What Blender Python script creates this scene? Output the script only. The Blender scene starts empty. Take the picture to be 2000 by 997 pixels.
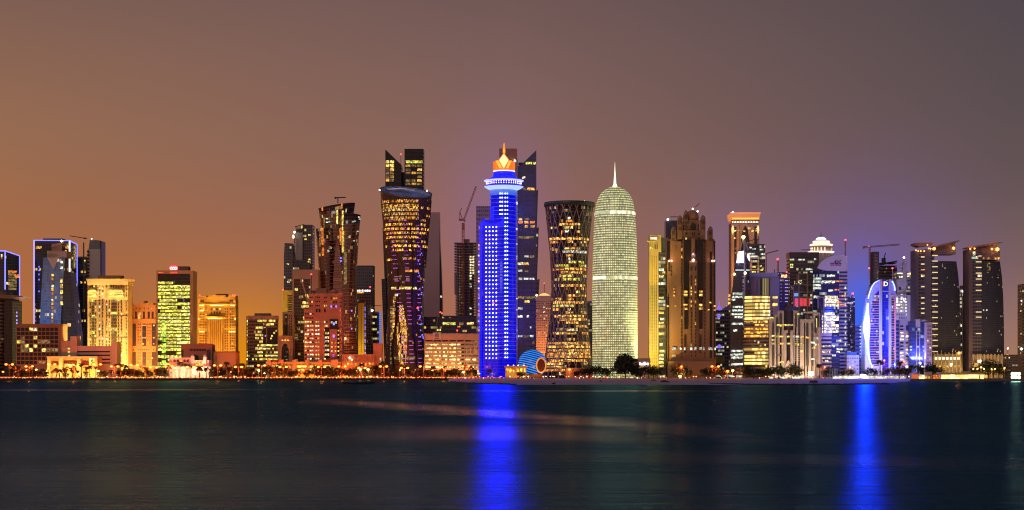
import bpy, bmesh, math, random
from mathutils import Vector, Matrix
R = math.radians
sc = bpy.context.scene
COL = sc.collection

# ------------------------------------------------------------------ camera
F, CH, G = 3333.3, 12.0, 2.2          # focal length in photo pixels, eye height over the bay, street level
cam = bpy.data.objects.new('camera', bpy.data.cameras.new('camera'))
COL.objects.link(cam)
cam.location = (0, 0, CH); cam.rotation_euler = (R(90), 0, 0)
cam.data.sensor_width = 36; cam.data.lens = 60; cam.data.shift_y = 0.11275
cam.data.clip_start = 1; cam.data.clip_end = 60000
sc.camera = cam

# ------------------------------------------------------------------ world: night sky over a lit city
SUN_EL, SUN_AZ = 26, 200               # last glow from behind the camera
wd = bpy.data.worlds.new('World'); sc.world = wd; wd.use_nodes = True
nt = wd.node_tree; N = nt.nodes; L = nt.links
bg = N['Background']
def wmath(op, a, b=None, c=None, clamp=False):
    n = N.new('ShaderNodeMath'); n.operation = op; n.use_clamp = clamp
    for i, v in enumerate((a, b, c)):
        if v is None: continue
        if isinstance(v, (int, float)): n.inputs[i].default_value = v
        else: L.new(v, n.inputs[i])
    return n.outputs[0]
def lin(c): return tuple(((v/255)/12.92 if v <= 10 else ((v/255+.055)/1.055)**2.4) for v in c) + (1,)
def wramp(fac, stops):
    n = N.new('ShaderNodeValToRGB'); r = n.color_ramp
    while len(r.elements) < len(stops): r.elements.new(.5)
    for e, (p, c) in zip(r.elements, stops): e.position = p; e.color = lin(c)
    L.new(fac, n.inputs[0]); return n.outputs[0]
tc = N.new('ShaderNodeTexCoord'); sp = N.new('ShaderNodeSeparateXYZ'); L.new(tc.outputs['Generated'], sp.inputs[0])
el = wmath('MULTIPLY', sp.outputs[2], 2.0)          # 0..0.42 inside the frame
SKYTOP = [(.52, (52, 54, 64)), (.66, (22, 30, 44))]
rl = wramp(el, [(0, (188, 108, 44)), (.11, (171, 104, 60)), (.26, (152, 107, 79)), (.42, (124, 92, 80))] + SKYTOP)
rc = wramp(el, [(0, (176, 110, 62)), (.08, (167, 107, 74)), (.15, (152, 102, 86)), (.25, (134, 97, 88)), (.37, (120, 91, 86)), (.43, (112, 86, 83))] + SKYTOP)
rr = wramp(el, [(0, (172, 124, 78)), (.05, (155, 114, 90)), (.12, (124, 95, 86)), (.2, (103, 83, 81)), (.30, (90, 76, 78)), (.42, (79, 69, 74)), (.52, (36, 46, 60)), (.66, (14, 26, 42))])
ul = wmath('MULTIPLY_ADD', sp.outputs[0], 3.6, 1.05, clamp=True)
ur = wmath('MULTIPLY_ADD', sp.outputs[0], 3.6, 0.0, clamp=True)
def wmix(f, a, b, t='MIX'):
    n = N.new('ShaderNodeMix'); n.data_type = 'RGBA'; n.blend_type = t
    if isinstance(f, (int, float)): n.inputs[0].default_value = f
    else: L.new(f, n.inputs[0])
    for i, v in ((6, a), (7, b)):
        if isinstance(v, tuple): n.inputs[i].default_value = v
        else: L.new(v, n.inputs[i])
    return n.outputs[2]
sky = wmix(ur, wmix(ul, rl, rc), rr)
# faint unevenness of thin cloud lit by the city
nz = N.new('ShaderNodeTexNoise'); nz.inputs['Scale'].default_value = 2.2; nz.inputs['Detail'].default_value = 2
mp = N.new('ShaderNodeMapping'); mp.inputs['Scale'].default_value = (1.5, 1.5, 5); L.new(tc.outputs['Generated'], mp.inputs[0]); L.new(mp.outputs[0], nz.inputs['Vector'])
cl = wmath('MULTIPLY_ADD', nz.outputs[0], .10, .95)
cm = N.new('ShaderNodeCombineColor'); [L.new(cl, cm.inputs[i]) for i in range(3)]
sky = wmix(1.0, sky, cm.outputs[0], 'MULTIPLY')
# warm dome of light over the district on the left
def glow(ax, ez, sx, sz, col, k):
    a = wmath('DIVIDE', wmath('SUBTRACT', sp.outputs[0], ax), sx); b = wmath('DIVIDE', wmath('SUBTRACT', sp.outputs[2], ez), sz)
    d = wmath('ADD', wmath('MULTIPLY', a, a), wmath('MULTIPLY', b, b))
    e = wmath('MULTIPLY', wmath('POWER', 2.718, wmath('MULTIPLY', d, -1)), k)
    f = wmath('MULTIPLY', e, wmath('GREATER_THAN', sp.outputs[1], 0))
    return f, col
f, c = glow(-.160, .0, .042, .040, lin((226, 140, 2)), .95); sky = wmix(f, sky, c)
f, c = glow(.205, .035, .055, .06, lin((88, 84, 180)), .62); sky = wmix(f, sky, c)  # this and the glows below paint the lit towers' bloom into the sky
f, c = glow(.200, .030, .015, .026, lin((30, 105, 255)), .8); sky = wmix(f, sky, c)
f, c = glow(.122, .06, .03, .04, lin((115, 100, 160)), .35); sky = wmix(f, sky, c)
f, c = glow(-.008, .085, .03, .05, lin((140, 104, 160)), .45); sky = wmix(f, sky, c)
ns = N.new('ShaderNodeTexSky'); ns.sky_type = 'NISHITA'; ns.sun_disc = False
ns.sun_elevation = R(SUN_EL); ns.sun_rotation = R(SUN_AZ); ns.dust_density = 4
sm = N.new('ShaderNodeVectorMath'); sm.operation = 'SCALE'; sm.inputs[3].default_value = .0012; L.new(ns.outputs[0], sm.inputs[0])
sky = wmix(1.0, sky, sm.outputs[0], 'ADD')
L.new(sky, bg.inputs[0]); bg.inputs[1].default_value = 1.0

# ------------------------------------------------------------------ last twilight: one very soft weak sun
sl = bpy.data.lights.new('sun', 'SUN'); sl.energy = .42; sl.angle = R(25); sl.color = (1, .82, .78)
so = bpy.data.objects.new('sun', sl); COL.objects.link(so)
d = Vector((math.sin(R(SUN_AZ))*math.cos(R(SUN_EL)), math.cos(R(SUN_AZ))*math.cos(R(SUN_EL)), math.sin(R(SUN_EL))))
so.rotation_euler = (-d).to_track_quat('-Z', 'Y').to_euler()

vs = sc.view_settings; vs.view_transform = 'Standard'; vs.look = 'None'; vs.exposure = 0; vs.gamma = 1; vs.use_curve_mapping = False
cy = sc.cycles
cy.max_bounces = 4; cy.diffuse_bounces = 2; cy.glossy_bounces = 3; cy.transmission_bounces = 2; cy.volume_bounces = 0; cy.transparent_max_bounces = 4
cy.sample_clamp_indirect = 2.5; cy.sample_clamp_direct = 12; cy.caustics_reflective = False; cy.caustics_refractive = False
cy.use_denoising = True; cy.filter_width = 1.15

# ------------------------------------------------------------------ materials
MATS = {}
class NT:
    def __init__(s, name):
        s.m = bpy.data.materials.new(name); s.m.use_nodes = True
        s.n = s.m.node_tree.nodes; s.l = s.m.node_tree.links; s.p = s.n['Principled BSDF']
    def new(s, t, **k):
        x = s.n.new(t)
        for a, b in k.items(): setattr(x, a, b)
        return x
    def math(s, op, a, b=None, c=None, clamp=False):
        x = s.n.new('ShaderNodeMath'); x.operation = op; x.use_clamp = clamp
        for i, v in enumerate((a, b, c)):
            if v is None: continue
            if isinstance(v, (int, float)): x.inputs[i].default_value = v
            else: s.l.new(v, x.inputs[i])
        return x.outputs[0]
    def mix(s, f, a, b, t='MIX'):
        x = s.n.new('ShaderNodeMix'); x.data_type = 'RGBA'; x.blend_type = t
        for i, v in ((0, f), (6, a), (7, b)):
            if isinstance(v, tuple): x.inputs[i].default_value = v if len(v) == 4 else v + (1,)
            elif isinstance(v, (int, float)): x.inputs[i].default_value = v
            else: s.l.new(v, x.inputs[i])
        return x.outputs[2]
    def wn(s, x, y, z):
        c = s.n.new('ShaderNodeCombineXYZ')
        for i, v in enumerate((x, y, z)):
            if isinstance(v, (int, float)): c.inputs[i].default_value = v
            else: s.l.new(v, c.inputs[i])
        w = s.n.new('ShaderNodeTexWhiteNoise'); w.noise_dimensions = '3D'; s.l.new(c.outputs[0], w.inputs[0])
        return w.outputs[0]
    def noise(s, scale, detail=3, vec='Object', stretch=None):
        t = s.n.new('ShaderNodeTexCoord') if vec != 'P' else s.n.new('ShaderNodeNewGeometry')
        o = t.outputs['Position' if vec == 'P' else vec]
        if stretch:
            m = s.n.new('ShaderNodeMapping'); m.inputs['Scale'].default_value = stretch; s.l.new(o, m.inputs[0]); o = m.outputs[0]
        x = s.n.new('ShaderNodeTexNoise'); x.inputs['Scale'].default_value = scale; x.inputs['Detail'].default_value = detail
        s.l.new(o, x.inputs['Vector']); return x.outputs[0]
    def set(s, **k):
        for a, v in k.items():
            i = s.p.inputs[a.replace('_', ' ')]
            if isinstance(v, tuple): i.default_value = v if len(v) == 4 or i.type != 'RGBA' else v + (1,)
            elif isinstance(v, (int, float)): i.default_value = v
            else: s.l.new(v, i)

def wall(name, col, rough=.8, var=.25, scale=.06):
    if name in MATS: return MATS[name]
    t = NT(name); nz = t.noise(scale, 5, 'P', (1, 1, .35))
    f = t.math('MULTIPLY_ADD', nz, var*2, 1-var)
    c = t.new('ShaderNodeCombineColor'); [t.l.new(f, c.inputs[i]) for i in range(3)]
    t.set(Base_Color=t.mix(1.0, tuple(col), c.outputs[0], 'MULTIPLY'), Roughness=rough)
    MATS[name] = t.m; return t.m

def plain(name, col, rough=.6, metal=0.):
    if name in MATS: return MATS[name]
    t = NT(name); nz = t.noise(.5, 3, 'P')
    t.set(Base_Color=tuple(col), Roughness=t.math('MULTIPLY_ADD', nz, .2, rough-.1), Metallic=metal)
    MATS[name] = t.m; return t.m

def emit(name, col, k):
    if name in MATS: return MATS[name]
    t = NT(name); t.set(Base_Color=(.3, .3, .3), Emission_Color=tuple(col), Emission_Strength=k, Roughness=.5)
    MATS[name] = t.m; return t.m

def lit(name, ca, cb, k=1., cw=1.7, chh=1.5, lo=.25, mull=.12, seed=0.):
    """a lit room behind glass: ceiling lights, blinds and furniture break the glow up pane by pane"""
    if name in MATS: return MATS[name]
    t = NT(name); g = t.new('ShaderNodeNewGeometry'); s = t.new('ShaderNodeSeparateXYZ'); t.l.new(g.outputs['Position'], s.inputs[0])
    h = t.math('MULTIPLY_ADD', s.outputs[1], .8, s.outputs[0])
    u = t.math('DIVIDE', h, cw); v = t.math('DIVIDE', s.outputs[2], chh)
    a = t.wn(t.math('FLOOR', u), t.math('FLOOR', v), seed); b = t.wn(t.math('FLOOR', t.math('DIVIDE', h, 7.3)), t.math('FLOOR', t.math('DIVIDE', s.outputs[2], 4.1)), seed+4)
    m = t.math('GREATER_THAN', t.math('FRACT', u), mull)
    q = t.math('MULTIPLY', t.math('POWER', a, 1.5), t.math('MULTIPLY_ADD', b, .9, .45))
    k2 = t.math('MULTIPLY', t.math('MULTIPLY_ADD', m, .8, .2), t.math('MULTIPLY_ADD', q, k*2.0, k*lo))
    t.set(Base_Color=(.03, .03, .03), Emission_Color=t.mix(t.math('FRACT', t.math('MULTIPLY', b, 7.7)), tuple(ca), tuple(cb)), Emission_Strength=k2, Roughness=.3)
    MATS[name] = t.m; return t.m

def facade(name, wallc, glassc=(.02, .022, .03), fw=3., fh=4., wf=.7, hf=.6, pg=.3, pc=.5, cols=((1, .7, .25), (1, .85, .55)), k=.9, grp=4, seed=0, rough=.75, grough=.12, ior=1.6, base_em=None, evar=1., pos=False):
    """curtain wall or punched wall from the UV in metres: floors x bays of glass, some of the rooms lit"""
    if name in MATS: return MATS[name]
    t = NT(name); uv = t.new('ShaderNodeTexCoord'); s = t.new('ShaderNodeSeparateXYZ'); t.l.new(uv.outputs['UV'], s.inputs[0])
    if pos: t.l.new(t.new('ShaderNodeNewGeometry').outputs['Position'], s.inputs[0])
    u = t.math('DIVIDE', s.outputs[0], fw); v = t.math('DIVIDE', s.outputs[1], fh)
    cu, cv, fu, fv = t.math('FLOOR', u), t.math('FLOOR', v), t.math('FRACT', u), t.math('FRACT', v)
    mu = t.math('LESS_THAN', t.math('ABSOLUTE', t.math('SUBTRACT', fu, .5)), wf/2)
    mv = t.math('LESS_THAN', t.math('ABSOLUTE', t.math('SUBTRACT', fv, .5)), hf/2)
    mk = t.math('MULTIPLY', mu, mv)
    r1 = t.wn(cu, cv, seed+.5); rg = t.wn(t.math('FLOOR', t.math('DIVIDE', cu, grp)), cv, seed+11.5); r2 = t.wn(cu, cv, seed+23.5)
    on = t.math('MULTIPLY', t.math('LESS_THAN', rg, pg), t.math('LESS_THAN', r1, pc))
    st = t.math('MULTIPLY', t.math('MULTIPLY', on, mk), t.math('MULTIPLY_ADD', t.math('MULTIPLY', r2, r2), k*1.2*evar, k*.35))
    dirt = t.math('MULTIPLY_ADD', t.noise(.05, 4, 'P', (1, 1, .4)), .5, .75)
    c = t.new('ShaderNodeCombineColor'); [t.l.new(dirt, c.inputs[i]) for i in range(3)]
    wcol = t.mix(1.0, tuple(wallc), c.outputs[0], 'MULTIPLY')
    gv = t.mix(t.math('MULTIPLY', r2, .6), tuple(glassc), tuple(min(1, x*2.2) for x in glassc))
    ec = t.mix(t.math('FRACT', t.math('MULTIPLY', r1, 13.7)), tuple(cols[0]), tuple(cols[1]))
    if base_em:
        # lamp light on the wall painted as a surface glow, rooms on top
        t.set(Emission_Color=t.mix(t.math('GREATER_THAN', st, .01), tuple(base_em[0]), ec),
              Emission_Strength=t.math('MAXIMUM', st, t.math('MULTIPLY', t.math('MULTIPLY_ADD', mk, base_em[2], 1-base_em[2]), t.math('MULTIPLY_ADD', r2, base_em[1]*.6, base_em[1]*.7))))
    else: t.set(Emission_Color=ec, Emission_Strength=st)
    t.set(Base_Color=t.mix(mk, wcol, gv), Roughness=t.math('MULTIPLY_ADD', mk, grough-rough, rough), IOR=ior)
    MATS[name] = t.m; return t.m

# lit rooms
LY = lit('lit_yellow', (1, .62, .08), (1, .80, .25), 1.25)
LW = lit('lit_warm_white', (1, .78, .38), (1, .90, .62), 1.25, seed=3)
LO = lit('lit_orange', (1, .36, .04), (1, .60, .14), 1.15, seed=5)
LG = lit('lit_green_yellow', (.80, .74, .06), (1, .90, .22), 1.05, seed=7)
LC = lit('lit_cool', (.72, .86, .70), (.95, .95, .80), .95, seed=9)
LR = lit('lit_red_orange', (1, .20, .03), (1, .34, .05), 1.0, seed=13)
LDIM = lit('lit_dim', (1, .60, .18), (.9, .60, .22), .22, seed=15)
LP = emit('led_magenta', (.80, .10, 1), .6)
BLUE = emit('led_blue', (.16, .16, 1), 2.2)
VIO = emit('led_violet', (.50, .40, 1), 1.3)
CYAN = emit('led_cyan', (.15, .55, 1), 1.6)
REDL = emit('aviation_red', (1, .04, .05), 6)
WHITE = emit('lamp_white', (1, .92, .75), 8)
SIGNW = emit('sign_white', (1, .95, .92), 1.6)
SIGNR = emit('sign_red', (1, .04, .02), 1.4)
GLASS = plain('dark_glass', (.022, .022, .03), .14)
GLASSB = plain('blue_glass', (.02, .03, .07), .14)
CONC = wall('concrete', (.36, .33, .30))
DARK = plain('dark_metal', (.035, .033, .035), .5)
STEEL = plain('grey_steel', (.30, .29, .29), .45, .3)
ROOF = wall('roof', (.16, .14, .13), .9)
CRANE = plain('crane_red', (.42, .13, .09), .6)
WHITEW = wall('white_wall', (.70, .67, .62))
TAN = wall('tan_stone', (.46, .33, .22))
SAND = wall('beige_stone', (.52, .42, .32))
PINK = wall('pink_stone', (.50, .30, .24))
BROWN = wall('brown_stone', (.24, .15, .10))

# ------------------------------------------------------------------ builders
def wx(px, D): return (px-1000)*D/F
def wz(y, D): return CH+(724-y)*D/F
def link(o, parent=None):
    COL.objects.link(o)
    if parent is not None: o.parent = parent
    return o
def tag(o, label=None, cat=None, group=None, kind=None):
    if label: o['label'] = label
    if cat: o['category'] = cat
    if group: o['group'] = group
    if kind: o['kind'] = kind
    return o
def mk(name, verts, faces, mats, parent=None, uvs=None, mi=None, smooth=False, fix=False):
    me = bpy.data.meshes.new(name); me.from_pydata([tuple(v) for v in verts], [], faces)
    for m in (mats if isinstance(mats, (list, tuple)) else [mats]): me.materials.append(m)
    if mi:
        for p, i in zip(me.polygons, mi): p.material_index = i
    if uvs:
        ul = me.uv_layers.new(name='UVMap'); k = 0
        for fu in uvs:
            for w in fu: ul.data[k].uv = w; k += 1
    if smooth:
        for p in me.polygons: p.use_smooth = True
    if fix:
        bm = bmesh.new(); bm.from_mesh(me); bmesh.ops.recalc_face_normals(bm, faces=bm.faces); bm.to_mesh(me); bm.free()
    return link(bpy.data.objects.new(name, me), parent)
def loft(name, rings, mat, parent=None, cap=True, smooth=False, capmat=None, closed=True):
    n = len(rings[0]); V = [v for r in rings for v in r]; Fc = []; U = []; MI = []
    us = [0.]
    mid = rings[len(rings)//2]
    for i in range(n): us.append(us[-1]+(mid[(i+1) % n]-mid[i]).length)
    for k in range(len(rings)-1):
        for i in range(n if closed else n-1):
            j = (i+1) % n
            Fc.append((k*n+i, k*n+j, (k+1)*n+j, (k+1)*n+i)); MI.append(0)
            U.append(((us[i], rings[k][i][2]), (us[i+1], rings[k][j][2]), (us[i+1], rings[k+1][j][2]), (us[i], rings[k+1][i][2])))
    if cap:
        Fc.append(tuple(range((len(rings)-1)*n, len(rings)*n))); U.append([(0, 0)]*n); MI.append(1)
        Fc.append(tuple(reversed(range(n)))); U.append([(0, 0)]*n); MI.append(1)
    o = mk(name, V, Fc, [mat, capmat or ROOF], parent, U, MI)
    if smooth:
        for p in o.data.polygons:
            if p.material_index == 0: p.use_smooth = True
    return o

UNIT = {}
def unit(mat, shape='box'):
    key = (mat.name, shape)
    if key not in UNIT:
        me = bpy.data.meshes.new('pane'); bm = bmesh.new()
        if shape == 'box': bmesh.ops.create_cube(bm, size=1)
        elif shape == 'round': bmesh.ops.create_cone(bm, segments=10, radius1=.5, radius2=.5, depth=1, cap_ends=True, matrix=Matrix.Rotation(R(90), 4, 'X'))
        elif shape == 'arch':
            pts = [(-.5, -.5), (.5, -.5)] + [(.5*math.cos(a), .2+.3*math.sin(a)) for a in [R(x) for x in range(0, 181, 30)]]
            f = [bm.verts.new((x, -.5, z)) for x, z in pts]; b = [bm.verts.new((x, .5, z)) for x, z in pts]
            bm.faces.new(f); bm.faces.new(b[::-1])
            for i in range(len(f)): bm.faces.new((f[i], b[i], b[(i+1) % len(f)], f[(i+1) % len(f)]))
            bmesh.ops.recalc_face_normals(bm, faces=bm.faces)
        else: bmesh.ops.create_icosphere(bm, subdivisions=1, radius=.5)
        bm.to_mesh(me); bm.free(); me.materials.append(mat); UNIT[key] = me
    return UNIT[key]

ALL = []
class Bld:
    def __init__(s, name, label, cat, px, D, group=None, base=G):
        s.D, s.b, s.px, s.fm = D, base, px, 1.
        s.o = bpy.data.objects.new(name, None); s.o.location = (wx(px, D), D, base); s.o.empty_display_size = 5
        link(s.o); tag(s.o, label, cat, group); s.W = []; ALL.append(s)
    def P(s, px, y=None, d=0):
        return Vector(((px-1000)*(s.D+d)/F-s.o.location.x, d, 0 if y is None or y == 735 else wz(y, s.D)-s.b))
    def par(s, p): return s.o if p is None else p
    def prism(s, name, foot, y0, y1, mat, parent=None, capmat=None):
        top = [s.P(x, y0 if not callable(y0) else y0(x), d) for x, d in foot]; bot = [s.P(x, y1, d) for x, d in foot]
        return loft(name, [bot, top], mat, s.par(parent), capmat=capmat)
    def box(s, name, x0, x1, y0, y1, mat, d=0, dep=25, parent=None, capmat=None):
        a, b = s.P(x0, y1, d), s.P(x1, y1, d); t = s.P(x0, y0, d)[2]
        bot = [a, b, b+Vector((0, dep, 0)), a+Vector((0, dep, 0))]; top = [Vector((v[0], v[1], t)) for v in bot]
        return loft(name, [bot, top], mat, s.par(parent), capmat=capmat)
    def poly(s, name, pts, mat, d=0, th=2., parent=None, capmat=None):
        f = [s.P(x, y, d) for x, y in pts]; b = [v+Vector((0, th, 0)) for v in f]; n = len(f)
        Fc = [tuple(range(n)), tuple(range(2*n-1, n-1, -1))]+[(i, n+i, n+(i+1) % n, (i+1) % n) for i in range(n)]
        U = [[(v[0]+500, v[2]) for v in f], [(v[0]+500, v[2]) for v in reversed(b)]]
        for i in range(n):
            j = (i+1) % n; U.append([(f[i][1], f[i][2]), (b[i][1], b[i][2]), (b[j][1], b[j][2]), (f[j][1], f[j][2])])
        return mk(name, f+b, Fc, mat, s.par(parent), U, fix=True)
    def bar(s, name, p0, p1, w, mat, parent=None):
        a, b = s.P(*p0), s.P(*p1); z = (b-a).normalized(); x = z.cross(Vector((0, 1, 0)))
        if x.length < .01: x = Vector((1, 0, 0))
        x.normalize(); y = z.cross(x)
        q = [(-1, -1), (1, -1), (1, 1), (-1, 1)]; w = w/2
        return loft(name, [[a+x*w*i+y*w*j for i, j in q], [b+x*w*i+y*w*j for i, j in q]], mat, s.par(parent), capmat=mat)
    def ring(s, cx, rx, y, ry, dc, n=40, tilt=None, pw=1.):
        r = []
        k = (s.D+dc)/F
        for i in range(n):
            a = -math.pi/2+2*math.pi*i/n; c, sn = math.cos(a), math.sin(a)
            if pw != 1: c = math.copysign(abs(c)**pw, c); sn = math.copysign(abs(sn)**pw, sn)
            z = 0 if y is None or y == 735 else wz(y, s.D)-s.b
            if tilt: z += tilt(c, sn)
            r.append(Vector(((cx-1000)*k-s.o.location.x+rx*k*c, dc+ry*sn, z)))
        return r
    def lathe(s, name, cx, prof, mat, dc=15, n=32, parent=None, sq=1., smooth=True, capmat=None):
        k = s.D/F
        return loft(name, [s.ring(cx, r, y, r*k*sq, dc, n) for r, y in prof], mat, s.par(parent), smooth=smooth, capmat=capmat or mat)
    def win(s, x0, x1, y0, y1, mat, d=0, name='window', parent=None, th=.5, shape='box', rot=0.):
        a, b = s.P(x0, y1, d), s.P(x1, y0, d); c = (a+b)/2
        sx = (b[0]-a[0]); sz = b[2]-a[2]
        s.W.append((abs(sx*sz), name, mat, c, rot, Vector((sx, th, sz)), s.par(parent), shape))
    def fwin(s, A, B, t0, t1, y0, y1, mat, name='window', th=.5, shape='box', parent=None):
        """on the wall that runs from A=(px,d) to B=(px,d)"""
        a, b = s.P(A[0], y1, A[1]), s.P(B[0], y0, B[1]); z0, z1 = a[2], b[2]
        v = Vector((b[0]-a[0], b[1]-a[1], 0)); p = Vector((a[0], a[1], 0))+v*((t0+t1)/2)
        p[2] = (z0+z1)/2
        s.W.append((v.length*(t1-t0)*(z1-z0), name, mat, p, math.atan2(v[1], v[0]), Vector((v.length*(t1-t0), th, z1-z0)), s.par(parent), shape))
    def grid(s, xs, ys, w, h, mat, d=0, name='window', plit=0., lits=(LY,), seed=0, shape='box', parent=None):
        rnd = random.Random(seed)
        for y in ys:
            for x in xs:
                s.win(x-w/2, x+w/2, y-h/2, y+h/2, rnd.choice(lits) if rnd.random() < plit else mat, d, name, parent, shape=shape)
    def bands(s, x0, x1, ys, h, mats, d=0, p=.8, n=8, cover=.7, seed=0, name='window_band', parent=None):
        """lit stretches of the ribbon windows, floor by floor"""
        rnd = random.Random(seed); w = (x1-x0)/n
        for y in ys:
            if rnd.random() > p: continue
            i = 0
            while i < n:
                if rnd.random() < cover:
                    j = i+1
                    while j < n and rnd.random() < cover+.1: j += 1
                    s.win(x0+i*w, x0+j*w-.25*w, y-h/2, y+h/2, rnd.choice(mats), d, name, parent); i = j+1
                else: i += 1
    def flood(s, p0, p1, w, h, power, col, name='floodlight', spread=180):
        a, b = s.P(*p0), s.P(*p1); a[2] = max(a[2], 1.5)
        l = bpy.data.lights.new(name, 'AREA'); l.shape = 'RECTANGLE'; l.size = w; l.size_y = h; l.energy = power*1.8; l.color = col; l.spread = R(spread)
        o = link(bpy.data.objects.new(name, l), s.o); o.location = a; o.data.energy *= s.fm
        o.rotation_euler = (b-a).to_track_quat('-Z', 'Y').to_euler(); return o
    def bulb(s, p, power, col, rad=.5, name='lamp_light'):
        l = bpy.data.lights.new(name, 'POINT'); l.energy = power; l.color = col; l.shadow_soft_size = rad
        o = link(bpy.data.objects.new(name, l), s.o); o.location = s.P(*p); return o
    def ball(s, name, x, y, d, r, mat, parent=None):
        c = s.P(x, y, d); s.W.append((r*r, name, mat, c, 0, Vector((2*r, 2*r, 2*r)), s.par(parent), 'ball'))
    def text(s, txt, x0, x1, y0, y1, mat, d=-.6, name='sign_lettering', th=.3):
        cu = bpy.data.curves.new('lettering', 'FONT'); cu.body = txt; cu.extrude = .05; cu.resolution_u = 2
        tmp = bpy.data.objects.new('lettering', cu); COL.objects.link(tmp); bpy.context.view_layer.update()
        me = bpy.data.meshes.new_from_object(tmp.evaluated_get(bpy.context.evaluated_depsgraph_get())); bpy.data.objects.remove(tmp)
        xs = [v.co.x for v in me.vertices]; ys = [v.co.y for v in me.vertices]
        a, b = s.P(x0, y1, d), s.P(x1, y0, d)
        kx = (b[0]-a[0])/(max(xs)-min(xs)); kz = (b[2]-a[2])/(max(ys)-min(ys))
        for v in me.vertices: v.co = Vector((a[0]+(v.co.x-min(xs))*kx, a[1]-v.co.z*6, a[2]+(v.co.y-min(ys))*kz))
        me.materials.clear(); me.materials.append(mat); return link(bpy.data.objects.new(name, me), s.o)
    def close(s):
        by = {}
        for w in s.W: by.setdefault((w[1], id(w[6])), []).append(w)
        for k, ws in by.items():
            ws.sort(key=lambda w: -w[0])
            for a, name, mat, c, rot, scl, par, shape in ws[:100]:
                o = bpy.data.objects.new(name, unit(mat, shape)); o.location = c; o.rotation_euler = (0, 0, rot); o.scale = scl; link(o, par)
            rest = ws[100:]
            if rest:
                bm = bmesh.new(); mats = []
                for a, name, mat, c, rot, scl, par, shape in rest:
                    if mat not in mats: mats.append(mat)
                    n0 = len(bm.verts); f0 = len(bm.faces)
                    tmp = unit(mat, shape); bm.from_mesh(tmp); bm.verts.ensure_lookup_table(); bm.faces.ensure_lookup_table()
                    M = Matrix.Translation(c) @ Matrix.Rotation(rot, 4, 'Z') @ Matrix.Diagonal(scl.to_4d())
                    for v in bm.verts[n0:]: v.co = M @ v.co
                    for f in bm.faces[f0:]: f.material_index = mats.index(mat)
                me = bpy.data.meshes.new(rest[0][1]); bm.to_mesh(me); bm.free()
                for m in mats: me.materials.append(m)
                o = link(bpy.data.objects.new(rest[0][1], me), rest[0][6]); o['kind'] = 'stuff'
        s.W = []
def rng(a, b, st):
    r = []; x = a
    while x < b-1e-6: r.append(x); x += st
    return r
def lerp(a, b, t): return a+(b-a)*t
def interp(pts, y):
    if y <= pts[0][0]: return pts[0][1]
    for (a, u), (b, v) in zip(pts, pts[1:]):
        if y <= b: return lerp(u, v, (y-a)/(b-a))
    return pts[-1][1]

# ------------------------------------------------------------------ setting: bay, land, beach, roads
t = NT('bay_water')
g = t.new('ShaderNodeNewGeometry'); s_ = t.new('ShaderNodeSeparateXYZ'); t.l.new(g.outputs['Position'], s_.inputs[0])
X_, Y_ = s_.outputs[0], s_.outputs[1]
n1 = t.noise(1, 4, 'P', (.006, .03, 1)); n2 = t.noise(1, 5, 'P', (.05, .35, 1)); n3 = t.noise(1, 3, 'P', (.012, .02, 1)); n4 = t.noise(1, 3, 'P', (.12, 1.1, 1)); n5 = t.math('MULTIPLY_ADD', n4, .4, n2)
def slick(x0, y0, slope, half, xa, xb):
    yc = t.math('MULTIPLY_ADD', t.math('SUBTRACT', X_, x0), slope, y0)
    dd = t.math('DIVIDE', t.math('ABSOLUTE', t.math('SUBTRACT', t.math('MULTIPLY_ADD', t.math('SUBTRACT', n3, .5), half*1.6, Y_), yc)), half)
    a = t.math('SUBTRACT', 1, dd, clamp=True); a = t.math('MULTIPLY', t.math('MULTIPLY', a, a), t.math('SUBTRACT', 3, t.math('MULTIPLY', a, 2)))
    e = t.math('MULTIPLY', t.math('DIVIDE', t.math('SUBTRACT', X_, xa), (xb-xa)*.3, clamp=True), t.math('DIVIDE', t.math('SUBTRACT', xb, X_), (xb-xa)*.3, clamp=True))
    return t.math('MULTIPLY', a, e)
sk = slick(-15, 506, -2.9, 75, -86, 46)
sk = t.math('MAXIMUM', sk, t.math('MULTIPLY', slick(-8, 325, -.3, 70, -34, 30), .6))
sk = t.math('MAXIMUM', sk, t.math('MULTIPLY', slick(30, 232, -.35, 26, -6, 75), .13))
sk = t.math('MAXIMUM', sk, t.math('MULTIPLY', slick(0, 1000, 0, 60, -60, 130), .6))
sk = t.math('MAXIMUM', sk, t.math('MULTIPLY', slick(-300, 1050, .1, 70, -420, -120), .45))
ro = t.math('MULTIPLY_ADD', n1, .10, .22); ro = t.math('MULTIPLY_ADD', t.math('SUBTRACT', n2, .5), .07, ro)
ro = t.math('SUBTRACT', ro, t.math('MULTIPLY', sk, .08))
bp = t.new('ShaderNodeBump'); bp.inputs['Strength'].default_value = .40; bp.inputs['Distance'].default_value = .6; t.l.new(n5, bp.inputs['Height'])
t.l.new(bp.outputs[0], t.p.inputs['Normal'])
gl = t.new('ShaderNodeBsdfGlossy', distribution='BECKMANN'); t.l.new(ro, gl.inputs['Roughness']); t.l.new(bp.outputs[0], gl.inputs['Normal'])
calm = t.math('MULTIPLY', t.math('DIVIDE', t.math('SUBTRACT', 32, X_), 50, clamp=True), t.math('DIVIDE', t.math('SUBTRACT', 420, Y_), 250, clamp=True))  # brighter near-left reflection painted into the tint; the surface there is no calmer
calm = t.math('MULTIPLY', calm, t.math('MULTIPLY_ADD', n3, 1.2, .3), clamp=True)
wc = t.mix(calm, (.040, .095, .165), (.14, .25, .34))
t.l.new(t.mix(sk, wc, (.40, .37, .42)), gl.inputs['Color'])  # slicks are smoother; their paler sheen is also painted into the reflection colour
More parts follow.
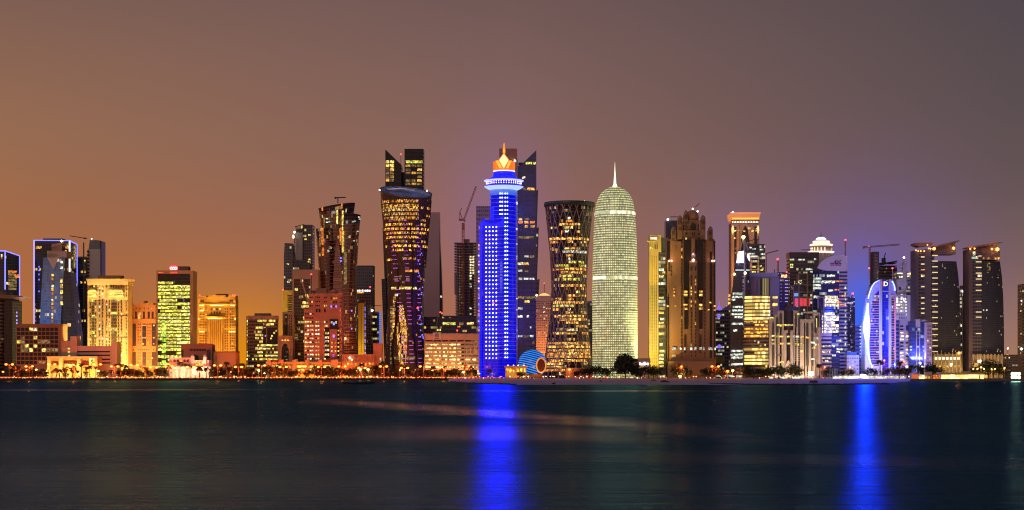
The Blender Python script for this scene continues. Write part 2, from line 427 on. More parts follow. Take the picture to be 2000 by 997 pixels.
df = t.new('ShaderNodeBsdfDiffuse'); df.inputs['Color'].default_value = (.010, .036, .058, 1)
ad = t.new('ShaderNodeAddShader'); t.l.new(gl.outputs[0], ad.inputs[0]); t.l.new(df.outputs[0], ad.inputs[1])
t.l.new(ad.outputs[0], next(n for n in t.n if n.type == 'OUTPUT_MATERIAL').inputs['Surface']); WATER = t.m
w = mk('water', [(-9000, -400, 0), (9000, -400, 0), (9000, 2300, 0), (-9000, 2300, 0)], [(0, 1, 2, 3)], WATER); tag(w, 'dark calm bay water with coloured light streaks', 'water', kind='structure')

EARTH = wall('street_ground', (.17, .14, .11), .95)
t = NT('sand'); nz = t.noise(.03, 6, 'P', (1, .35, 1)); n2 = t.noise(.4, 4, 'P')
t.set(Base_Color=t.mix(nz, (.58, .40, .32), (.74, .54, .44)), Roughness=.95); SANDM = t.m
ASPH = plain('asphalt', (.05, .05, .052), .75)
ROCK = wall('dark_rock', (.045, .042, .040), .9, .4, .8)
STONE = wall('promenade_stone', (.34, .28, .23), .8)
fx = lambda px, Y: (px-1000)*Y/F
edge = [(-8000, 2050), (fx(884, 2050), 2050), (fx(1000, 2046), 2046), (fx(1500, 2046), 2046), (fx(1778, 2046), 2046), (fx(1778, 1906), 1906), (8000, 1906)]
V = [(x, y, G) for x, y in edge]+[(30000, 1906, G), (30000, 40000, G), (-30000, 40000, G), (-30000, 2050, G)]
tag(mk('ground', V, [tuple(range(len(V)))], EARTH), 'flat ground the city stands on', 'ground', kind='structure')
# sloping sand spit in front of the middle towers
N_ = 60; V = []; Fc = []
rb = random.Random(4)
for i in range(N_+1):
    px = 876+(1790-876)*i/N_
    yl = interp([(876, 746.2), (905, 749), (960, 750.5), (1010, 752.6), (1240, 752.2), (1480, 753), (1640, 752.0), (1735, 750), (1760, 746.5), (1790, 744.5)], px)
    Yw = CH*F/(yl-724)
    for k in range(8):
        f = k/7; Y = lerp(Yw, 2060, f); z = lerp(-.3, G+.05, f**.55)+(rb.uniform(-.12, .12) if 0 < k < 7 else 0)
        V.append((fx(px, Y), Y, z))
for i in range(N_):
    for k in range(7):
        a = i*8+k; Fc.append((a, a+8, a+9, a+1))
o = mk('beach', V, Fc, SANDM, smooth=True, fix=True); tag(o, 'pale sand spit sloping into the bay', 'beach', kind='structure')
# seawall on the left, quay on the right
o = mk('sea_wall', *[[(-3000, 2048, -1), (fx(884, 2048), 2048, -1), (fx(884, 2049.4), 2049.4, 3.0), (-3000, 2049.4, 3.0), (-3000, 2050.2, 3.0), (fx(884, 2050.2), 2050.2, 3.0), (fx(884, 2050.2), 2050.2, 1), (-3000, 2050.2, 1)], [(0, 1, 2, 3), (3, 2, 5, 4), (4, 5, 6, 7)]], ROCK); tag(o, 'long dark stone sea wall under the left shore road', 'sea wall')
o = mk('quay_wall', *[[(fx(1778, 1900), 1900, -1), (3000, 1900, -1), (3000, 1903, 2.6), (fx(1778, 1903), 1903, 2.6), (fx(1778, 1906.5), 1906.5, 2.6), (3000, 1906.5, 2.6), (fx(1778, 1912), 1912, -1)], [(0, 1, 2, 3), (3, 2, 5, 4), (0, 3, 4, 6)]], wall('quay_stone', (.16, .11, .08))); tag(o, 'brown quay wall under the glowing pavilion on the right', 'quay wall')
def strip(name, y0, y1, z, m, label, x0=-1500, x1=1500):
    o = mk(name, [(x0, y0, z), (x1, y0, z), (x1, y1, z), (x0, y1, z)], [(0, 1, 2, 3)], m); tag(o, label, name.split('_')[-1], kind='structure')
strip('promenade', 2051, 2059, G+.12, STONE, 'paved waterfront walk')
strip('road', 2060.5, 2090, G+.004, ASPH, 'wide waterfront road')
strip('pavement', 2091, 2099, G+.12, STONE, 'pavement behind the waterfront road')
for yy, nm in ((2067.5, 'a'), (2082.5, 'b')):
    strip('lane_line', yy, yy+.3, G+.010, wall('road_paint', (.75, .74, .70)), 'white painted lane line')
strip('median', 2073.5, 2077, G+.13, STONE, 'raised kerbed strip between the lanes')

# ------------------------------------------------------------------ buildings, left third
SOD = (1, .42, .08); SODR = (1, .30, .04); GOLD = (1, .66, .14); WARM = (1, .80, .50)

# glass tower edged with blue light, cut by the frame
b = Bld('glass_tower', 'dark glass tower edged in blue light at the far left', 'office tower', 10, 2350)
ft = [(-60, 18), (10, 0), (38, 22), (-30, 60)]
m = facade('glass_a', (.03, .03, .035), fw=3, fh=4, pg=.04, pc=.6, wf=.9, hf=.8)
b.prism('glass_wall', ft, lambda x: 491 if x < 20 else 498, None, m)
b.bar('led_edge', (10, 491, -.8), (10, 566, -.8), 1.3, BLUE); b.bar('led_edge', (38.3, 498, 22), (38.3, 578, 22), 1.1, BLUE)
b.bar('led_edge', (-40, 490.5, 14), (10, 490.5, -1), 1.3, BLUE); b.bar('led_edge', (10, 490.5, -1), (38.3, 498, 22), 1.3, BLUE)
for i in range(7): b.fwin((10, 0), (38, 22), .22, .80, 528+i*5.6, 532.2+i*5.6, LDIM if i else LR, 'window_band')  # glowing bands here and below imitate a lit building mirrored in the glass
b.fwin((10, 0), (38, 22), .62, .98, 535, 541, LR, 'window_band'); b.win(2, 5, 497, 501, LW, -1.2); b.win(2, 5, 503, 507, LDIM, -1.2)

b = Bld('banded_tower', 'brown banded tower with flat roof disc at the left edge', 'office tower', 20, 2190)
m = facade('bands_b', (.30, .19, .14), fw=30, fh=4.6, wf=.99, hf=.42, pg=0, seed=3)
b.lathe('drum', -8, [(19, None), (19, 568)], m, 14); b.lathe('drum_cap', -6, [(24, 577), (25, 574), (24, 571)], BROWN, 14)
gm = facade('glass_b', (.035, .025, .022), fw=2.4, fh=4, wf=.85, hf=.8, pg=.03, pc=.5, seed=5)
b.prism('glass_wall', [(8, 4), (24, 0), (43, 14), (30, 40), (10, 40)], 588, None, gm)
b.poly('roof_slab', [(-10, 574), (26, 577), (47, 579.5), (26, 583), (-10, 583)], BROWN, -3, 40)
for y in (609, 616, 624, 630, 640, 647): b.fwin((24, 0), (43, 14), .4, .5, y, y+3, BLUE)

# tall blue-edged tower
b = Bld('glass_tower', 'tall dark slab tower outlined in violet light behind the blue glass block', 'office tower', 100, 2420)
m = facade('glass_c', (.03, .027, .03), fw=2.6, fh=4.2, wf=.85, hf=.8, pg=.05, pc=.5, seed=8, cols=((1, .5, .1), (1, .8, .3)))
b.prism('glass_wall', [(66, 0), (136, 0), (150.5, 40), (80, 40)], lambda x: 470 if x < 140 else 475, None, m)
b.poly('reflection_panel', [(137.5, 476), (149, 478), (149, 520), (137.5, 530)], lit('reflection_glow', (.9, .6, .2), (.8, .55, .2), .3), 21, 1)  # yellow reflection on the side face, painted as a glowing panel
b.bar('led_edge', (66.5, 470, -1), (66.5, 640, -1), 1.3, VIO); b.bar('led_edge', (136, 471, -1), (136, 534, -1), 2.0, emit('led_white', (.9, .85, 1), 1.2))
b.bar('led_edge', (66, 470, -1), (136, 470.5, -1), 1.3, BLUE); b.bar('led_edge', (136, 470.5, -1), (150.5, 474, 40), 1.3, BLUE); b.bar('led_edge', (150.5, 475, 39), (150.5, 606, 39), 1.2, BLUE)
b.box('plant_screen', 84, 122, 465.5, 470, DARK, 6, 18)
b.win(70, 81, 481, 486, LO, -.2, 'window_band'); b.win(125, 135, 476, 480, LDIM, -.2, 'window_band'); b.win(128, 135, 482, 486, LO, -.2, 'window_band'); b.ball('beacon', 120.5, 471.5, -3, 1.6, WHITE)
for i in range(6): b.win(67.8, 70.5, 593+i*8, 597+i*8, LDIM, -.2)
for y in (520, 527, 535, 545, 568): b.win(75.5, 77, y, y+3, BLUE, -.2)

b = Bld('glass_block', 'leaning blue glass block with tan wedge-shaped crown', 'office tower', 100, 2300)
gb = facade('blue_curtain', (.085, .12, .25), (.06, .10, .24), fw=3, fh=4.6, wf=.9, hf=.85, pg=.10, pc=.25, cols=((1, .55, .3), (1, .8, .5)), grp=2, seed=12, ior=1.8, grough=.2, k=.6)
def q(x0, x1, y, d): return [b.P(x0, y, d), b.P(x1, y, d), b.P(x1, y, 34), b.P(x0, y, 34)]
loft('glass_wall', [q(76.5, 117, None, 0), q(77, 118, 640, 0), q(84.5, 126.5, 503, 5)], gb, b.o)
b.flood((60, 735, -60), (100, 580, 0), 30, 6, 56000, (.35, .55, 1))  # blue floodlight added to brighten the glass
dk = facade('dark_curtain', (.02, .02, .024), fw=2.4, fh=4.6, wf=.9, hf=.9, pg=.07, pc=.4, seed=15)
b.poly('side_wing', [(117.5, 735), (118, 640), (123, 534), (137, 531), (143, 575), (150.5, 650), (151, 735)], dk, 4, 30)
b.box('crown', 92, 130, 490, 503, PINK, 3, 26); b.poly('crown_wedge', [(92, 503), (112, 503), (103.5, 526)], PINK, -1, 7); b.box('lantern', 101, 121, 475, 490, PINK, 8, 16)
b.poly('lantern_roof', [(100, 480), (118, 473), (122, 473), (122, 476), (100, 483)], PINK, 6, 18)
for i, y in enumerate(rng(536, 640, 6.9)): b.win(101.2, 103.8, y, y+4.6, (LO, LW, LDIM, LR)[i*7 % 4], 1, th=4)
for y in (536, 547): b.win(119, 122, y-26, y-22, LW, 2, th=4)
for i in range(5): b.win(118.5, 122.5, 545+i*11, 552+i*11, LY if i != 3 else LDIM, 3, th=3)

b = Bld('glass_tower', 'plain dark glass tower between the violet-edged slab and the white panelled tower', 'office tower', 158, 2460)
b.box('glass_wall', 146, 172, 503, None, facade('glass_d', (.035, .03, .03), fw=3.2, fh=4.4, wf=.8, hf=.7, pg=.16, pc=.35, seed=21, cols=((1, .55, .1), (1, .75, .2))), 0, 30)
b.box('parapet', 145.5, 172, 501.5, 503.5, wall('tan2', (.5, .38, .2)), -.5, 31)
for x, y in ((163, 508), (158, 529), (164, 529), (157, 550), (164, 550), (151, 610), (162, 605), (151, 622)): b.win(x, x+3.6, y, y+4.4, LO if y > 520 else LY, -.2)

b = Bld('residential_tower', 'pale panelled tower with balconies and sloping glass top', 'apartment tower', 186, 2430)
b.box('wall', 171, 196, 487, None, wall('pale_panel', (.50, .42, .40), var=.1), 0, 30); b.prism('side_wall', [(198, 2), (203, 20), (203, 30), (198, 30)], 480, None, wall('tan3', (.36, .24, .18)))
b.poly('glass_slot', [(195.6, 735), (195.6, 470), (198.2, 472), (198.2, 735)], GLASS, .8, 24)
b.poly('sloping_roof', [(173, 487), (175.5, 468), (195, 470), (195.5, 487)], plain('grey_glass', (.16, .15, .18), .3), 1, 24)
for i in range(14): b.win(170.5, 174, 490+i*6.8, 494+i*6.8, GLASS, -1, 'balcony', th=3); 
b.win(178, 180, 466, 468, WHITE, 0, 'roof_lamp', shape='ball', th=2)

b = Bld('construction_crane', 'thin dark crane boom standing over the pale panelled tower', 'crane', 163, 2440)
b.bar('mast', (163.5, None, 0), (163.5, 474, 0), 1.5, DARK); b.bar('jib', (136, 461, 0), (170, 466.5, 0), 1.1, DARK); b.box('counterweight', 163, 168, 464.5, 467, DARK, 0, 2)

# gold floodlit hotel
CREAM = wall('cream_stone', (.66, .50, .22), var=.12)
b = Bld('floodlit_hotel', 'cream hotel tower glowing gold from floodlights at its foot', 'hotel', 211, 2200); b.fm = 5.5
b.box('wall', 171, 190, 556, None, CREAM, 1.5, 26); b.box('pier', 190, 205, 556, None, wall('gold_pier', (.52, .38, .22)), 0, 27); b.box('wall', 205, 250, 556, None, CREAM, 1.5, 26)
b.poly('cornice', [(171, 557), (170, 550), (167.5, 545), (253.5, 545), (250.5, 550), (250, 557)], CREAM, -1.5, 30); b.box('roof_house', 191, 237, 538, 545, wall('rust_wall', (.50, .22, .08)), 5, 16)
b.box('string_course', 170.4, 250.6, 618, 619.4, CREAM, 1.1, 2); b.box('string_course', 170.4, 250.6, 660, 661.4, CREAM, 1.1, 2)
for x0, x1 in ((171, 189), (212, 241)):
    b.poly('balcony_canopy', [(x0, 572), (x0+1, 568), (x0+4, 566.4), (x1-4, 566.4), (x1-1, 568), (x1, 572)], CREAM, -2.5, 4)
    b.box('balcony', x0, x1, 578, 580.5, CREAM, -2.5, 4)
    b.win(x0+1, x1-1, 573, 577.5, LY, 1.2, 'window_band')
dg = plain('warm_glass', (.07, .05, .03), .3)
hx = [192.5+i*6 for i in range(2)]
b.grid([194.5, 200.5], rng(556, 712, 6.2), 2.6, 3.4, dg, -.2, plit=.42, lits=(LY, LW, LDIM), seed=2)
b.grid([176.5, 186.5, 208.5, 213.5, 231.5, 237], rng(588, 712, 6.2), 2.2, 3.2, dg, 1.3, plit=.34, lits=(LY, LW), seed=3)
b.grid([176, 180, 184, 208, 212, 217, 222, 227, 232, 237, 242], [555.5, 560], 2.4, 4, dg, 1.3, plit=.25, seed=4)
for x0, x1 in ((179, 184.5), (217.5, 228)):
    for i, y in enumerate(rng(585, 700, 6.2)): b.win(x0, x1, y, y+4.6, (dg, dg, LDIM, dg, LG)[(i*3+int(x0)) % 5], 1.2, 'window_band')
b.grid([246.5], rng(560, 712, 6.2), 1.4, 2.8, dg, 1.3, plit=.2, seed=6)
b.flood((211, 733, -16), (211, 645, 2), 50, 2, 34000, (1, .62, .12)); b.flood((243, 734, -12), (243, 680, 2), 10, 2, 9000, (1, .8, .35)); b.flood((179, 735, -12), (179, 690, 2), 10, 2, 7000, (1, .8, .35))
b.flood((180, 582, -7), (180, 552, 1), 10, 1, 1400, (1, .7, .25)); b.flood((226, 582, -7), (226, 552, 1), 18, 1, 2600, (1, .7, .25))

# grid office
b = Bld('grid_office', 'low brown office block with square grid of dark windows', 'office block', 76, 2140)
FR = wall('brown_frame', (.34, .20, .11))
b.box('wall', 31, 119.5, 634, None, FR, 0, 30); b.box('side_pier', 119.5, 122.5, 634, None, wall('tan4', (.5, .28, .14)), -1, 20); b.box('parapet', 30, 123, 633, 637, FR, -1.2, 32)
litc = {(0, 3): LY, (0, 4): LW, (2, 4): LY, (2, 1): LDIM, (3, 0): LY, (3, 1): LDIM, (3, 5): LDIM, (3, 6): LDIM, (3, 7): LDIM, (4, 1): LDIM, (4, 2): LY, (4, 4): LY, (5, 3): LY, (5, 6): LY, (5, 7): LDIM, (5, 8): LDIM, (5, 9): LDIM, (5, 1): LDIM, (5, 2): LDIM, (8, 5): LDIM, (8, 6): LDIM}
for r in range(9):
    for c in range(10): b.win(33+c*8.15, 39.8+c*8.15, 640.5+r*8.1, 646.8+r*8.1, litc.get((r, c), GLASS), -.1)

b = Bld('parking_building', 'beige car park with horizontal slots below the gold floodlit hotel', 'car park', 175, 2125)
b.box('wall', 150, 217, 676, None, SAND, 2, 24); b.box('stair_tower', 137.5, 150, 657, None, SAND, 0, 20); b.box('wing', 120, 137.5, 666, None, TAN, 1, 20); b.box('stair_tower', 217, 229, 668, None, SAND, -1, 20)
for y in (686, 693, 701, 708): b.win(150 if y < 695 else 199, 215, y, y+2.6, GLASS, 1.8, 'parking_slot')
for y in (680, 687, 694): b.win(133, 136.5, y, y+2.3, LY, 0)

b = Bld('government_office', 'low cream building with two glowing portal frames by the road', 'office', 140, 2108); b.fm = 1.6
CR2 = wall('cream_plaster', (.72, .58, .30), var=.1)
b.box('roof_slab', 91, 190, 696.5, 700, CR2, -3, 24)
for x0, x1 in ((92, 98), (116, 122), (150, 157), (184, 190)): b.box('portal_pier', x0, x1, 700, None, CR2, -1.5, 6)
b.box('wall', 96, 186, 700, None, wall('ochre_plaster', (.60, .40, .14)), 4, 18)
b.win(121, 151, 705, 714, plain('red_glass', (.12, .02, .01), .3), 3.8); b.win(158, 174, 705, 714, plain('red_glass', (.12, .02, .01), .3), 3.8); b.win(98, 114, 706, 714, plain('red_glass', (.12, .02, .01), .3), 3.8)
b.win(126, 146, 711, 716, LY, 3); b.win(174, 184, 700, 712, LG, 3.6)
for x in (105, 134, 165, 181): b.flood((x, 736, -8), (x, 706, 4), 12, 1.5, 4200, (1, .66, .18))

b = Bld('apartment_tower', 'orange stone apartment tower lit by the road below', 'apartment tower', 278, 2230); b.fm = 1.3
OR = wall('orange_stone', (.50, .20, .07))
b.box('wall', 253, 304, 596, None, OR, 0, 26); b.box('corner_turret', 253, 258.5, 592, 598, OR, -.5, 6); b.box('corner_turret', 270, 300, 592, 596.5, OR, -.5, 20); b.box('roof_house', 281, 286, 588, 592, OR, 4, 8); b.box('cornice', 252, 305, 623, 625, OR, -.35, 2); b.box('cornice', 252, 305, 677, 679.5, OR, -.35, 2)
for y0, y1 in ((633, 676), (688, 715)):
    for x0 in (258, 278, 296.5): b.win(x0, x0+7.5, y0, y1, plain('purple_glass', (.05, .03, .04), .2), -.1, 'glazing_strip')
b.grid([258.5, 265.5, 272, 281, 290.5, 298], [616], 4, 13, plain('purple_glass', (.05, .03, .04), .2), -.1, plit=.15, lits=(LO,), seed=9)
b.grid([258, 266, 273, 282, 289.5, 296], [603.5], 1.8, 2.4, dg, -.1, plit=.2, lits=(LW,), seed=3)
b.grid([270, 274, 289, 293], list(rng(634, 676, 6.1))+[690, 696, 702, 708], 1.9, 2.6, dg, -.1, plit=.08, lits=(LY,), seed=10)
b.grid([261, 270, 274, 278, 282, 286, 290, 300], [683.5], 2.4, 3, dg, -.1, seed=11); b.grid([279, 283, 297, 300.5], [636, 648, 660, 672, 700], 2.4, 2.5, dg, -.3, plit=.5, lits=(LO, LY), seed=12)
b.flood((278, 735, -26), (278, 640, 0), 46, 3, 30000, (1, .26, .03))

# green lit office
b = Bld('green_lit_office', 'slim office tower with rows of green-yellow lit floors and red rooftop logo', 'office tower', 340, 2180)
TF = wall('tan_frame', (.55, .36, .18), var=.1)
b.box('wall', 306, 377, 529, None, wall('mid_tan', (.40, .24, .12)), .6, 28)
b.box('frame_post', 305.5, 308.3, 529, None, TF, -1, 4); b.box('frame_post', 371.5, 377, 529, None, TF, -1, 4); b.box('frame_beam', 305.5, 377, 528.5, 535.5, TF, -1.2, 4)
b.box('glass_wall', 308.3, 371.5, 535.5, None, facade('office_glass', (.03, .028, .02), fw=2, fh=3.9, wf=.9, hf=.8, pg=.12, pc=.3, cols=((.6, .6, .05), (.3, .3, .9)), k=.4, seed=31), 0, 3)
rnd = random.Random(3)
for i in range(26):
    y = 550.5+i*6.85
    segs = {0: [(308.5, 338)], 4: [(308.5, 315), (318, 371)], 5: [(311, 346)], 7: [(308.5, 346), (355, 371)], 8: [(313, 371)], 17: [(325, 371)], 20: [(345, 371)], 22: [(328, 338)], 15: [(308.5, 371)]}.get(i, [(308.5, 371.2)])
    for x0, x1 in segs:
        b.win(x0, x1, y, y+4.9, LG, -.2, 'window_band')
b.win(314, 324.5, 610, 712, facade('green_atrium', (.1, .12, .02), (.1, .14, .02), fw=2.5, fh=3, wf=.8, hf=.6, pg=.9, pc=.8, cols=((.35, .80, .05), (.85, .9, .1)), k=.9, seed=4), -.4, 'atrium_glazing') if False else None
AT = lit('lit_green', (.30, .75, .05), (.75, .85, .10), 1.1, cw=1.2, chh=2.2, seed=30)
for i in range(8): b.win(316, 324, 627+i*11, 635+i*11, AT, -.5, 'atrium_glazing')
b.box('roof_house', 330, 368, 520, 528.5, wall('brown3', (.22, .13, .10)), 6, 14)
b.lathe('logo_drum', 339, [(9, 530), (9.3, 524), (8.5, 519), (5, 516.5), (0.5, 516)], emit('logo_red', (.85, .03, .03), .9), 3, sq=.4)
for dx in (-4.6, 0, 4.4):
    bm = bmesh.new(); cc = b.P(339+dx, 524.5, -2.2)
    for k in range(16):
        a0, a1 = 2*math.pi*k/16, 2*math.pi*(k+1)/16
        vs_ = [bm.verts.new(cc+Vector((r*math.cos(a), o2, r*math.sin(a)))) for a, r, o2 in ((a0, 1.0, 0), (a1, 1.0, 0), (a1, 1.9, 0), (a0, 1.9, 0))]
        bm.faces.new(vs_)
    me = bpy.data.meshes.new('logo_ring'); bm.to_mesh(me); bm.free(); me.materials.append(SIGNW); link(bpy.data.objects.new('logo_ring', me), b.o)
for i in range(5): b.win(332.5+i*2.8, 334.6+i*2.8, 531.5, 534.2, SIGNR, -1.5, 'sign_letter')
for i in range(5): b.win(308.5+i*2.2, 310+i*2.2, 531.8, 533.6, SIGNR, -1.5, 'sign_letter')
b.flood((341, 736, -20), (341, 640, 0), 40, 2, 9000, GOLD)

b = Bld('stepped_block', 'brown stepped block with blue arch behind the white arcaded villa', 'office block', 385, 2150)
b.box('wall', 354, 414, 674, None, wall('brown4', (.34, .18, .12)), 0, 24); b.box('parapet', 356, 412, 671.5, 675, wall('brown4', (.34, .18, .12)), -.6, 20)
b.grid(rng(371, 402, 3), [684], 1.7, 4.4, GLASS, -.1); b.win(374, 388, 693, 708, GLASS, -.2, 'arched_window', shape='arch'); b.win(404, 411, 684, 712, plain('blue_grey_glass', (.05, .06, .10), .2), -.2, 'glazing_strip'); b.win(354, 358, 684, 698, plain('blue_grey_glass', (.05, .06, .10), .2), -.2, 'glazing_strip')

b = Bld('arcaded_villa', 'white floodlit villa with arched windows and corner turrets by the road', 'villa', 370, 2106); b.fm = 2.2
b.box('wall', 331, 374, 699, None, WHITEW, 0, 16); b.box('hall', 374, 408, 704, None, WHITEW, -1.5, 18)
for x in (373, 397): b.box('turret', x, x+6, 697, 715, WHITEW, -3, 6); b.lathe('turret_dome', x+3, [(3.2, 697), (2.6, 694.6), (.3, 692.8)], WHITEW, 0, n=12)
b.box('porch_roof', 330, 411, 716.5, 721, WHITEW, -6, 12)
for x in (331, 345, 359, 373, 387, 405): b.box('porch_column', x, x+2.2, 721, None, WHITEW, -5.5, 2)
b.grid([334.5, 341, 347.5, 354, 360.5, 366.5], [705], 4, 5, plain('dark_red_glass', (.10, .03, .02), .3), -.2, 'arched_window', plit=.3, lits=(LR, LY), shape='arch', seed=4)
b.grid([334, 341, 348, 355, 362], [713.5], 5, 4, plain('dark_red_glass', (.10, .03, .02), .3), -.2, plit=.5, lits=(LR, LY), seed=8)
b.poly('gable_emblem', [(382, 706), (395, 706), (395, 714), (382, 714)], LY, -2, .5)
b.flood((352, 738, -14), (352, 705, 0), 24, 1.5, 6000, (1, .72, .38)); b.flood((388, 722.5, -10), (388, 704, 0), 16, 1, 3600, WARM); b.flood((390, 738, -16), (390, 725, 0), 20, 1, 4000, WARM); b.bulb((376, 727, -2), 1500, WARM)

# golden hotel with fluted middle
b = Bld('golden_hotel', 'golden stone hotel with fluted centre and uplit cornices', 'hotel', 424, 2260); b.fm = 3.4
GS = wall('golden_stone', (.56, .29, .07), var=.12)
for x0, x1, d in ((387.5, 400, 0), (448, 460, 0)): b.box('wing', x0, x1, 583, None, GS, d, 24)
b.box('wall', 400, 448, 584, None, GS, 1.5, 24); b.poly('stepped_top', [(387.5, 584), (387.5, 578), (402, 578), (402, 580.5), (406, 580.5), (406, 577), (441, 577), (441, 580.5), (446, 580.5), (446, 578), (460, 578), (460, 584)], GS, .5, 20)
b.box('roof_house', 422, 443, 574, 578, wall('brown5', (.25, .14, .08)), 6, 12)
b.box('cornice', 386.8, 461, 594, 595.2, GS, -1.5, 3); b.box('balcony_ledge', 401, 438, 618.6, 621, GS, -3, 5)
for x in rng(407.5, 432, 4): b.box('flute', x, x+2.1, 621, None, GS, -2.2, 4)
b.box('fluted_bay', 404, 432, 621, None, wall('fluted_shadow', (.34, .19, .09)), -.6, 3)  # shade between the flutes painted as a darker stone
wg = plain('hotel_glass', (.06, .035, .02), .3)
b.grid([391, 394.5, 398, 450, 453.5, 457], rng(604, 708, 5.2), 1.8, 2.8, wg, -.1, plit=.06, lits=(LY,), seed=2)
b.grid([402.5, 440, 444], rng(604, 700, 5.2), 1.6, 2.6, wg, 1.4, plit=.06, lits=(LY,), seed=3)
b.grid([413, 418.5, 424, 429.5], [604, 611], 3, 5, wg, 1.4, 'arched_window', plit=.2, shape='arch', seed=4); b.grid([393, 396, 450, 453], [589], 4, 5, wg, -.1, seed=5)
for x, y, w_, p in ((394, 647, 9, 1600), (453, 647, 11, 2200), (419, 621, 26, 5000), (394, 606, 8, 700), (459, 622, 3, 900), (424, 595.5, 26, 2200), (388.3, 622, 2, 400), (394, 595.5, 8, 700), (454, 595.5, 8, 700)):
    b.flood((x, y+1.5, -4.2), (x, y-16, 1.0), w_, .8, p, (1, .62, .10)); b.win(x-w_/2, x+w_/2, y+1.2, y+2.2, emit('uplight', (1, .7, .2), 3), -3.4, 'uplight')
for x in (390, 455, 459): b.ball('aviation_lamp', x, 577, -1, .9, REDL)
b.flood((424, 735, -24), (424, 650, 0), 44, 3, 20000, (1, .55, .10))

b = Bld('curved_hall', 'low windowless tan hall with curved side by the golden hotel', 'hall', 443, 2130)
b.prism('wall', [(417, 6), (424, 0), (460, 0), (467, 6), (468, 24), (417, 24)], 688, None, wall('hall_tan', (.48, .28, .12), var=.1)); b.prism('roof_edge', [(416.5, 5), (423.5, -1), (460.5, -1), (468, 5), (468.5, 24), (416.5, 24)], 686.8, 688.6, BROWN)

b = Bld('office_block', 'rounded dark glass office with scattered yellow windows and tan cap', 'office block', 511, 2190)
og = facade('office_e', (.17, .10, .06), (.02, .018, .015), fw=2.6, fh=4.4, wf=.85, hf=.55, pg=.45, pc=.55, cols=((.95, .7, .12), (1, .9, .4)), k=.8, grp=3, seed=41)
b.prism('glass_wall', [(481, 8), (484, 1), (500, 0), (502, -1), (543, 0), (544, 20), (500, 34), (482, 24)], 619, None, og)
b.prism('roof_band', [(480.5, 8), (483.5, .5), (500, -.8), (502, -1.6), (543.6, -.8), (544.5, 20), (500, 34.5), (481.5, 24)], 617, 624, wall('band_tan', (.42, .28, .18)))
b.box('roof_house', 497, 527, 612, 617, BROWN, 6, 14); b.box('glass_bay', 514, 541, 641, 674, GLASS, -1.4, 3); b.box('mullion', 520.5, 521.6, 641, 674, TF, -1.8, 1)
rows = rng(627, 708, 6.8)
b.bands(482.5, 498, rows, 3.8, (LY, LW, LG), 2.2, .95, 4, .75, 5); b.bands(499, 514, rows, 3.8, (LY, LG), -1.3, .85, 4, .6, 6); b.bands(514, 543, rows[7:], 2.6, (LDIM, LG, LY), -1.3, .9, 8, .75, 7); b.bands(514, 543, rows[:2], 4, (LY, LDIM), -1.3, 1, 8, .6, 9)
for x, y in ((534, 649), (530, 655), (538, 645), (528, 660)): b.win(x, x+3, y, y+3, LY, -1.6)
b.win(517.5, 519, 655, 658, BLUE, -1.6)

# ------------------------------------------------------------------ buildings, 550-1050
b = Bld('twin_slab_tower', 'grey twin slab tower with a roof light behind the framed glass block', 'office tower', 580, 2520)
m = facade('slab_f', (.12, .10, .11), (.03, .028, .035), fw=3.2, fh=4.4, wf=.8, hf=.7, pg=.2, pc=.35, cols=((1, .55, .12), (1, .8, .4)), k=.6, seed=51)
b.box('tall_slab', 590, 610, 438.5, None, m, 8, 30); b.box('core', 577, 591, 444, None, wall('grey_core', (.34, .28, .24), var=.1), 4, 30); b.box('core_louvre', 577.6, 590.4, 448, 454, DARK, 3.4, 1)
b.poly('low_slab', [(554, 735), (554.5, 500), (556, 475), (572, 476), (572.5, 735)], facade('slab_g', (.16, .14, .16), (.05, .05, .07), fw=3, fh=4.4, wf=.8, hf=.7, pg=.12, pc=.3, seed=52, k=.6), 0, 26)
b.poly('link_block', [(572, 735), (572, 478), (574, 497), (578, 508), (606, 510), (606, 735)], facade('slab_h', (.10, .08, .08), fw=3.4, fh=4.4, wf=.8, hf=.6, pg=.2, pc=.35, seed=53, k=.6), 2, 20)
b.bar('mast', (575, 476, 2), (575, 455, 2), 1.2, DARK); b.ball('roof_lamp', 573, 463, 0, 1.6, WHITE); b.ball('roof_lamp', 575, 454, 0, 1.6, WHITE); b.win(571.5, 574.5, 459, 466, emit('roof_flood', (1, .8, .4), 2.5), 0, 'roof_lamp'); b.win(588.5, 590.5, 440, 446, LY, 2)
b.bar('gantry', (576, 443, 4), (594, 438.5, 4), 1.2, DARK)
for x, y in ((560, 515), (561, 550), (602, 506), (601, 510), (594, 466), (602, 458)): b.win(x, x+4.5, y, y+2.6, LY, -.2 if x < 572 else 1.5, 'window_band')

b = Bld('glazed_frame_block', 'tan framed glass office rising behind the red hotel, scattered lit rooms', 'office block', 596, 2250)
FRM = wall('frame_pink', (.42, .27, .20))
b.box('glass_wall', 571, 606, 540, None, facade('frame_glass', (.10, .065, .045), (.04, .03, .025), fw=3.6, fh=4.2, wf=.85, hf=.7, pg=.3, pc=.4, cols=((1, .65, .12), (1, .85, .4)), k=.9, grp=2, seed=55), 1, 24)
b.box('frame_beam', 571, 622, 527, 545, FRM, 0, 24); b.box('frame_post', 571, 574, 545, None, FRM, 0, 24); b.poly('frame_brace', [(586, 545), (589, 545), (608, 604), (608, 610)], FRM, -.4, 2); b.box('frame_post', 606, 622, 545, None, FRM, .4, 24)
for x, y in ((576, 563), (596, 575), (590, 598), (580, 640), (576, 652), (577, 660), (584, 578), (599, 582), (591, 589)): b.win(x, x+5.5, y, y+5, LY if y % 2 else LDIM, .6)
b.win(588, 603, 597, 601, LY, .4, 'window_band'); b.win(592, 596, 618, 623, LO, -.6)

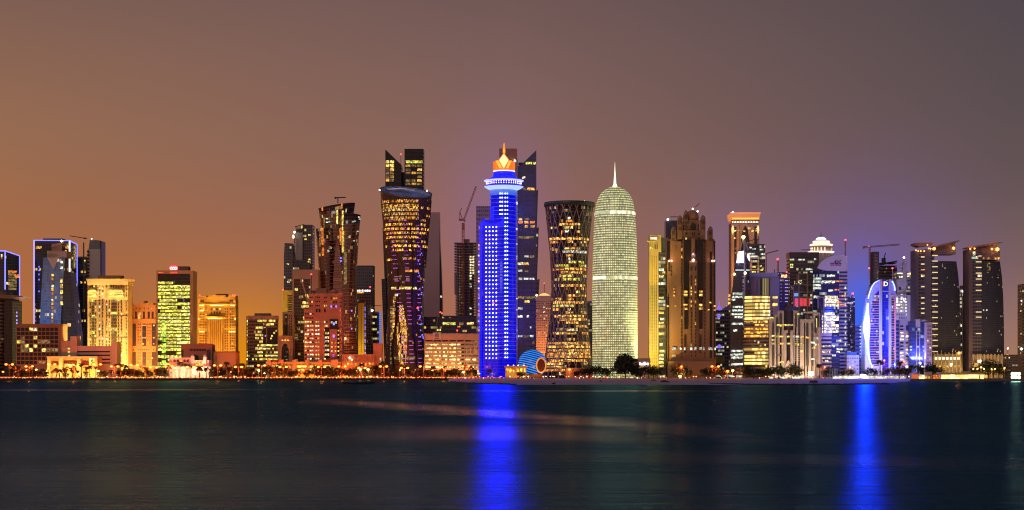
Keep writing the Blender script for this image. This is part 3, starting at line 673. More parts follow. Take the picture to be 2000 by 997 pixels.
b = Bld('yellow_tower', 'small bright yellow lit tower behind the arch building', 'office tower', 562, 2270)
b.box('wall', 551.5, 571, 567.5, None, wall('yellow_wall', (.70, .50, .10), var=.08), 0, 18); b.flood((558, 668, -30), (558, 588, 0), 8, 3, 9000, (1, .72, .06)); b.flood((566, 664, -20), (562, 576, 0), 8, 3, 4000, (1, .72, .06))
for y in rng(577, 612, 4.4): b.win(561.5, 570.6, y, y+2.2, plain('brown_glass', (.08, .05, .02), .3), -.1, 'balcony_slot')
b.ball('aviation_lamp', 553, 566, -1, .9, REDL)
b = Bld('slim_tower', 'slim tan tower with dark centre strip above the arch building', 'apartment tower', 563, 2225)
b.box('wall', 552, 572, 610, None, wall('tan5', (.48, .28, .14)), 0, 18); b.win(556, 562, 614, 655, plain('brown_glass', (.08, .05, .02), .3), -.2, 'glazing_strip'); b.grid([566, 569.5], rng(617, 660, 5.4), 1.6, 3, GLASS, -.1); b.win(557, 560, 618, 621, LDIM, -.4); b.win(556.5, 559, 630, 634, LDIM, -.4)
b = Bld('arch_building', 'tan block with one tall dark arched window', 'office block', 557, 2180)
b.box('wall', 542.5, 571.5, 656, None, wall('tan6', (.50, .30, .14)), 0, 20); b.win(547, 567, 667, 722, wall('arch_rim', (.58, .36, .16)), -.5, 'arch_surround', shape='arch'); b.win(550, 564, 671, 722, GLASS, -.8, 'arched_window', shape='arch')
for x in (550, 556, 561): b.win(x, x+2.4, 664, 665.8, LY, -.3)
for x, y in ((559, 687), (558, 702), (560, 677), (556, 696)): b.win(x, x+4, y, y+2, LDIM, -1.1)

# red hotel
b = Bld('red_hotel', 'salmon hotel with rounded turret, glowing red from the road lights', 'hotel', 632, 2150); b.fm = 1.8
RD = wall('salmon_wall', (.55, .22, .13), var=.12)
b.box('wall', 604, 668, 573.5, None, RD, 0, 26); b.box('low_wing', 594, 604, 604, None, RD, 1.5, 22); b.lathe('turret', 652, [(8, None), (8, 572)], RD, 7, n=20); b.lathe('turret_dome', 652, [(8.2, 572), (7.2, 568), (4.5, 565.5), (.3, 564.5)], RD, 7, n=20)
b.box('roof_house', 616, 638, 563, 573.5, RD, 8, 12); b.box('roof_house', 604, 614, 567, 574, wall('grey3', (.25, .18, .15)), 10, 10); b.box('portal', 645, 658, 644, 700, RD, -1.5, 3)
ws = ([596.5, 600.5, 606, 610, 616, 620, 624, 634.5, 637], )
b.grid([606, 609.5, 617, 620.3, 623.6, 634, 637.3], [581.5, 589.5, 597.5], 2, 3, GLASS, -.1, plit=.05, seed=7)
b.grid([618.5, 624, 634.5], [607], 3.5, 7, GLASS, -.1, seed=8)
b.grid([597, 601.5, 606.5, 610.5], [613.5, 621.5], 3, 2.4, GLASS, -.1, plit=.2, lits=(LW, LO), seed=9)
b.grid([597, 601.5, 606.5, 610.5, 617.5, 622, 634.5, 638], rng(629, 708, 8), 3, 2.6, GLASS, -.1, plit=.78, lits=(LW, LY, LW), seed=10)
b.win(644, 660, 624, 643, GLASS, -1.3, 'glazing_bay'); b.win(634, 643.5, 640, 700, GLASS, -.2, 'glazing_bay'); b.win(658.5, 663, 640, 700, GLASS, -.2, 'glazing_bay')
b.grid([636.5, 641], [651, 659.5, 667, 676, 684, 693], 2.8, 4, LW, -.6, lits=(LW, LY), plit=.8, seed=12); b.grid([661], [646, 654, 662, 670, 678, 686, 694], 2.6, 3, LY, -.6, seed=14)
b.grid([647, 652, 656.5], [583, 591, 599], 2.6, 3.6, GLASS, -.6, plit=.4, lits=(LR, BLUE), seed=15); b.grid([648, 656], [630], 3.4, 4, LW, -1.8, seed=2); b.grid([652, 652.5, 651.5], [633, 657], 2.4, 5, BLUE, -1.9, seed=3); b.grid([664.5, 667], rng(583, 700, 8), 1.4, 2.2, GLASS, -.1, plit=.3, lits=(LR,), seed=19)
b.grid([648, 655], [670, 678, 686], 2.4, 2.4, LO, -1.8, seed=20, plit=.5, lits=(LW,)); b.win(649.5, 653, 692, 697, LP, -1.9)
b.flood((632, 735, -30), (632, 630, 0), 56, 3, 44000, (1, .16, .025)); b.ball('aviation_lamp', 608, 536, -40+44, 1.1, REDL); b.bar('mast', (608, 573, 4), (608, 536, 4), .9, DARK)

# bronze shell tower
b = Bld('shell_tower', 'bronze glass tower of overlapping flared shells behind the red hotel', 'office tower', 662, 2270)
bz = facade('bronze_shell', (.22, .045, .03), (.035, .022, .02), fw=2.0, fh=4.75, wf=.92, hf=.80, pg=.14, pc=.35, cols=((1, .40, .08), (1, .75, .35)), k=.5, grp=2, seed=61, ior=2.0, rough=.5)
def shell(name, L, Rr, ys, dc, ry, tilt=None):
    rings = []
    for i, y in enumerate(ys):
        l, r = interp(L, y), interp(Rr, y); rings.append(b.ring((l+r)/2, (r-l)/2, y, ry, dc, 40, tilt if y == ys[-1] else None))
    return loft(name, rings, bz, b.o, smooth=True, capmat=DARK)
yb = 735
shell('back_shell', [(396, 621), (440, 626.5), (500, 632), (735, 642)], [(396, 694.5), (418, 690), (500, 689), (735, 690)], [yb, 640, 560, 500, 450, 420, 399], 26, 20, lambda c, s: -c*8*.68*.9+0)
for o2 in [b.o.children[-1]]:
    n = 40; vs_ = o2.data.vertices
    for i in range(n):
        v = vs_[len(vs_)-n+i]; a = -math.pi/2+2*math.pi*i/n; v.co.z += math.cos(a)*8*.68*1.65
shell('west_shell', [(446, 617), (520, 622.5), (560, 625), (640, 632), (735, 640)], [(446, 654), (480, 656), (560, 655), (735, 660)], [yb, 640, 560, 520, 480, 446], 14, 14)
shell('east_shell', [(416, 662), (470, 661), (540, 657), (600, 650), (735, 642)], [(416, 704.5), (470, 700), (540, 696), (640, 696), (735, 698)], [yb, 640, 600, 540, 500, 470, 440, 416], 12, 14, lambda c, s: -c*2)
b.poly('glazed_spindle', [(659, 464), (662, 478), (665, 500), (667.5, 530), (668, 580), (650, 580), (651, 540), (654, 500), (656, 478)], facade('spindle_bronze', (.16, .04, .03), (.20, .14, .11), fw=30, fh=4.75, wf=.99, hf=.78, pg=0, ior=1.6, grough=.4), -1.5, 3)
for x0, x1, y0, y1, m in ((664, 666.5, 446, 478, LR), (674, 676.5, 422, 492, LR), (668, 671.5, 412, 450, LY), (668, 671, 452, 494, LY), (657.5, 660, 411, 437, LY), (628, 631.5, 446, 478, LR), (629, 632, 484, 500, LR), (624, 626, 452, 482, LDIM), (628.5, 630.5, 404, 412, LR), (632, 634, 424, 446, LDIM), (667, 669, 398, 406, LR), (672, 677, 494, 556, LDIM)):
    b.win(x0, x1, y0, y1, m, -2.2 if y0 > 440 else 2, 'light_strip', th=4.5)
for x, y in ((637, 426), (641, 432), (637, 433), (692, 432), (700, 424), (688, 433), (701, 428), (640, 490), (645, 484), (697, 452), (690, 470), (680, 463)): b.win(x, x+3, y, y+1.6, LC, -2 if x > 660 or y > 450 else 5.4, th=4)
b.win(664.5, 667, 503, 506, BLUE, -2.5); b.win(664.5, 667, 509, 512, BLUE, -2.5); b.win(686, 688, 606, 609, BLUE, -1.5); b.win(686, 688, 641, 644, BLUE, -1.5)
for i, y in enumerate(rng(470, 715, 7)):
    l = interp([(446, 617), (520, 622.5), (560, 625), (640, 632), (735, 640)], y); r_2 = interp([(416, 704.5), (470, 700), (540, 696), (640, 696), (735, 698)], y)
    if y > 570: l = max(l, 655)
    loft('sun_fin', [b.ring((l+r_2)/2, (r_2-l)/2+.9, y+.55, 16, 14, 32), b.ring((l+r_2)/2, (r_2-l)/2+.9, y-.55, 16, 14, 32)], plain('fin_red', (.20, .05, .035), .5), b.o, capmat=plain('fin_red', None))
b.flood((688, 690, -60), (675, 600, 0), 20, 4, 26000, (1, .35, .12))
b = Bld('roof_crane', 'small maintenance crane on the bronze shell tower roof', 'crane', 661, 2290, base=wz(396, 2290))
b.bar('mast', (660, 397, 0), (660, 386, 0), 1.3, DARK); b.bar('jib', (653, 386.5, 0), (675, 386, 0), 1.4, DARK); b.box('counterweight', 654, 657, 385, 389, DARK, -.5, 1.5)

b = Bld('dark_slab', 'plain dark grey slab behind the bronze shell tower', 'office tower', 712, 2520)
b.box('wall', 696, 729, 520, None, facade('slab_i', (.13, .10, .11), (.07, .06, .07), fw=3, fh=4.6, wf=.7, hf=.5, pg=.04, pc=.4, seed=66, k=.5), 0, 30); b.box('roof_edge', 695.6, 729.4, 519, 521, DARK, -.4, 31)
b = Bld('signed_tower', 'brown tower with glowing white script sign near its top', 'office tower', 711, 2400)
b.box('wall', 697, 726, 562, None, facade('signed_w', (.24, .13, .10), (.05, .03, .03), fw=3.2, fh=4.4, wf=.6, hf=.5, pg=.25, pc=.25, cols=((1, .4, .1), (1, .7, .3)), k=.7, seed=68), 0, 22)
for x0, x1, h in ((697.5, 700, 3), (701, 703, 3.6), (704.2, 705.6, 3), (707, 709.6, 4), (712, 716, 3), (717, 719, 4), (720, 723.5, 3)): b.win(x0, x1, 568.2-h/2, 568.4+h/2, SIGNW, -.5, 'sign_letter')
b.win(698, 711, 571, 573, LO, -.3, 'window_band'); b.ball('aviation_lamp', 723, 561, 0, 1, REDL); b.ball('roof_lamp', 727, 607, -2, 1.6, WHITE)
b = Bld('yellow_fin_tower', 'narrow tower with one yellow lit fin and a blue lit edge', 'office tower', 707, 2320)
b.box('wall', 699, 715, 588, None, BROWN, 4, 16); b.box('lit_fin', 699.5, 711, 592, None, wall('yellow_fin', (.62, .42, .08), var=.08), 0, 5); b.flood((705, 715, -26), (705, 640, 0), 6, 3, 10500, (1, .70, .05))
b.box('fin_groove', 704.8, 706.4, 594, None, wall('yellow_groove', (.35, .22, .05)), -.3, 1)
for i, y in enumerate(rng(600, 690, 4.2)):
    if i % 3 != 2: b.win(712, 714.4, y, y+3, emit('blue_led_soft', (.12, .2, 1), .9), -.2, 'led_panel', shape='box')
b = Bld('banded_podium', 'orange glowing podium with lattice front under the bronze shell tower', 'podium', 699, 2122)
b.box('wall', 668, 731, 694, None, wall('podium_orange', (.50, .26, .12)), 3, 20); b.box('top_rail', 668, 731, 692.5, 695, FRM, 0, 3); b.box('top_rail', 668, 731, 706, 707.4, FRM, 0, 3)
for i in range(11): b.bar('lattice_brace', (669+i*6, 706, 1), (675+i*6, 695, 1) if i % 2 else (669+i*6, 695, 1), .9, FRM)
for x in rng(670, 728, 7): b.win(x+1, x+5, 709, 714, LO if x % 2 else LR, 2.8)
b.bulb((683, 704, -3), 500, SOD); b.ball('porch_lamp', 683, 699, 0, 1.1, WHITE); b.ball('porch_lamp', 687, 703, 0, .9, WHITE)
b.flood((700, 737, -26), (700, 705, 0), 40, 2, 2500, (1, .26, .04))
b = Bld('small_block', 'plain rust coloured block between lattice podium and waisted tower', 'building', 737, 2135)
b.box('wall', 729, 746, 671, None, wall('rust_block', (.50, .24, .15)), 0, 16); b.grid([743.5], [701, 707, 713], 3, 3.4, LW, -.2); b.flood((737, 737, -20), (737, 700, 0), 12, 2, 1300, SODR)
b = Bld('slim_led_tower', 'slim dark tower with a vertical blue light strip beside the waisted tower', 'office tower', 735, 2420)
b.box('wall', 728, 742, 612, None, facade('led_w', (.08, .06, .06), fw=3, fh=4.4, wf=.85, hf=.6, pg=.4, pc=.5, seed=69, k=.6, cols=((1, .65, .15), (.95, .85, .4))), 0, 16); b.box('roof_edge', 727.6, 742, 609, 612.5, FRM, -.5, 17)
for i, y in enumerate(rng(609, 672, 4)): b.win(740.4, 744.2, y, y+3.2, emit('blue_led_panel', (.05, .22, 1), .8), -1, 'led_panel')
b.bar('jib', (728, 597, 4), (745, 597.5, 4), .8, DARK)

# twin wedge towers behind
b = Bld('twin_wedge_tower', 'pair of black towers, one slant cut, behind the waisted glass tower', 'office tower', 790, 2650)
bk = facade('black_glass', (.02, .018, .02), (.012, .012, .016), fw=11, fh=6.0, wf=.8, hf=.6, pg=0, seed=71)
b.poly('slant_tower', [(752.5, 735), (752.5, 292), (784, 322.5), (785, 735)], bk, 0, 30); b.box('flat_tower', 790, 827, 290.5, None, bk, 4, 30); b.box('link', 783, 791, 335, None, DARK, 12, 10)
for i, y in enumerate((314, 321.5, 328.5, 335.5, 342.5, 349.5)):
    mm = (LY, LO, LDIM, LDIM, LDIM, LO)[i]
    b.win(753.5, 760, y, y+5.4, mm, -.2); b.win(761.5, 769.5, y, y+5.4, (LY, LY, LO, LDIM, LDIM, LDIM)[i], -.2)
b.win(792.5, 825, 313.5, 318.5, LG, 3.6, 'window_band')
for i, y in enumerate((321.5, 329, 335.5, 343, 350.5, 357)):
    for j, x in enumerate((792.5, 804, 815)):
        if (i, j) not in ((1, 1), (3, 1), (3, 0)): b.win(x, x+9, y, y+4.2, LDIM if (i+j) % 3 else LO, 3.6)
b.bar('mast', (783, 322, 6), (783, 301, 6), .7, DARK); b.ball('aviation_lamp', 783, 301, 6, 1.3, REDL); b.lathe('roof_drum', 778, [(8, 362), (8, 352), (2, 348)], CONC, 14, n=16); b.ball('roof_lamp', 780, 344.5, 4, 1.6, WHITE)

# waisted glass tower with sloped rim
b = Bld('waisted_tower', 'waisted glass tower with sloping oval rim, gold floors and magenta light dashes', 'office tower', 793, 2200)
LL = [(366, 742), (420, 747.5), (470, 752), (520, 756), (560, 757.5), (600, 757.5), (640, 756), (690, 752), (735, 749)]
RR = [(366, 844), (420, 840), (470, 835.5), (520, 831), (560, 828), (600, 826), (640, 826), (690, 828.5), (735, 832)]
wgm = facade('waist_glass', (.05, .032, .034), (.055, .036, .040), fw=2.0, fh=2.6, wf=.85, hf=.85, pg=.10, pc=.25, cols=((1, .30, .06), (1, .6, .2)), k=.5, grp=2, seed=74, ior=1.5, grough=.2)
def wr(y, off=0., tilt=None):
    l, r = interp(LL, y), interp(RR, y); return b.ring((l+r)/2, (r-l)/2+off, y, 27+off*.66, 27, 48, tilt)
rim = lambda c, sn: sn*9.0-c*4.0
loft('glass_wall', [wr(y) for y in (735, 690, 640, 600, 560, 520, 470, 420, 392)]+[wr(372, 0, rim)], wgm, b.o, smooth=True, cap=False)
rm = plain('rim_metal', (.16, .16, .21), .4, .2)
def wr2(y, off, rl): return wr(y, off, rl)
loft('rim', [wr(372, .3, rim), wr(370, .5, rim), wr(370, -5, lambda c, s: rim(c, s)*.95-.5), wr(373, -7, lambda c, s: rim(c, s)*.8-2)], rm, b.o, smooth=True, cap=False)
loft('roof_bowl', [wr(373, -7, lambda c, s: rim(c, s)*.8-2), wr(375, -16, lambda c, s: rim(c, s)*.55-3), wr(376, -34, lambda c, s: rim(c, s)*.2-3)], plain('bowl_metal', (.13, .14, .20), .35, .3), b.o, smooth=True, capmat=plain('bowl_metal', (.13, .14, .20), .35, .3))
b.poly('roof_terrace', [(757, 363), (785, 361.6), (808, 366), (808, 368), (785, 364), (757, 366)], SAND, 34, 2)
def cstrip(bl, name, ringf, y0, y1, xa, xb, mat, off=.25):
    """a stretch of curved glazing between pixels xa..xb that hugs the tower"""
    V = []; n = max(2, int((xb-xa)/2.5)+1)
    cols_ = []
    for y in (y1, y0):
        rg = ringf(y, off); k = len(rg); fr = sorted([v for v in rg if v[1] <= rg[k//4][1]], key=lambda v: v[0])
        pts = [(1000+(v[0]+bl.o.location.x)*F/(bl.D+v[1]), v) for v in fr]
        for i in range(n+1):
            x = lerp(xa, xb, i/n); v = None
            if x <= pts[0][0]: v = pts[0][1]
            elif x >= pts[-1][0]: v = pts[-1][1]
            else:
                for (p, u), (q_, w_) in zip(pts, pts[1:]):
                    if p <= x <= q_: v = u.lerp(w_, (x-p)/(q_-p) if q_ > p else 0); break
            V.append(v)
    Fc = [(i, i+1, n+2+i, n+1+i) for i in range(n)]
    return mk(name, V, Fc, mat, bl.o)
rnd = random.Random(11)
GOLDW = lit('lit_gold', (1, .32, .02), (1, .56, .10), 1.5, cw=1.5, chh=1.6, lo=.1, seed=40)
SPK = lit('lit_sparkle', (1, .34, .03), (1, .60, .18), .9, cw=1.1, chh=1.3, lo=.0, seed=41)
for y, segs, m in [(401, [(744.5, 784)], GOLDW), (403, [(793, 800), (806, 816), (822, 827), (833, 840)], GOLDW), (417.5, [(833, 839)], GOLDW), (427, [(760, 795), (822, 832)], SPK), (436, [(752, 790), (794, 806), (822, 832)], GOLDW), (444.5, [(750, 792), (796, 818), (822, 832), (835, 838)], GOLDW), (452.5, [(753, 792), (794, 822), (822, 833)], GOLDW), (461, [(751, 818)], GOLDW), (469, [(764, 795), (800, 812), (823, 831)], SPK), (478, [(752, 757), (766, 794), (798, 818), (826, 836)], GOLDW), (486, [(767, 788), (799, 806)], GOLDW), (503, [(786, 812)], SPK), (504, [(754, 764)], GOLDW), (543, [(769, 783), (793, 800), (826, 832)], LDIM), (560.5, [(764, 774), (778, 814)], LY), (527, [(792, 818)], LR), (574, [(771, 779)], LW)]:
    for x0, x1 in segs: cstrip(b, 'window_band', wr, y, y+4.6, x0, x1, m)
for i, y in enumerate(rng(390, 430, 8.3)): cstrip(b, 'window_band', wr, y, y+5.5, 746+i*.8, 818, SPK)
for i in range(34):
    y = 425+i*8.4
    if y > 712: break
    if i not in (12, 15, 25, 26):
        cx = 758+i*.9
        for x0, wd_ in ((cx, 9), (786+i*.45, 8), (814+i*.08, 7)):
            if (i+int(x0)) % 11 and interp(RR, y) > x0+wd_: cstrip(b, 'light_dash', wr, y+5.8, y+7.0, x0, x0+wd_, LP, .5)
for (xs, ys, m) in (([(776, 592), (786, 592), (790, 660), (779, 720), (771, 720)], 0, SPK),):
    for k, y in enumerate(rng(596, 715, 6)):
        w_ = 5+6*math.sin((y-590)/125*math.pi); cxx = 782+5*math.sin((y-590)/60)
        cstrip(b, 'window_band', wr, y, y+5.8, cxx-w_, cxx+w_*.8, SPK)
for k, y in enumerate(rng(580, 660, 7)): cstrip(b, 'window_band', wr, y, y+6, 768-k*.35+rnd.uniform(-1, 1), 773-k*.3, SPK)
for k, y in enumerate(rng(598, 712, 9)): cstrip(b, 'window_band', wr, y, y+6, 762, 767, LDIM)
for k in range(26):
    y = rnd.uniform(480, 660); x = rnd.uniform(816, 826); cstrip(b, 'led_dot', wr, y, y+2, x, x+2, BLUE, .6)
for P0, P1, w_ in (((774, 590), (766, 735), 2.4), ((770, 480), (790, 735), 1.6), ((801, 440), (812, 735), 1.8)):
    for k in range(12):
        ya, yb2 = lerp(P0[1], P1[1], k/12), lerp(P0[1], P1[1], (k+1)/12); xa = lerp(P0[0], P1[0], (k+.5)/12)+3*math.sin(k*.7)
        cstrip(b, 'dark_rib', wr, ya, yb2, xa-w_, xa+w_, plain('rib_glass', (.02, .014, .016), .2), .35)
b.bulb((775, 345, 22), 9000, (.55, .55, 1)); b.bulb((815, 350, 30), 7000, (.55, .55, 1))
b.ball('rim_lamp', 741.5, 367.5, 24, 1.1, WHITE); b.ball('rim_lamp', 834, 369, 26, 1.1, WHITE); b.ball('aviation_lamp', 816, 602, -1.5, 1.5, REDL)
V = []; Fc = []
for fam in (1, -1):
    for h_ in range(26):
        prev = None
        for i in range(25):
            y = lerp(388, 520, i/24); l, r_2 = interp(LL, y), interp(RR, y); rad = (r_2-l)/2+.5; a = 2*math.pi*h_/26+fam*1.35*i/24
            kk = (b.D+27)/F; p = Vector((((l+r_2)/2-1000)*kk-b.o.location.x+rad*kk*math.cos(a), 27+(27+.4)*math.sin(a), wz(y, b.D)-b.b)); rd = Vector((math.cos(a), math.sin(a), 0)); tg = Vector((-math.sin(a), math.cos(a), 0)); k0 = len(V)
            V += [p+tg*.5-rd*.3, p+tg*.5+rd*.2, p-tg*.5+rd*.2, p-tg*.5-rd*.3]
            if prev is not None:
                for q0 in range(4): Fc.append((prev+q0, prev+(q0+1) % 4, k0+(q0+1) % 4, k0+q0))
            prev = k0
mk('diamond_lattice', V, Fc, plain('lattice_bronze', (.16, .07, .05), .5), b.o, fix=True)
cstrip(b, 'lobby_band', wr, 697, 703, 766, 814, LDIM)
b.flood((790, 738, -34), (770, 660, 0), 40, 3, 9000, (1, .35, .08))
b = Bld('flared_tower', 'dark flared fin tower half hidden left of the waisted tower', 'office tower', 750, 2500)
b.poly('wall', [(745, 545), (753, 545), (758, 735), (752, 735)], facade('fin_j', (.06, .05, .055), fw=30, fh=4, wf=.99, hf=.5, pg=0), 0, 20)
b.poly('upper_fin', [(747, 445), (754, 445), (757, 545), (751, 545)], DARK, 2, 20)

b = Bld('blank_slab', 'tall blank mauve slab with dark curved edge right of the waisted tower', 'office tower', 846, 2500)
b.box('wall', 827, 858.5, 415, None, wall('mauve_panel', (.40, .27, .25), var=.08), 0, 26); b.poly('dark_edge', [(858.5, 735), (858.5, 415.5), (859.5, 470), (862.5, 530), (864.5, 590), (864.5, 735)], GLASS, 0, 26); b.win(860, 863.5, 578, 582, LW, -.3); b.ball('aviation_lamp', 860, 613, -60, 1.1, REDL); b.ball('aviation_lamp', 863, 615, -60, 1.1, REDL)

b = Bld('unfinished_tower', 'bare concrete tower under construction with open floors', 'tower under construction', 908, 2480)
CC = wall('raw_concrete', (.34, .25, .24), var=.2)
b.box('core', 893, 925, 475, None, CC, 6, 24); b.box('lift_core', 907, 917, 467, 480, CC, 4, 12)
for i, y in enumerate(rng(474, 640, 5.3)): b.box('floor_slab', 887 if i < 16 else 889, 931, y, y+1.4, CC, 0, 30)
for x in (891, 897, 906, 916, 924, 929): b.box('column', x, x+1.2, 475, None, CC, 1, 2)
b.box('hoist_mast', 887.5, 891, 535, 575, wall('rust3', (.3, .16, .14)), -2, 4)
rnd = random.Random(8)
for i, y in enumerate(rng(500.5, 640, 5.3)):
    b.win(917.5, 921, y, y+3, LW if i < 9 else (LC if rnd.random() < .4 else BLUE if False else GLASS), -.2); b.win(922.5, 926, y, y+3, LW if i < 7 else GLASS, -.2)
    if rnd.random() < .7: b.win(897, 899, y+.5, y+2, LDIM, -.2)
    if rnd.random() < .5: b.win(901, 905, y+.5, y+2.4, LDIM, -.2)
b = Bld('tower_crane', 'red luffing crane with raised boom above the unfinished tower', 'crane', 904.5, 2474)
def truss(bl, name, p0, p1, w, mat, nseg=8):
    """square lattice boom: four chords and zigzag braces in one steel piece"""
    a, c = bl.P(*p0), bl.P(*p1); z = (c-a).normalized(); x = z.cross(Vector((0, 1, 0))); x = x.normalized() if x.length > .01 else Vector((1, 0, 0)); y = z.cross(x)
    V = []; Fc = []
    def rod(u, v, r):
        zz = (v-u).normalized(); xx = zz.orthogonal().normalized(); yy = zz.cross(xx); k = len(V)
        for q0 in (u, v):
            for i, j in ((-1, -1), (1, -1), (1, 1), (-1, 1)): V.append(q0+xx*r*i+yy*r*j)
        for i in range(4): Fc.append((k+i, k+(i+1) % 4, k+4+(i+1) % 4, k+4+i))
    cs = [(x*i+y*j)*w/2 for i, j in ((-1, -1), (1, -1), (1, 1), (-1, 1))]
    for o_ in cs: rod(a+o_, c+o_, w*.11)
    for k in range(nseg):
        u, v = a.lerp(c, k/nseg), a.lerp(c, (k+1)/nseg)
        for i in range(4): rod(u+cs[i], v+cs[(i+1) % 4], w*.07)
    return mk(name, V, Fc, mat, bl.o)
truss(b, 'mast', (904.5, None, 0), (904.5, 436, 0), 3, CRANE, 40); b.box('climbing_frame', 902.5, 907.5, 436, 450, CRANE, -2, 4); b.box('machinery_deck', 896, 908, 428, 431.5, CRANE, -2, 4); b.box('cab', 905.5, 909, 430, 434, STEEL, -3, 3)
truss(b, 'jib', (906.5, 428, 0), (930, 364.5, 0), 1.8, CRANE, 16); b.bar('mast_head', (903, 428, 0), (898, 414, 0), 1.2, CRANE); b.bar('tie_rod', (898, 414, 0), (902, 407, 0), .8, DARK); b.bar('tie_rod', (898, 414, 0), (897, 429, 0), .6, DARK)

b = Bld('dark_low_block', 'low dark glass office block behind the lit car park', 'office block', 880, 2260)
b.box('glass_wall', 828, 930, 619, None, facade('low_glass', (.04, .035, .045), fw=3, fh=4.6, wf=.9, hf=.6, pg=.25, pc=.45, cols=((1, .65, .12), (.9, .8, .2)), k=.6, seed=81), 0, 22); b.box('roof_edge', 865, 931, 617, 620, DARK, -.6, 23)
b.win(865, 878, 630, 635, LG, -.2, 'window_band'); b.win(880, 890, 630, 635, LG, -.2, 'window_band'); b.win(897, 905, 630, 635, LDIM, -.2, 'window_band'); b.win(912, 925, 630, 635, LY, -.2, 'window_band'); b.win(893, 899, 637, 640, LR, -.2, 'window_band'); b.win(853, 861, 643, 647, LY, -.2, 'window_band'); b.bar('roof_brace', (851, 650, -1), (856, 617, -1), .8, STEEL)
b.ball('aviation_lamp', 893, 646, -1, 1.1, REDL)

b = Bld('car_park', 'pale pink multi-storey car park with glowing open decks and blue logo panel', 'car park', 882, 2150)
PKW = wall('pink_panel', (.58, .40, .32), var=.1)
b.box('back_wall', 830, 936, 655, None, wall('deck_dark', (.10, .07, .05)), 6, 24)
b.box('parapet', 829, 936.5, 652, 664.5, PKW, 0, 30)
for i in range(8): b.box('deck_edge', 829, 936.5, 667.6+i*7.35, 671.6+i*7.35, PKW, 0, 30)
for x in (829, 845, 862, 876, 891, 906, 921, 934.5): b.box('pier', x, x+1.5, 651, None, PKW, -.8, 4)
DK = lit('lit_deck', (1, .62, .10), (1, .85, .35), 1.5, cw=2.6, chh=3, lo=.15, seed=50)
for i in range(7):
    y = 671.8+i*7.35; cut = 899 if i else 898
    for x0, x1 in ((831, 844.5), (846.8, 861.5), (863.8, 875.5), (877.8, 890.5), (892.8, cut+2)): b.win(x0, x1, y, y+2.9, DK, 3.5, 'lit_deck_bay')
    for x0, x1 in ((909, 919.5), (923, 933)): b.win(x0, x1, y, y+2.9, LDIM if i % 2 else DK if i > 2 else LDIM, 3.5, 'lit_deck_bay')
b.grid([838, 854, 869, 884, 899, 914, 928], [666.2], 10, 2.2, GLASS, .4, plit=.35, lits=(LDIM,), seed=5)
b.box('sign_panel', 846, 861, 650, 663, WHITEW, -1.2, 1.2)
NAVY = plain('navy_print', (.02, .03, .16), .5)
b.text('80', 849, 857.5, 652, 659, NAVY, -1.4); b.win(849, 858, 660.5, 662, NAVY, -1.3, 'sign_line')
b.flood((882, 736, -22), (882, 690, 0), 60, 2, 5000, (1, .5, .12))
for x in (856, 880, 910): b.flood((x, 733, -6), (x, 720, 6), 16, 1, 2200, SOD)

b = Bld('residential_tower', 'mauve ribbed tower with orange windows half behind the blue tower', 'apartment tower', 943, 2430)
b.box('wall', 930, 958, 403, None, facade('mauve_w', (.30, .22, .32), (.12, .09, .16), fw=3, fh=6, wf=.7, hf=.6, pg=.15, pc=.5, cols=((1, .5, .2), (1, .6, .3)), k=.5, seed=84), 0, 26)
for i, y in enumerate(rng(478, 650, 6.4)): b.win(933.5, 938, y, y+3.6, (LO, LDIM, LDIM, LO, LW)[i*3 % 5], -.2)

# blue tower
b = Bld('blue_led_tower', 'tower covered in blue lights with disc-shaped deck and glowing orange crown', 'tower', 975, 2150)
STREAK_P = 40
DPB = facade('blue_skin', (.02, .02, .3), (.01, .01, .12), fw=1.6, fh=4.0, wf=.8, hf=.72, pg=0, seed=90, base_em=((.0002, .001, 1), .42, -.8))
DPB2 = facade('blue_skin_side', (.02, .02, .2), (.01, .01, .08), fw=1.6, fh=4.0, wf=.8, hf=.72, pg=0, seed=91, base_em=((.006, .008, 1), 1.6, -.35))
b.lathe('shaft', 983, [(26, None), (25.5, 600), (24.5, 372)], DPB, 17, n=36); b.lathe('deck_collar', 983, [(24.5, 376), (27.5, 381), (26, 372), (25, 366)], emit('collar_blue', (.01, .14, .9), .8), 17)
b.prism('front_block', [(941, 10), (944, 4), (981, 1), (985, 4), (985, 30), (941, 30)], lambda x: 428 if x < 975 else 432, None, DPB); b.prism('block_side', [(936.5, 14), (940.9, 10), (940.9, 30), (936.5, 30)], 434, None, DPB2)
b.poly('block_crown', [(941, 430), (942, 427), (947, 433), (953, 437), (970, 437), (977, 434), (983, 427), (985, 430), (985, 441), (941, 441)], DPB2, -1, 3)
b.box('neck', 958, 966, 402, 430, DPB2, 6, 10)
LEDB = emit('led_point', (.62, .70, 1), 3.6); LED2 = emit('led_point_cyan', (.35, .70, 1), 3.2); LED3 = emit('led_point_pink', (.85, .65, 1), 2.6)
rnd = random.Random(17)
for r in range(33):
    y = 443.8+r*8.0
    for c in range(4):
        x = 949.5+c*6.6; rr_ = rnd.uniform(2.8, 3.7)*(.8 if rnd.random() < .2 else 1)
        b.win(x-rr_/2, x+rr_/2, y-rr_/2, y+rr_/2, LED2 if rnd.random() < .15 else LED3 if rnd.random() < .2 else LEDB, 2.2-c*.6, 'led_lamp', shape='ball', th=1.6)
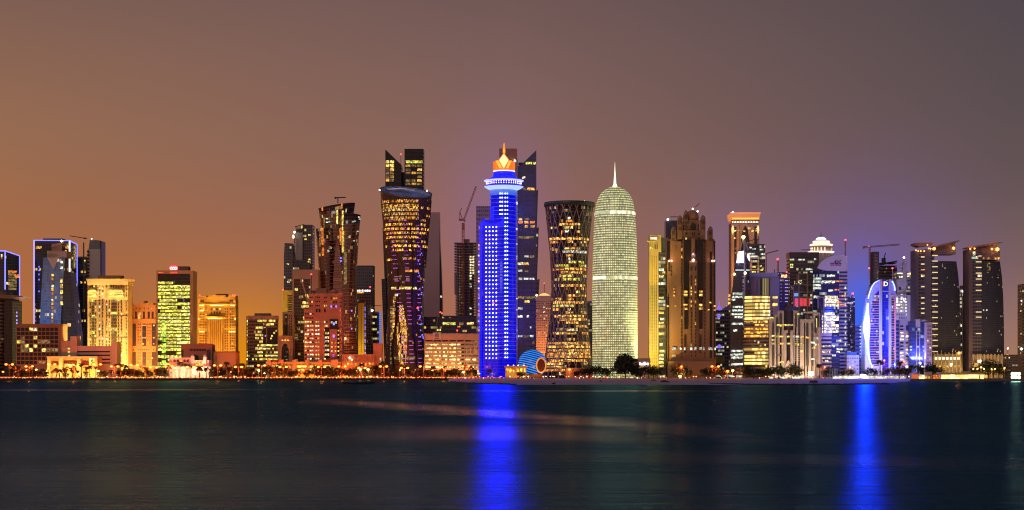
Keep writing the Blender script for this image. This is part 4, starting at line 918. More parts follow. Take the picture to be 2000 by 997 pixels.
for r in range(41):
    y = 378.5+r*8.0
    for x in (986.8, 991): b.win(x-1.6, x+1.6, y-1.6, y+1.6, LED2 if rnd.random() < .2 else LEDB, -.6+(x-983)**2*.004, 'led_lamp', shape='ball', th=1.6)
    if r < 6:
        for x in (976.8, 980.9): b.win(x-1.7, x+1.7, y-1.7, y+1.7, LEDB, -.4, 'led_lamp', shape='ball', th=1.8)
    b.lathe('balcony_ring', 983, [(26.4, y+1.2), (26.6, y+.8), (26.4, y+.4)], emit('ring_blue', (.02, .04, 1), .6), 17, n=36)
b.lathe('deck_underside', 984, [(17, 371.5), (26, 369.5), (33, 366.5), (38.5, 362.5)], emit('deck_glow', (.42, .62, 1), 1.05), 17, n=48)
for k in range(9):
    a = R(-150+k*15); c_, s_n = math.cos(a), math.sin(a); kk = b.D/F
    rA, rB = 19, 31
    pA, pB = 984+rA*c_, 984+rB*c_; dA, dB = 17+rA*kk*s_n-1.2, 17+rB*kk*s_n-1.2
    w_ = 1.9
    V = [b.P(pA-w_, 371.6, dA), b.P(pA+w_, 371.6, dA), b.P(pB, 366.2, dB), b.P(pA, 371.9, dA-.4)]
    mk('petal_fin', V, [(0, 1, 2), (0, 3, 1), (1, 3, 2), (2, 3, 0)], plain('petal_blue', (.02, .03, .25), .4), b.o, fix=True)
b.lathe('deck_drum', 984, [(38.5, 362.5), (34.5, 360.2), (34.5, 353.4), (36, 352)], DPB, 17, n=48)
b.lathe('deck_edge', 984, [(36, 352.6), (38.5, 351.8), (38.8, 350.2), (36, 349.6)], emit('deck_edge_glow', (.35, .38, 1), 1.7), 17, n=48); b.lathe('deck_roof', 984, [(38, 350), (28, 346), (21.5, 342.5)], DPB2, 17, n=48)
for k in range(19):
    a = R(-165+k*8.33)
    for y in (354.2, 357.6): b.win(984+35*math.cos(a)-1.2, 984+35*math.cos(a)+1.2, y-1.2, y+1.2, LED3, 17+35*math.sin(a)*b.D/F-.3, 'deck_lamp', shape='ball', th=1.5)
b.lathe('crown_base', 984.5, [(21.5, 343), (21, 333)], DPB2, 17, n=36)
OG = emit('crown_orange', (1, .16, .012), .95)
cr = facade('crown_lattice', (.5, .1, .02), (.2, .05, .02), fw=2.2, fh=16, wf=.4, hf=.95, pg=0, base_em=((1, .17, .015), .9, -.45), seed=3)
b.lathe('crown_wall', 984.5, [(21, 333), (21.5, 314)], cr, 17, n=36, smooth=False); b.lathe('crown_ring', 984.5, [(21, 333.4), (21.6, 332.8), (21, 331.2)], emit('crown_ring', (1, .75, .5), 1.8), 17, n=36); b.lathe('crown_ring', 984.5, [(21.5, 315), (22, 314.4), (21.5, 313.6)], OG, 17, n=36)
YE = emit('crown_yellow', (1, .42, .02), 1.3)
b.poly('crown_leaf', [(968, 315), (973.5, 315), (981, 330), (975, 330)], YE, -5.4, 1.2); b.poly('crown_leaf', [(994, 315), (999.5, 315), (993, 330), (988, 330)], YE, -5.4, 1.2)
b.poly('diamond_frame', [(984, 300), (995, 314.5), (984, 333), (973, 314.5)], OG, -6.4, 1); b.poly('diamond_lamp', [(984, 302.4), (993, 314.5), (984, 330.5), (975, 314.5)], emit('diamond', (1, .66, .26), 1.5), -7.2, 1.2)
b.lathe('spire', 984.5, [(1.6, 303), (3, 294), (2.2, 287), (1.7, 284), (2.3, 282), (.2, 276.5)], emit('spire_orange', (1, .24, .01), 1.0), 10, n=10)
b.poly('spire_inlay', [(983.5, 299), (982.6, 293), (984.4, 285.5), (986.2, 293), (985.3, 299)], YE, 7, .5)
def streak_light(px, y0, y1, d, w_, power):  # added area lights facing the bay, they feed the blue streak on the water
    l = bpy.data.lights.new('streak_light', 'AREA'); l.shape = 'RECTANGLE'; h_ = (y1-y0)*b.D/F; l.size = w_; l.size_y = h_; l.energy = power*w_*h_; l.color = (0, .0006, 1); l.spread = R(90)
    o = link(bpy.data.objects.new('streak_light', l), b.o); o.location = b.P(px, (y0+y1)/2, d); o.rotation_euler = (R(-90), 0, 0)
for px in (946.2, 952.8, 959.4, 966, 973): streak_light(px, 441, 728, 1.6-(px-946)*.06, 1.0, STREAK_P)
for px in (978.5, 983.8, 989, 994.5): streak_light(px, 376, 728, -1.3, .9, STREAK_P)
for y0 in (560, 600): b.ball('aviation_lamp', 1006, 592, 16, 1.3, REDL) if y0 == 600 else None
b.ball('aviation_lamp', 963.5, 593, 0, 1.2, REDL)

b = Bld('red_tinted_slab', 'rosy slab tower top behind the orange crown', 'office tower', 992, 2750)
b.box('wall', 975, 1010, 290.5, None, facade('rosy', (.38, .17, .15), (.28, .12, .11), fw=40, fh=7, wf=.99, hf=.7, pg=0), 0, 26); b.win(991, 1008, 310, 311.5, LDIM, -.3, 'window_band'); b.ball('roof_lamp', 1006, 315, -2, 2.0, WHITE); b.win(1006.5, 1010, 330, None or 345, LDIM, -.3); b.box('side_pier', 1006, 1011.5, 312, None, wall('grey_pier', (.40, .30, .32)), -3, 4)

b = Bld('slant_blue_tower', 'dark navy glass tower with slanted peak and flared sides behind the blue tower', 'office tower', 1030, 2360)
nv = facade('navy_glass', (.03, .035, .10), (.022, .026, .08), fw=11, fh=6.2, wf=.9, hf=.75, pg=.02, pc=.4, seed=95, ior=1.9)
b.poly('upper_tower', [(1009, 735), (1009, 325), (1016.5, 323.5), (1047.5, 293), (1048, 735)], nv, 2, 30)
b.poly('flare_top', [(1047, 372), (1051, 370), (1048.5, 446), (1047, 446)], nv, 6, 24); b.poly('flare_middle', [(1047, 446), (1052.5, 443), (1049, 545), (1047, 545)], nv, 6, 24); b.poly('flare_low', [(1047, 547), (1054, 544.5), (1048.5, 640), (1047, 640)], nv, 6, 24)
b.bar('service_rail', (1009.5, 326, -1), (1009.5, 735, -1), 2.2, wall('lav_pier', (.3, .24, .36)))
for x0, x1, y, m in ((1027, 1039, 316.5, LG), (1041, 1046.5, 316.5, LG), (1030, 1044, 367, LO), (1021, 1028, 367, LDIM), (1013, 1020, 426, LO), (1025, 1033, 426, LDIM), (1012, 1021, 432, LR), (1024, 1032, 432, LO), (1035, 1044, 432, LR), (1025, 1031, 440, LO), (1036, 1044.5, 440, LO), (1012, 1043, 461.5, LDIM), (1024, 1033, 499, LC), (1035, 1044, 499, LDIM), (1011, 1022, 513, LW), (1024, 1033, 513, LO), (1012, 1020, 527, LC), (1025, 1032, 527, LDIM), (1013, 1020, 543, LC), (1023, 1033, 543, LC), (1034, 1044, 543, LC), (1012, 1046, 579, LDIM), (1025, 1034, 587, LY), (1012, 1021, 601, LC), (1011, 1021, 616, LW), (1029, 1033, 616, LW), (1035, 1038, 638, LC), (1012, 1020, 655, LC), (1023, 1032, 655, LDIM), (1035, 1042, 655, LC), (1039, 1044, 668, LDIM)):
    b.win(x0, x1, y, y+(4.6 if m is not LC else 3.6), m, 1.7, 'window_band')
b.win(1046, 1051, 457, 461.5, LW, 4); b.win(1046.5, 1048.5, 478, 481, LC, 4); b.win(1008, 1010.5, 395, 400, LW, -2.3); b.win(1008, 1010.5, 446, 450, LW, -2.3); b.win(1020, 1026, 345, 349, LW, 1.6); b.lathe('balcony_disc', 1018, [(5, 322), (6, 319), (5, 317)], DARK, 8, n=16)
for y in (476, 500, 505, 583, 604, 644, 656): b.win(1007.6, 1010.4, y, y+3, LC, -2.3)
b.flood((990, 640, -50), (1024, 520, 0), 10, 60, 17000, (.06, .08, 1)); b.flood((1000, 420, -50), (1028, 400, 0), 10, 40, 9000, (.06, .08, 1))  # blue floodlights added to turn the dark glass navy

# ------------------------------------------------------------------ buildings, right half
b = Bld('pink_hotel', 'pink balconied hotel with glowing low crown beside the diagrid tower', 'hotel', 1062, 2320)
b.box('wall', 1047, 1079, 584, None, facade('pink_w', (.55, .30, .20), (.10, .05, .03), fw=2.6, fh=3.3, wf=.6, hf=.35, pg=.5, pc=.35, cols=((1, .55, .12), (1, .7, .25)), k=.8, seed=101), 0, 22)
b.box('cap_band', 1046.5, 1079.5, 578, 588, wall('pink_cap', (.60, .36, .22)), -.6, 23); b.lathe('crown', 1063, [(12, 580), (12, 577.5), (8, 574.5), (1, 572)], emit('crown_warm', (1, .62, .22), 1.1), 11, n=24, smooth=False); b.bar('mast', (1063, 573, 11), (1063, 553, 11), .7, DARK); b.ball('aviation_lamp', 1063, 553, 11, .8, REDL); b.ball('roof_lamp', 1048, 577, -1, 1.2, WHITE)
for x, y in ((1061.5, 599), (1061.5, 608), (1061.5, 621)): b.win(x, x+3, y, y+3, LW, -.2)
b.flood((1063, 690, -30), (1063, 620, 0), 20, 3, 14000, (1, .42, .14))

# striped globe with round portal
b = Bld('striped_globe', 'blue striped globe hall with round glowing portal', 'globe building', 1040, 2125)
k = b.D/F; r_ = 28*k
def sph(name, cx, cz, dc, r, mat, squash=1):
    bm = bmesh.new(); bmesh.ops.create_uvsphere(bm, u_segments=48, v_segments=32, radius=r, matrix=Matrix.Rotation(R(68), 4, 'Y') @ Matrix.Rotation(R(12), 4, 'X'))
    c = b.P(cx, cz, dc)
    for v in bm.verts: v.co += c
    bmesh.ops.bisect_plane(bm, geom=bm.verts[:]+bm.edges[:]+bm.faces[:], plane_co=(0, 0, 0), plane_no=(0, 0, -1), clear_outer=True)
    me = bpy.data.meshes.new(name); bm.to_mesh(me); bm.free(); me.materials.append(mat)
    for p in me.polygons: p.use_smooth = True
    return link(bpy.data.objects.new(name, me), b.o)
t = NT('globe_stripes'); g = t.new('ShaderNodeNewGeometry'); s_ = t.new('ShaderNodeSeparateXYZ'); t.l.new(g.outputs['Position'], s_.inputs[0])
h = t.math('MULTIPLY_ADD', s_.outputs[0], .28, s_.outputs[2]); h = t.math('MULTIPLY_ADD', s_.outputs[1], .10, h)
st = t.math('FRACT', t.math('DIVIDE', h, 2.9)); on = t.math('LESS_THAN', st, .45)
t.set(Base_Color=(.02, .05, .16), Roughness=.3, Emission_Color=(.02, .26, 1, 1), Emission_Strength=t.math('MULTIPLY_ADD', on, 1.1, .015))
sph('globe_shell', 1040, 711, 20, r_, t.m)
b.lathe('base_drum', 1040, [(20, 735), (20, 716)], wall('globe_base', (.4, .2, .08)), 20, n=24)
tor = []
for i in range(28):
    a = 2*math.pi*i/28; tor.append((a))
V = []; Fc = []
for a in tor:
    for q0 in range(8):
        bb = 2*math.pi*q0/8; c = b.P(1057, 714, -4); rx, rz = 9.6*k, 14*k
        V.append(c+Vector(((rx+1.0*math.cos(bb))*math.cos(a)*.95, 1.4*math.sin(bb), (rz+1.0*math.cos(bb))*math.sin(a))))
for i in range(28):
    for q0 in range(8): Fc.append((i*8+q0, ((i+1) % 28)*8+q0, ((i+1) % 28)*8+(q0+1) % 8, i*8+(q0+1) % 8))
mk('portal_ring', V, Fc, emit('portal_glow', (1, .30, .04), .6), b.o, smooth=True, fix=True)
disc = [b.P(1057, 714, -3.4)+Vector((9.4*k*math.cos(a), 0, 13.6*k*math.sin(a))) for a in tor]
loft('portal_glass', [[v+Vector((0, 3, 0)) for v in disc], disc], facade('portal_g', (.05, .015, .012), (.04, .012, .01), fw=3, fh=2.6, wf=.9, hf=.7, pg=.5, pc=.5, cols=((1, .2, .03), (.8, .15, .02)), k=.3), b.o, capmat=plain('portal_dark', (.08, .02, .015), .25))
b.flood((1050, 738, -22), (1054, 715, 0), 16, 2, 3000, SOD)

b = Bld('restaurant_pavilion', 'low glowing gold pavilion at the foot of the blue tower', 'pavilion', 1005, 2112)
b.box('roof_slab', 985, 1030, 715, 718, wall('pav_roof', (.6, .42, .2)), -2, 16); b.box('wall', 987, 1028, 718, None, wall('pav_wall', (.6, .36, .14)), 2, 10)
for i in range(6): b.win(989+i*6.6, 993.5+i*6.6, 720, 727, GOLDW, 1.6)
b.bulb((997, 729, -4), 1600, (1, .55, .12)); b.bulb((1018, 729, -4), 1600, (1, .55, .12)); b.bulb((1050, 731, -6), 1200, SOD)
for x in (992, 1003, 1012, 1023): b.ball('roof_lamp', x, 714, -1, .8, emit('roof_glow', (1, .7, .25), 4))

# diagrid tower
b = Bld('diagrid_tower', 'round tower waisted in the middle with diamond lattice and gold lit floors', 'office tower', 1112, 2165)
LL = [(392, 1063), (440, 1068), (500, 1074), (560, 1076.5), (610, 1074.5), (670, 1067), (735, 1060)]
RR = [(392, 1160.5), (440, 1154.5), (500, 1149), (560, 1146), (610, 1147.5), (670, 1152.5), (735, 1160)]
def dr(y, off=0., tilt=None):
    l, r = interp(LL, y), interp(RR, y); kk = b.D/F; rad = (r-l)/2
    c = (l+r)/2
    return b.ring(c, rad+off, y, (rad+off)*kk, 30, 48)
Ys = (735, 700, 670, 640, 610, 585, 560, 530, 500, 470, 440, 415, 399)
dgl = facade('diagrid_glass', (.03, .02, .018), (.014, .013, .018), fw=2.2, fh=4.3, wf=.9, hf=.75, pg=.25, pc=.3, cols=((1, .42, .06), (1, .75, .3)), k=.55, seed=110, ior=1.8)
loft('glass_wall', [dr(y, -1.0) for y in Ys], dgl, b.o, smooth=True)
# lattice: two families of helices
V = []; Fc = []
nh = 22; yy = [735-(735-392)*i/36 for i in range(37)]
for fam in (1, -1):
    for h_ in range(nh):
        prev = None
        for i, y in enumerate(yy):
            l, r = interp(LL, y), interp(RR, y); kk = b.D/F; rad = (r-l)/2*kk
            a = 2*math.pi*h_/nh+fam*2.55*i/36
            cx = ((l+r)/2-1000)*(b.D+30)/F-b.o.location.x; z = 0 if y == 735 else wz(y, b.D)-b.b
            p = Vector((cx+rad*math.cos(a), 30+rad*math.sin(a), z)); rd = Vector((math.cos(a), math.sin(a), 0)); tg = Vector((-math.sin(a), math.cos(a), 0))
            k0 = len(V); w_ = .55
            V += [p+tg*w_-rd*.5, p+tg*w_+rd*.2, p-tg*w_+rd*.2, p-tg*w_-rd*.5]
            if prev is not None:
                for q0 in range(4): Fc.append((prev+q0, prev+(q0+1) % 4, k0+(q0+1) % 4, k0+q0))
            prev = k0
mk('diagrid', V, Fc, plain('diagrid_steel', (.46, .27, .22), .5), b.o, fix=True)
b.lathe('rim', 1112, [(49.2, 400), (49.6, 392.5), (48.4, 391.8), (47.5, 398)], plain('rim_dark', (.06, .07, .06), .4), 30, n=48); b.lathe('rim_lights', 1112.5, [(38, 399), (40, 394), (42, 392.2)], lit('rim_lit', (.80, .90, .55), (1, .95, .6), .7, cw=4, lo=.3, seed=60), 30, n=48)
b.lathe('roof_light', 1113, [(30, 393), (29, 391), (26, 390.4)], emit('roof_glow_white', (.95, .95, .62), 1.5), 30, n=32); b.ball('roof_lamp', 1142, 392.5, 10, 1.2, WHITE)
DG = lit('lit_diagrid', (1, .34, .03), (1, .62, .16), 1.3, cw=1.9, chh=1.7, lo=.05, seed=70)
def ds(y, off=0.): return dr(y, off-.8)
for y, segs, m in ((412, [(1078, 1083)], LDIM), (424, [(1109, 1114)], LC), (429.5, [(1106, 1119)], LR), (435.5, [(1093, 1133)], DG), (441.5, [(1076, 1080), (1100, 1119)], LY), (442, [(1083, 1088)], LDIM), (449, [(1104, 1111)], LC), (450, [(1127, 1132)], LO), (463, [(1073, 1150.5)], DG), (469.5, [(1074, 1090), (1108, 1119)], LO), (469, [(1141, 1146)], LO), (482, [(1101, 1134)], DG), (484, [(1078, 1089)], LO), (489, [(1099, 1147)], LC), (496, [(1106, 1118)], LO), (503, [(1110, 1114)], LC), (509, [(1111, 1126), (1129, 1140)], LG), (516, [(1083, 1112), (1130, 1146)], LG), (522.5, [(1078, 1146)], DG), (529, [(1095, 1137)], DG), (536, [(1093, 1120), (1140, 1145)], LY), (542.5, [(1083, 1092), (1100, 1132)], LG), (555, [(1091, 1142)], DG), (561, [(1136, 1140)], LO), (567.5, [(1125, 1133)], LY), (575, [(1107, 1145)], DG), (581.5, [(1085, 1097), (1108, 1120)], DG), (588, [(1080, 1140)], DG), (595, [(1078, 1123)], LY), (602, [(1080, 1092)], LO), (602, [(1109, 1115)], LW), (608, [(1105, 1119), (1133, 1147)], DG), (615, [(1083, 1140)], DG), (621.5, [(1093, 1146)], DG), (628, [(1089, 1092), (1106, 1130)], LO), (635, [(1125, 1149)], DG), (642, [(1107, 1128)], LW), (648.5, [(1080, 1126), (1137, 1150)], DG), (668.5, [(1070, 1151)], DG), (675, [(1070, 1154)], DG), (682, [(1070, 1154)], DG), (688.5, [(1069, 1152)], DG), (694.5, [(1068, 1154)], DG), (702, [(1072, 1146)], DG), (708.5, [(1066, 1100), (1140, 1147)], DG), (715, [(1066, 1100)], DG), (721, [(1065, 1103)], DG)):
    for x0, x1 in segs: cstrip(b, 'window_band', ds, y, y+4.7, x0, x1, m)
for y in rng(450, 462, 4): cstrip(b, 'window_band', ds, y, y+3.4, 1096, 1098, LR)
cstrip(b, 'window_band', ds, 594, 598.5, 1086, 1090, emit('window_green', (.4, .9, .1), .9)); cstrip(b, 'window_band', ds, 471, 475, 1134, 1137, LW)
b = Bld('entrance_canopy', 'low rust canopy block at the foot of the diagrid tower', 'canopy building', 1138, 2140)
b.box('wall', 1105, 1158, 719, None, wall('rust_low', (.42, .22, .16)), 0, 14); b.win(1092, 1100, 728, 733, emit('gate_glow', (1, .75, .4), 2.5), -1, 'gate_lamp')
b.bulb((1112, 722, -5), 1400, SOD); b.bulb((1088, 730, -8), 1400, SOD)

b = Bld('dark_block', 'dim block glimpsed between the diagrid tower and the domed tower', 'office block', 1152, 2420)
b.box('wall', 1140, 1160, 592, None, facade('dim_w', (.14, .09, .08), (.03, .025, .025), fw=3, fh=4.6, wf=.8, hf=.6, pg=.4, pc=.5, k=.7, seed=115), 0, 20); b.box('roof_house', 1147, 1156, 588, 592, CONC, 2, 10)

# domed mesh tower
b = Bld('domed_tower', 'pale green-gold lit domed cylinder tower with needle spire', 'tower', 1201, 2150)
t = NT('mesh_screen'); uv = t.new('ShaderNodeTexCoord'); s_ = t.new('ShaderNodeSeparateXYZ'); t.l.new(uv.outputs['UV'], s_.inputs[0])
u, v = s_.outputs[0], s_.outputs[1]
fl = t.math('FRACT', t.math('DIVIDE', v, 3.1)); cvv = t.math('FLOOR', t.math('DIVIDE', v, 3.1)); cuu = t.math('FLOOR', t.math('DIVIDE', u, 2.1)); fuu = t.math('FRACT', t.math('DIVIDE', u, 2.1))
r0 = t.wn(cuu, cvv, .5)
# panel: bright lamp pocket low in each floor, dark joint above, aluminium star screen between
lampm = t.math('SUBTRACT', 1, t.math('DIVIDE', t.math('ADD', t.math('POWER', t.math('SUBTRACT', fl, .35), 2), t.math('MULTIPLY', t.math('POWER', t.math('SUBTRACT', fuu, .5), 2), .35)), .09), clamp=True)
joint = t.math('GREATER_THAN', fl, .80); post = t.math('LESS_THAN', fuu, .16)
big = t.noise(.035, 3, 'P', (1, 1, .5))
e = t.math('MULTIPLY', t.math('MULTIPLY_ADD', lampm, .85, .26), t.math('MULTIPLY_ADD', r0, .7, .55)); e = t.math('MULTIPLY', e, t.math('MULTIPLY_ADD', t.math('MAXIMUM', joint, post), -.36, 1)); e = t.math('MULTIPLY', e, t.math('MULTIPLY_ADD', big, 1.0, .45))
t.set(Base_Color=t.mix(t.math('MAXIMUM', joint, t.math('MULTIPLY', post, .7)), (.46, .45, .34), (.10, .10, .08)), Roughness=.45, Metallic=.25, Emission_Color=(.93, .92, .44, 1), Emission_Strength=e)
MESHM = t.m
prof = [(44, 735), (44, 560), (43.4, 500), (41.8, 450), (39.4, 415), (36.5, 394), (32, 381), (26, 372), (18, 365.5), (10, 361.5), (5, 360)]
b.lathe('screen_wall', 1201, prof, MESHM, 30, n=64)
BANDL = lit('lit_band', (1, .95, .45), (1, 1, .7), 1.25, cw=3, chh=9, lo=.45, mull=.05, seed=80)
b.lathe('sky_lobby', 1201, [(43.9, 544.5), (44.3, 544), (44.3, 539.2), (43.9, 538.7)], BANDL, 30, n=64); b.lathe('sky_lobby', 1201, [(39.7, 417), (40.1, 416.5), (39.6, 411.4), (39.1, 411)], BANDL, 30, n=64)
b.lathe('finial', 1201, [(7, 361.5), (4, 358), (2.6, 354), (2.2, 346), (.9, 330), (.15, 311)], emit('finial_glow', (1, .95, .62), 1.5), 30, n=12); b.ball('finial_lamp', 1201, 357, 28, 1.6, WHITE)
for rr_, y in ((44.4, 606), (40, 424)): b.lathe('floor_ring', 1201, [(rr_, y+.8), (rr_+.3, y+.4), (rr_, y)], plain('ring_dark', (.12, .11, .10), .5), 30, n=64)
for x, y in ((1174, 445), (1227, 443)): b.win(x-3, x+3, y, y+1.6, emit('red_strip', (1, .25, .12), .9), 4.5, 'aviation_strip')
YG = (.86, .88, .36)
for sx in (-1, 1):
    b.flood((1201+sx*64, 690, 30), (1201+sx*30, 690, 26), 4, 3, 9000, YG); b.flood((1201+sx*84, 728, 20), (1201+sx*20, 560, 20), 8, 5, 45000, YG, spread=110)  # side floodlights added to imitate the screen's brighter edges
b = Bld('low_shop', 'low building with white script sign right of the domed tower', 'shop', 1258, 2150)
b.box('wall', 1245, 1270, 700, None, wall('shop_tan', (.44, .30, .22)), 0, 16); b.box('sign_board', 1246, 1269, 706, 717, wall('shop_white', (.5, .42, .40)), -1, 1)
xx = 1248
for w_, h_ in ((3.2, 5), (1.6, 3), (2.2, 3.4), (1.4, 6), (1.4, 6), (2.0, 3.2), (2.6, 4.4)):
    b.win(xx, xx+w_, 713.5-h_, 713.5, emit('sign_cool', (.92, .92, 1), 2.0), -1.3, 'sign_letter'); xx += w_+.7
b.bulb((1258, 722, -4), 1600, (1, .6, .2)); b.ball('wall_lamp', 1261, 715+7, -1.5, .8, WHITE)

# gold slab
b = Bld('gold_lit_slab', 'slim gold lit slab tower with white lettering at its top', 'office tower', 1284, 2200); b.fm = 1.4
GY = wall('yellow_stone', (.66, .50, .18), var=.1)
b.box('wall', 1268.5, 1286, 490, None, GY, 0, 20); b.box('top_block', 1268.5, 1291.5, 459.5, 493, GY, -.5, 21); b.box('canopy', 1265, 1286, 471, 473, GY, -4, 8); b.box('glass_side', 1286, 1300, 492, None, facade('gold_side', (.03, .03, .03), fw=3, fh=4.6, wf=.9, hf=.7, pg=.3, pc=.6, seed=121, cols=((1, .6, .15), (.9, .95, .7)), k=.6), 1.5, 20); b.box('glass_side_top', 1291.5, 1300.5, 464, 492, plain('blue_grey_glass', (.05, .06, .10), .2), 3, 18)
b.text('TOWERS', 1270, 1283.5, 464, 468.5, SIGNW, -.9)
for x in (1271.5, 1275, 1279, 1282.5): b.win(x-.7, x+.7, 500, 722, wall('gold_groove', (.28, .19, .05)), -.2, 'groove')
b.grid([1271.5, 1275, 1279, 1282.5], rng(540, 712, 6.2), 1.5, 3.2, wall('gold_window', (.12, .08, .03)), -.5, seed=4); b.grid([1279.5, 1283.5], [482.5], 1.8, 9, GLASS, -.8); b.grid([1271, 1275], [484], 1.6, 3, LG, -.8)
for x, y, m in ((1287, 525, LC), (1293, 530, LO), (1287, 538, LW), (1287, 552, LC), (1287, 580, LY), (1287, 601, LY), (1287, 608.5, LO), (1290, 621, LW), (1287, 629, LY), (1287, 635.5, LO), (1287, 650, LY), (1288, 671, LW), (1287, 684, LY), (1287, 692, LY), (1287, 699, LW), (1287, 706, LY), (1287, 713, LY)): b.win(x, x+(9.5 if x == 1287 else 6), y, y+4.4, m, 1.2, 'window_band')
b.flood((1272, 736, -34), (1276, 600, 0), 14, 4, 40000, (1, .74, .12), spread=100); b.flood((1270, 570, -40), (1275, 500, 0), 10, 5, 9000, (1, .72, .12), spread=80)
b = Bld('mirrored_tower', 'dark blue tower sliver between gold slab and arabesque tower', 'office tower', 1302, 2420)
b.box('wall', 1300, 1322, 431, None, plain('blue_grey_glass', (.05, .06, .10), .2), 0, 20); b.box('pier', 1299.5, 1306, 465, None, wall('rose_pier', (.34, .2, .16)), -3, 3); b.bar('jib', (1309, 424, 0), (1324, 424, 0), 1, DARK); b.ball('roof_lamp', 1304.5, 429.5, -2, 1.6, WHITE)
for y in rng(547, 700, 11): b.win(1301, 1303, y, y+3, LO, -3.4)

# arabesque tower
b = Bld('arabesque_tower', 'rose stone tower crowned by domes and turrets, dark glass strips', 'tower', 1350, 2195)
RS = wall('rose_stone', (.22, .105, .065), var=.18)
b.box('wall', 1313, 1386, 468, None, RS, 2, 30); b.box('wing', 1303, 1313, 510, None, RS, 4, 26); b.box('wing', 1386, 1397.5, 510, None, RS, 4, 26)
b.box('shoulder', 1307, 1322, 467, None, RS, 3, 26); b.box('shoulder', 1382, 1395, 467, None, RS, 3, 26)
b.box('upper_tier', 1330, 1372, 450, 470, RS, 3, 24); b.box('lantern_tier', 1336, 1366, 430, 452, RS, 4, 22)
b.lathe('dome', 1352, [(12.5, 430), (12.8, 424), (12, 417.5), (9.5, 412.8), (5, 410), (.3, 409)], wall('dome_terracotta', (.50, .24, .13)), 14, n=28)
for x, y, r0 in ((1328, 421, 5), (1373, 420.5, 5), (1315.5, 442, 4.6), (1387.5, 442, 4.6), (1339.5, 411, 4.2)):
    tb = b.box('turret', x-r0, x+r0, y+8, y+50 if r0 > 4.3 else 440, RS, 1.2 if r0 < 5 else 2, 8)
    b.lathe('turret_dome', x, [(r0*1.05, y+8.5), (r0*.95, y+4), (r0*.5, y+.8), (.3, y-1)], wall('dome_rose', (.46, .24, .17)), 6, n=14, parent=tb)
    for q0 in (-.5, .0, .5): b.win(x+q0*r0-.7, x+q0*r0+.7, y+11, y+18, plain('turret_glass', (.08, .04, .035), .4), (1.2 if r0 < 5 else 2)-.2, parent=tb)
    for q0 in (-.5, 0., .5): b.win(x+q0*r0-.6, x+q0*r0+.6, y+24, y+29, plain('turret_glass', (.08, .04, .035), .4), (1.2 if r0 < 5 else 2)-.2, parent=tb)
b.win(1348.5, 1359, 436, 450, GLASS, 3.8, 'arched_window', shape='arch')
b.grid([1340, 1364.5], [440, 448, 457, 466], 3, 3.6, GLASS, 2.6, seed=5, plit=.3, lits=(LY,))
b.grid([1352.5, 1356], [457], 1.4, 5, GLASS, 2.6); b.grid([1333, 1372], [457], 1.6, 5, GLASS, 2.6)
for x0, x1, y0, y1 in ((1335, 1350, 468, 585), (1358, 1373.5, 468, 585), (1336.5, 1343.5, 585, 643), (1365.5, 1372, 585, 643), (1313.5, 1320, 469, 700), (1384, 1390.5, 469, 700), (1303.5, 1306.5, 580, 715), (1394.5, 1397, 470, 700), (1305.5, 1308, 470, 530)):
    b.win(x0, x1, y0, y1, plain('strip_glass', (.018, .014, .016), .18), 1.6 if x0 > 1330 and x1 < 1380 else 2.6, 'glazing_strip', th=.8)
b.box('centre_bay', 1346.5, 1362, 510, None, RS, .4, 3); b.box('centre_rib', 1350.5, 1357.5, 466, 497, RS, .8, 3)
b.win(1351, 1358, 496, 501, emit('violet_glow', (.1, .05, .35), .6), 1, 'niche'); b.ball('uplight', 1354, 508.5, -.6, 2.0, emit('uplight_pink', (1, .75, .6), 3)); b.ball('uplight', 1354, 496, 0, 1.2, emit('uplight_rose', (1, .3, .25), 2))
for x in (1307, 1391, 1395, 1312): b.ball('uplight', x, 509.5, 2, 1.1, emit('uplight_warm', (1, .7, .4), 4))
b.flood((1354, 512, -4), (1354, 480, 2), 5, 1, 1100, (1, .5, .3)); b.flood((1309, 512, 0), (1309, 480, 4), 6, 1, 700, (1, .5, .3)); b.flood((1392, 512, 0), (1391, 480, 4), 6, 1, 700, (1, .5, .3))
ag = plain('arab_glass', (.035, .02, .016), .3)
b.grid([1331.5, 1376.5], rng(474, 700, 7), 2.2, 4.4, ag, 1.7, seed=6, plit=.04, lits=(LO,)); b.grid([1350, 1358.5], rng(541, 700, 7), 2.2, 4.4, ag, .1, plit=.1, lits=(LO, LY), seed=7); b.grid([1350, 1358.5], [525], 2, 9, ag, .1, 'arched_window', shape='arch')
b.grid([1311, 1323, 1383, 1394], [521.5, 529, 536.5], 3, 3.6, ag, 2.4, seed=8)
for y in (568, 574.5, 594, 601): 
    for x0, x1 in ((1335.5, 1342.5), (1365.5, 1372)): b.win(x0, x1, y, y+4.2, LO if y != 574.5 else LY, 1, 'window_band', th=1.2)
for x, y in ((1317, 563), (1317, 569), (1317, 576), (1304, 597), (1319, 596), (1387.5, 590), (1396, 597), (1396, 604), (1358, 569), (1350, 596), (1350, 568), (1384, 604)): b.win(x-1.7, x+1.7, y, y+3, LO, 0 if 1340 < x < 1365 else 2, th=1.4)
for x0, x1 in ((1312.5, 1320.5), (1328, 1331), (1336, 1339), (1348, 1352), (1356, 1360), (1366, 1370), (1373, 1376), (1383.5, 1391.5), (1396, 1398)): b.win(x0, x1, 679, 684, LC, -.1 if 1340 < x0 < 1362 else 1.4, 'window_band', th=1.6)
for x in (1338, 1368): b.win(x-2, x+2, 653, 690, ag, 1.5, 'arched_window', shape='arch')
b.win(1312.5, 1320, 693, 698, emit('dim_green', (.25, .32, .14), .3), 2.2, 'window_band')
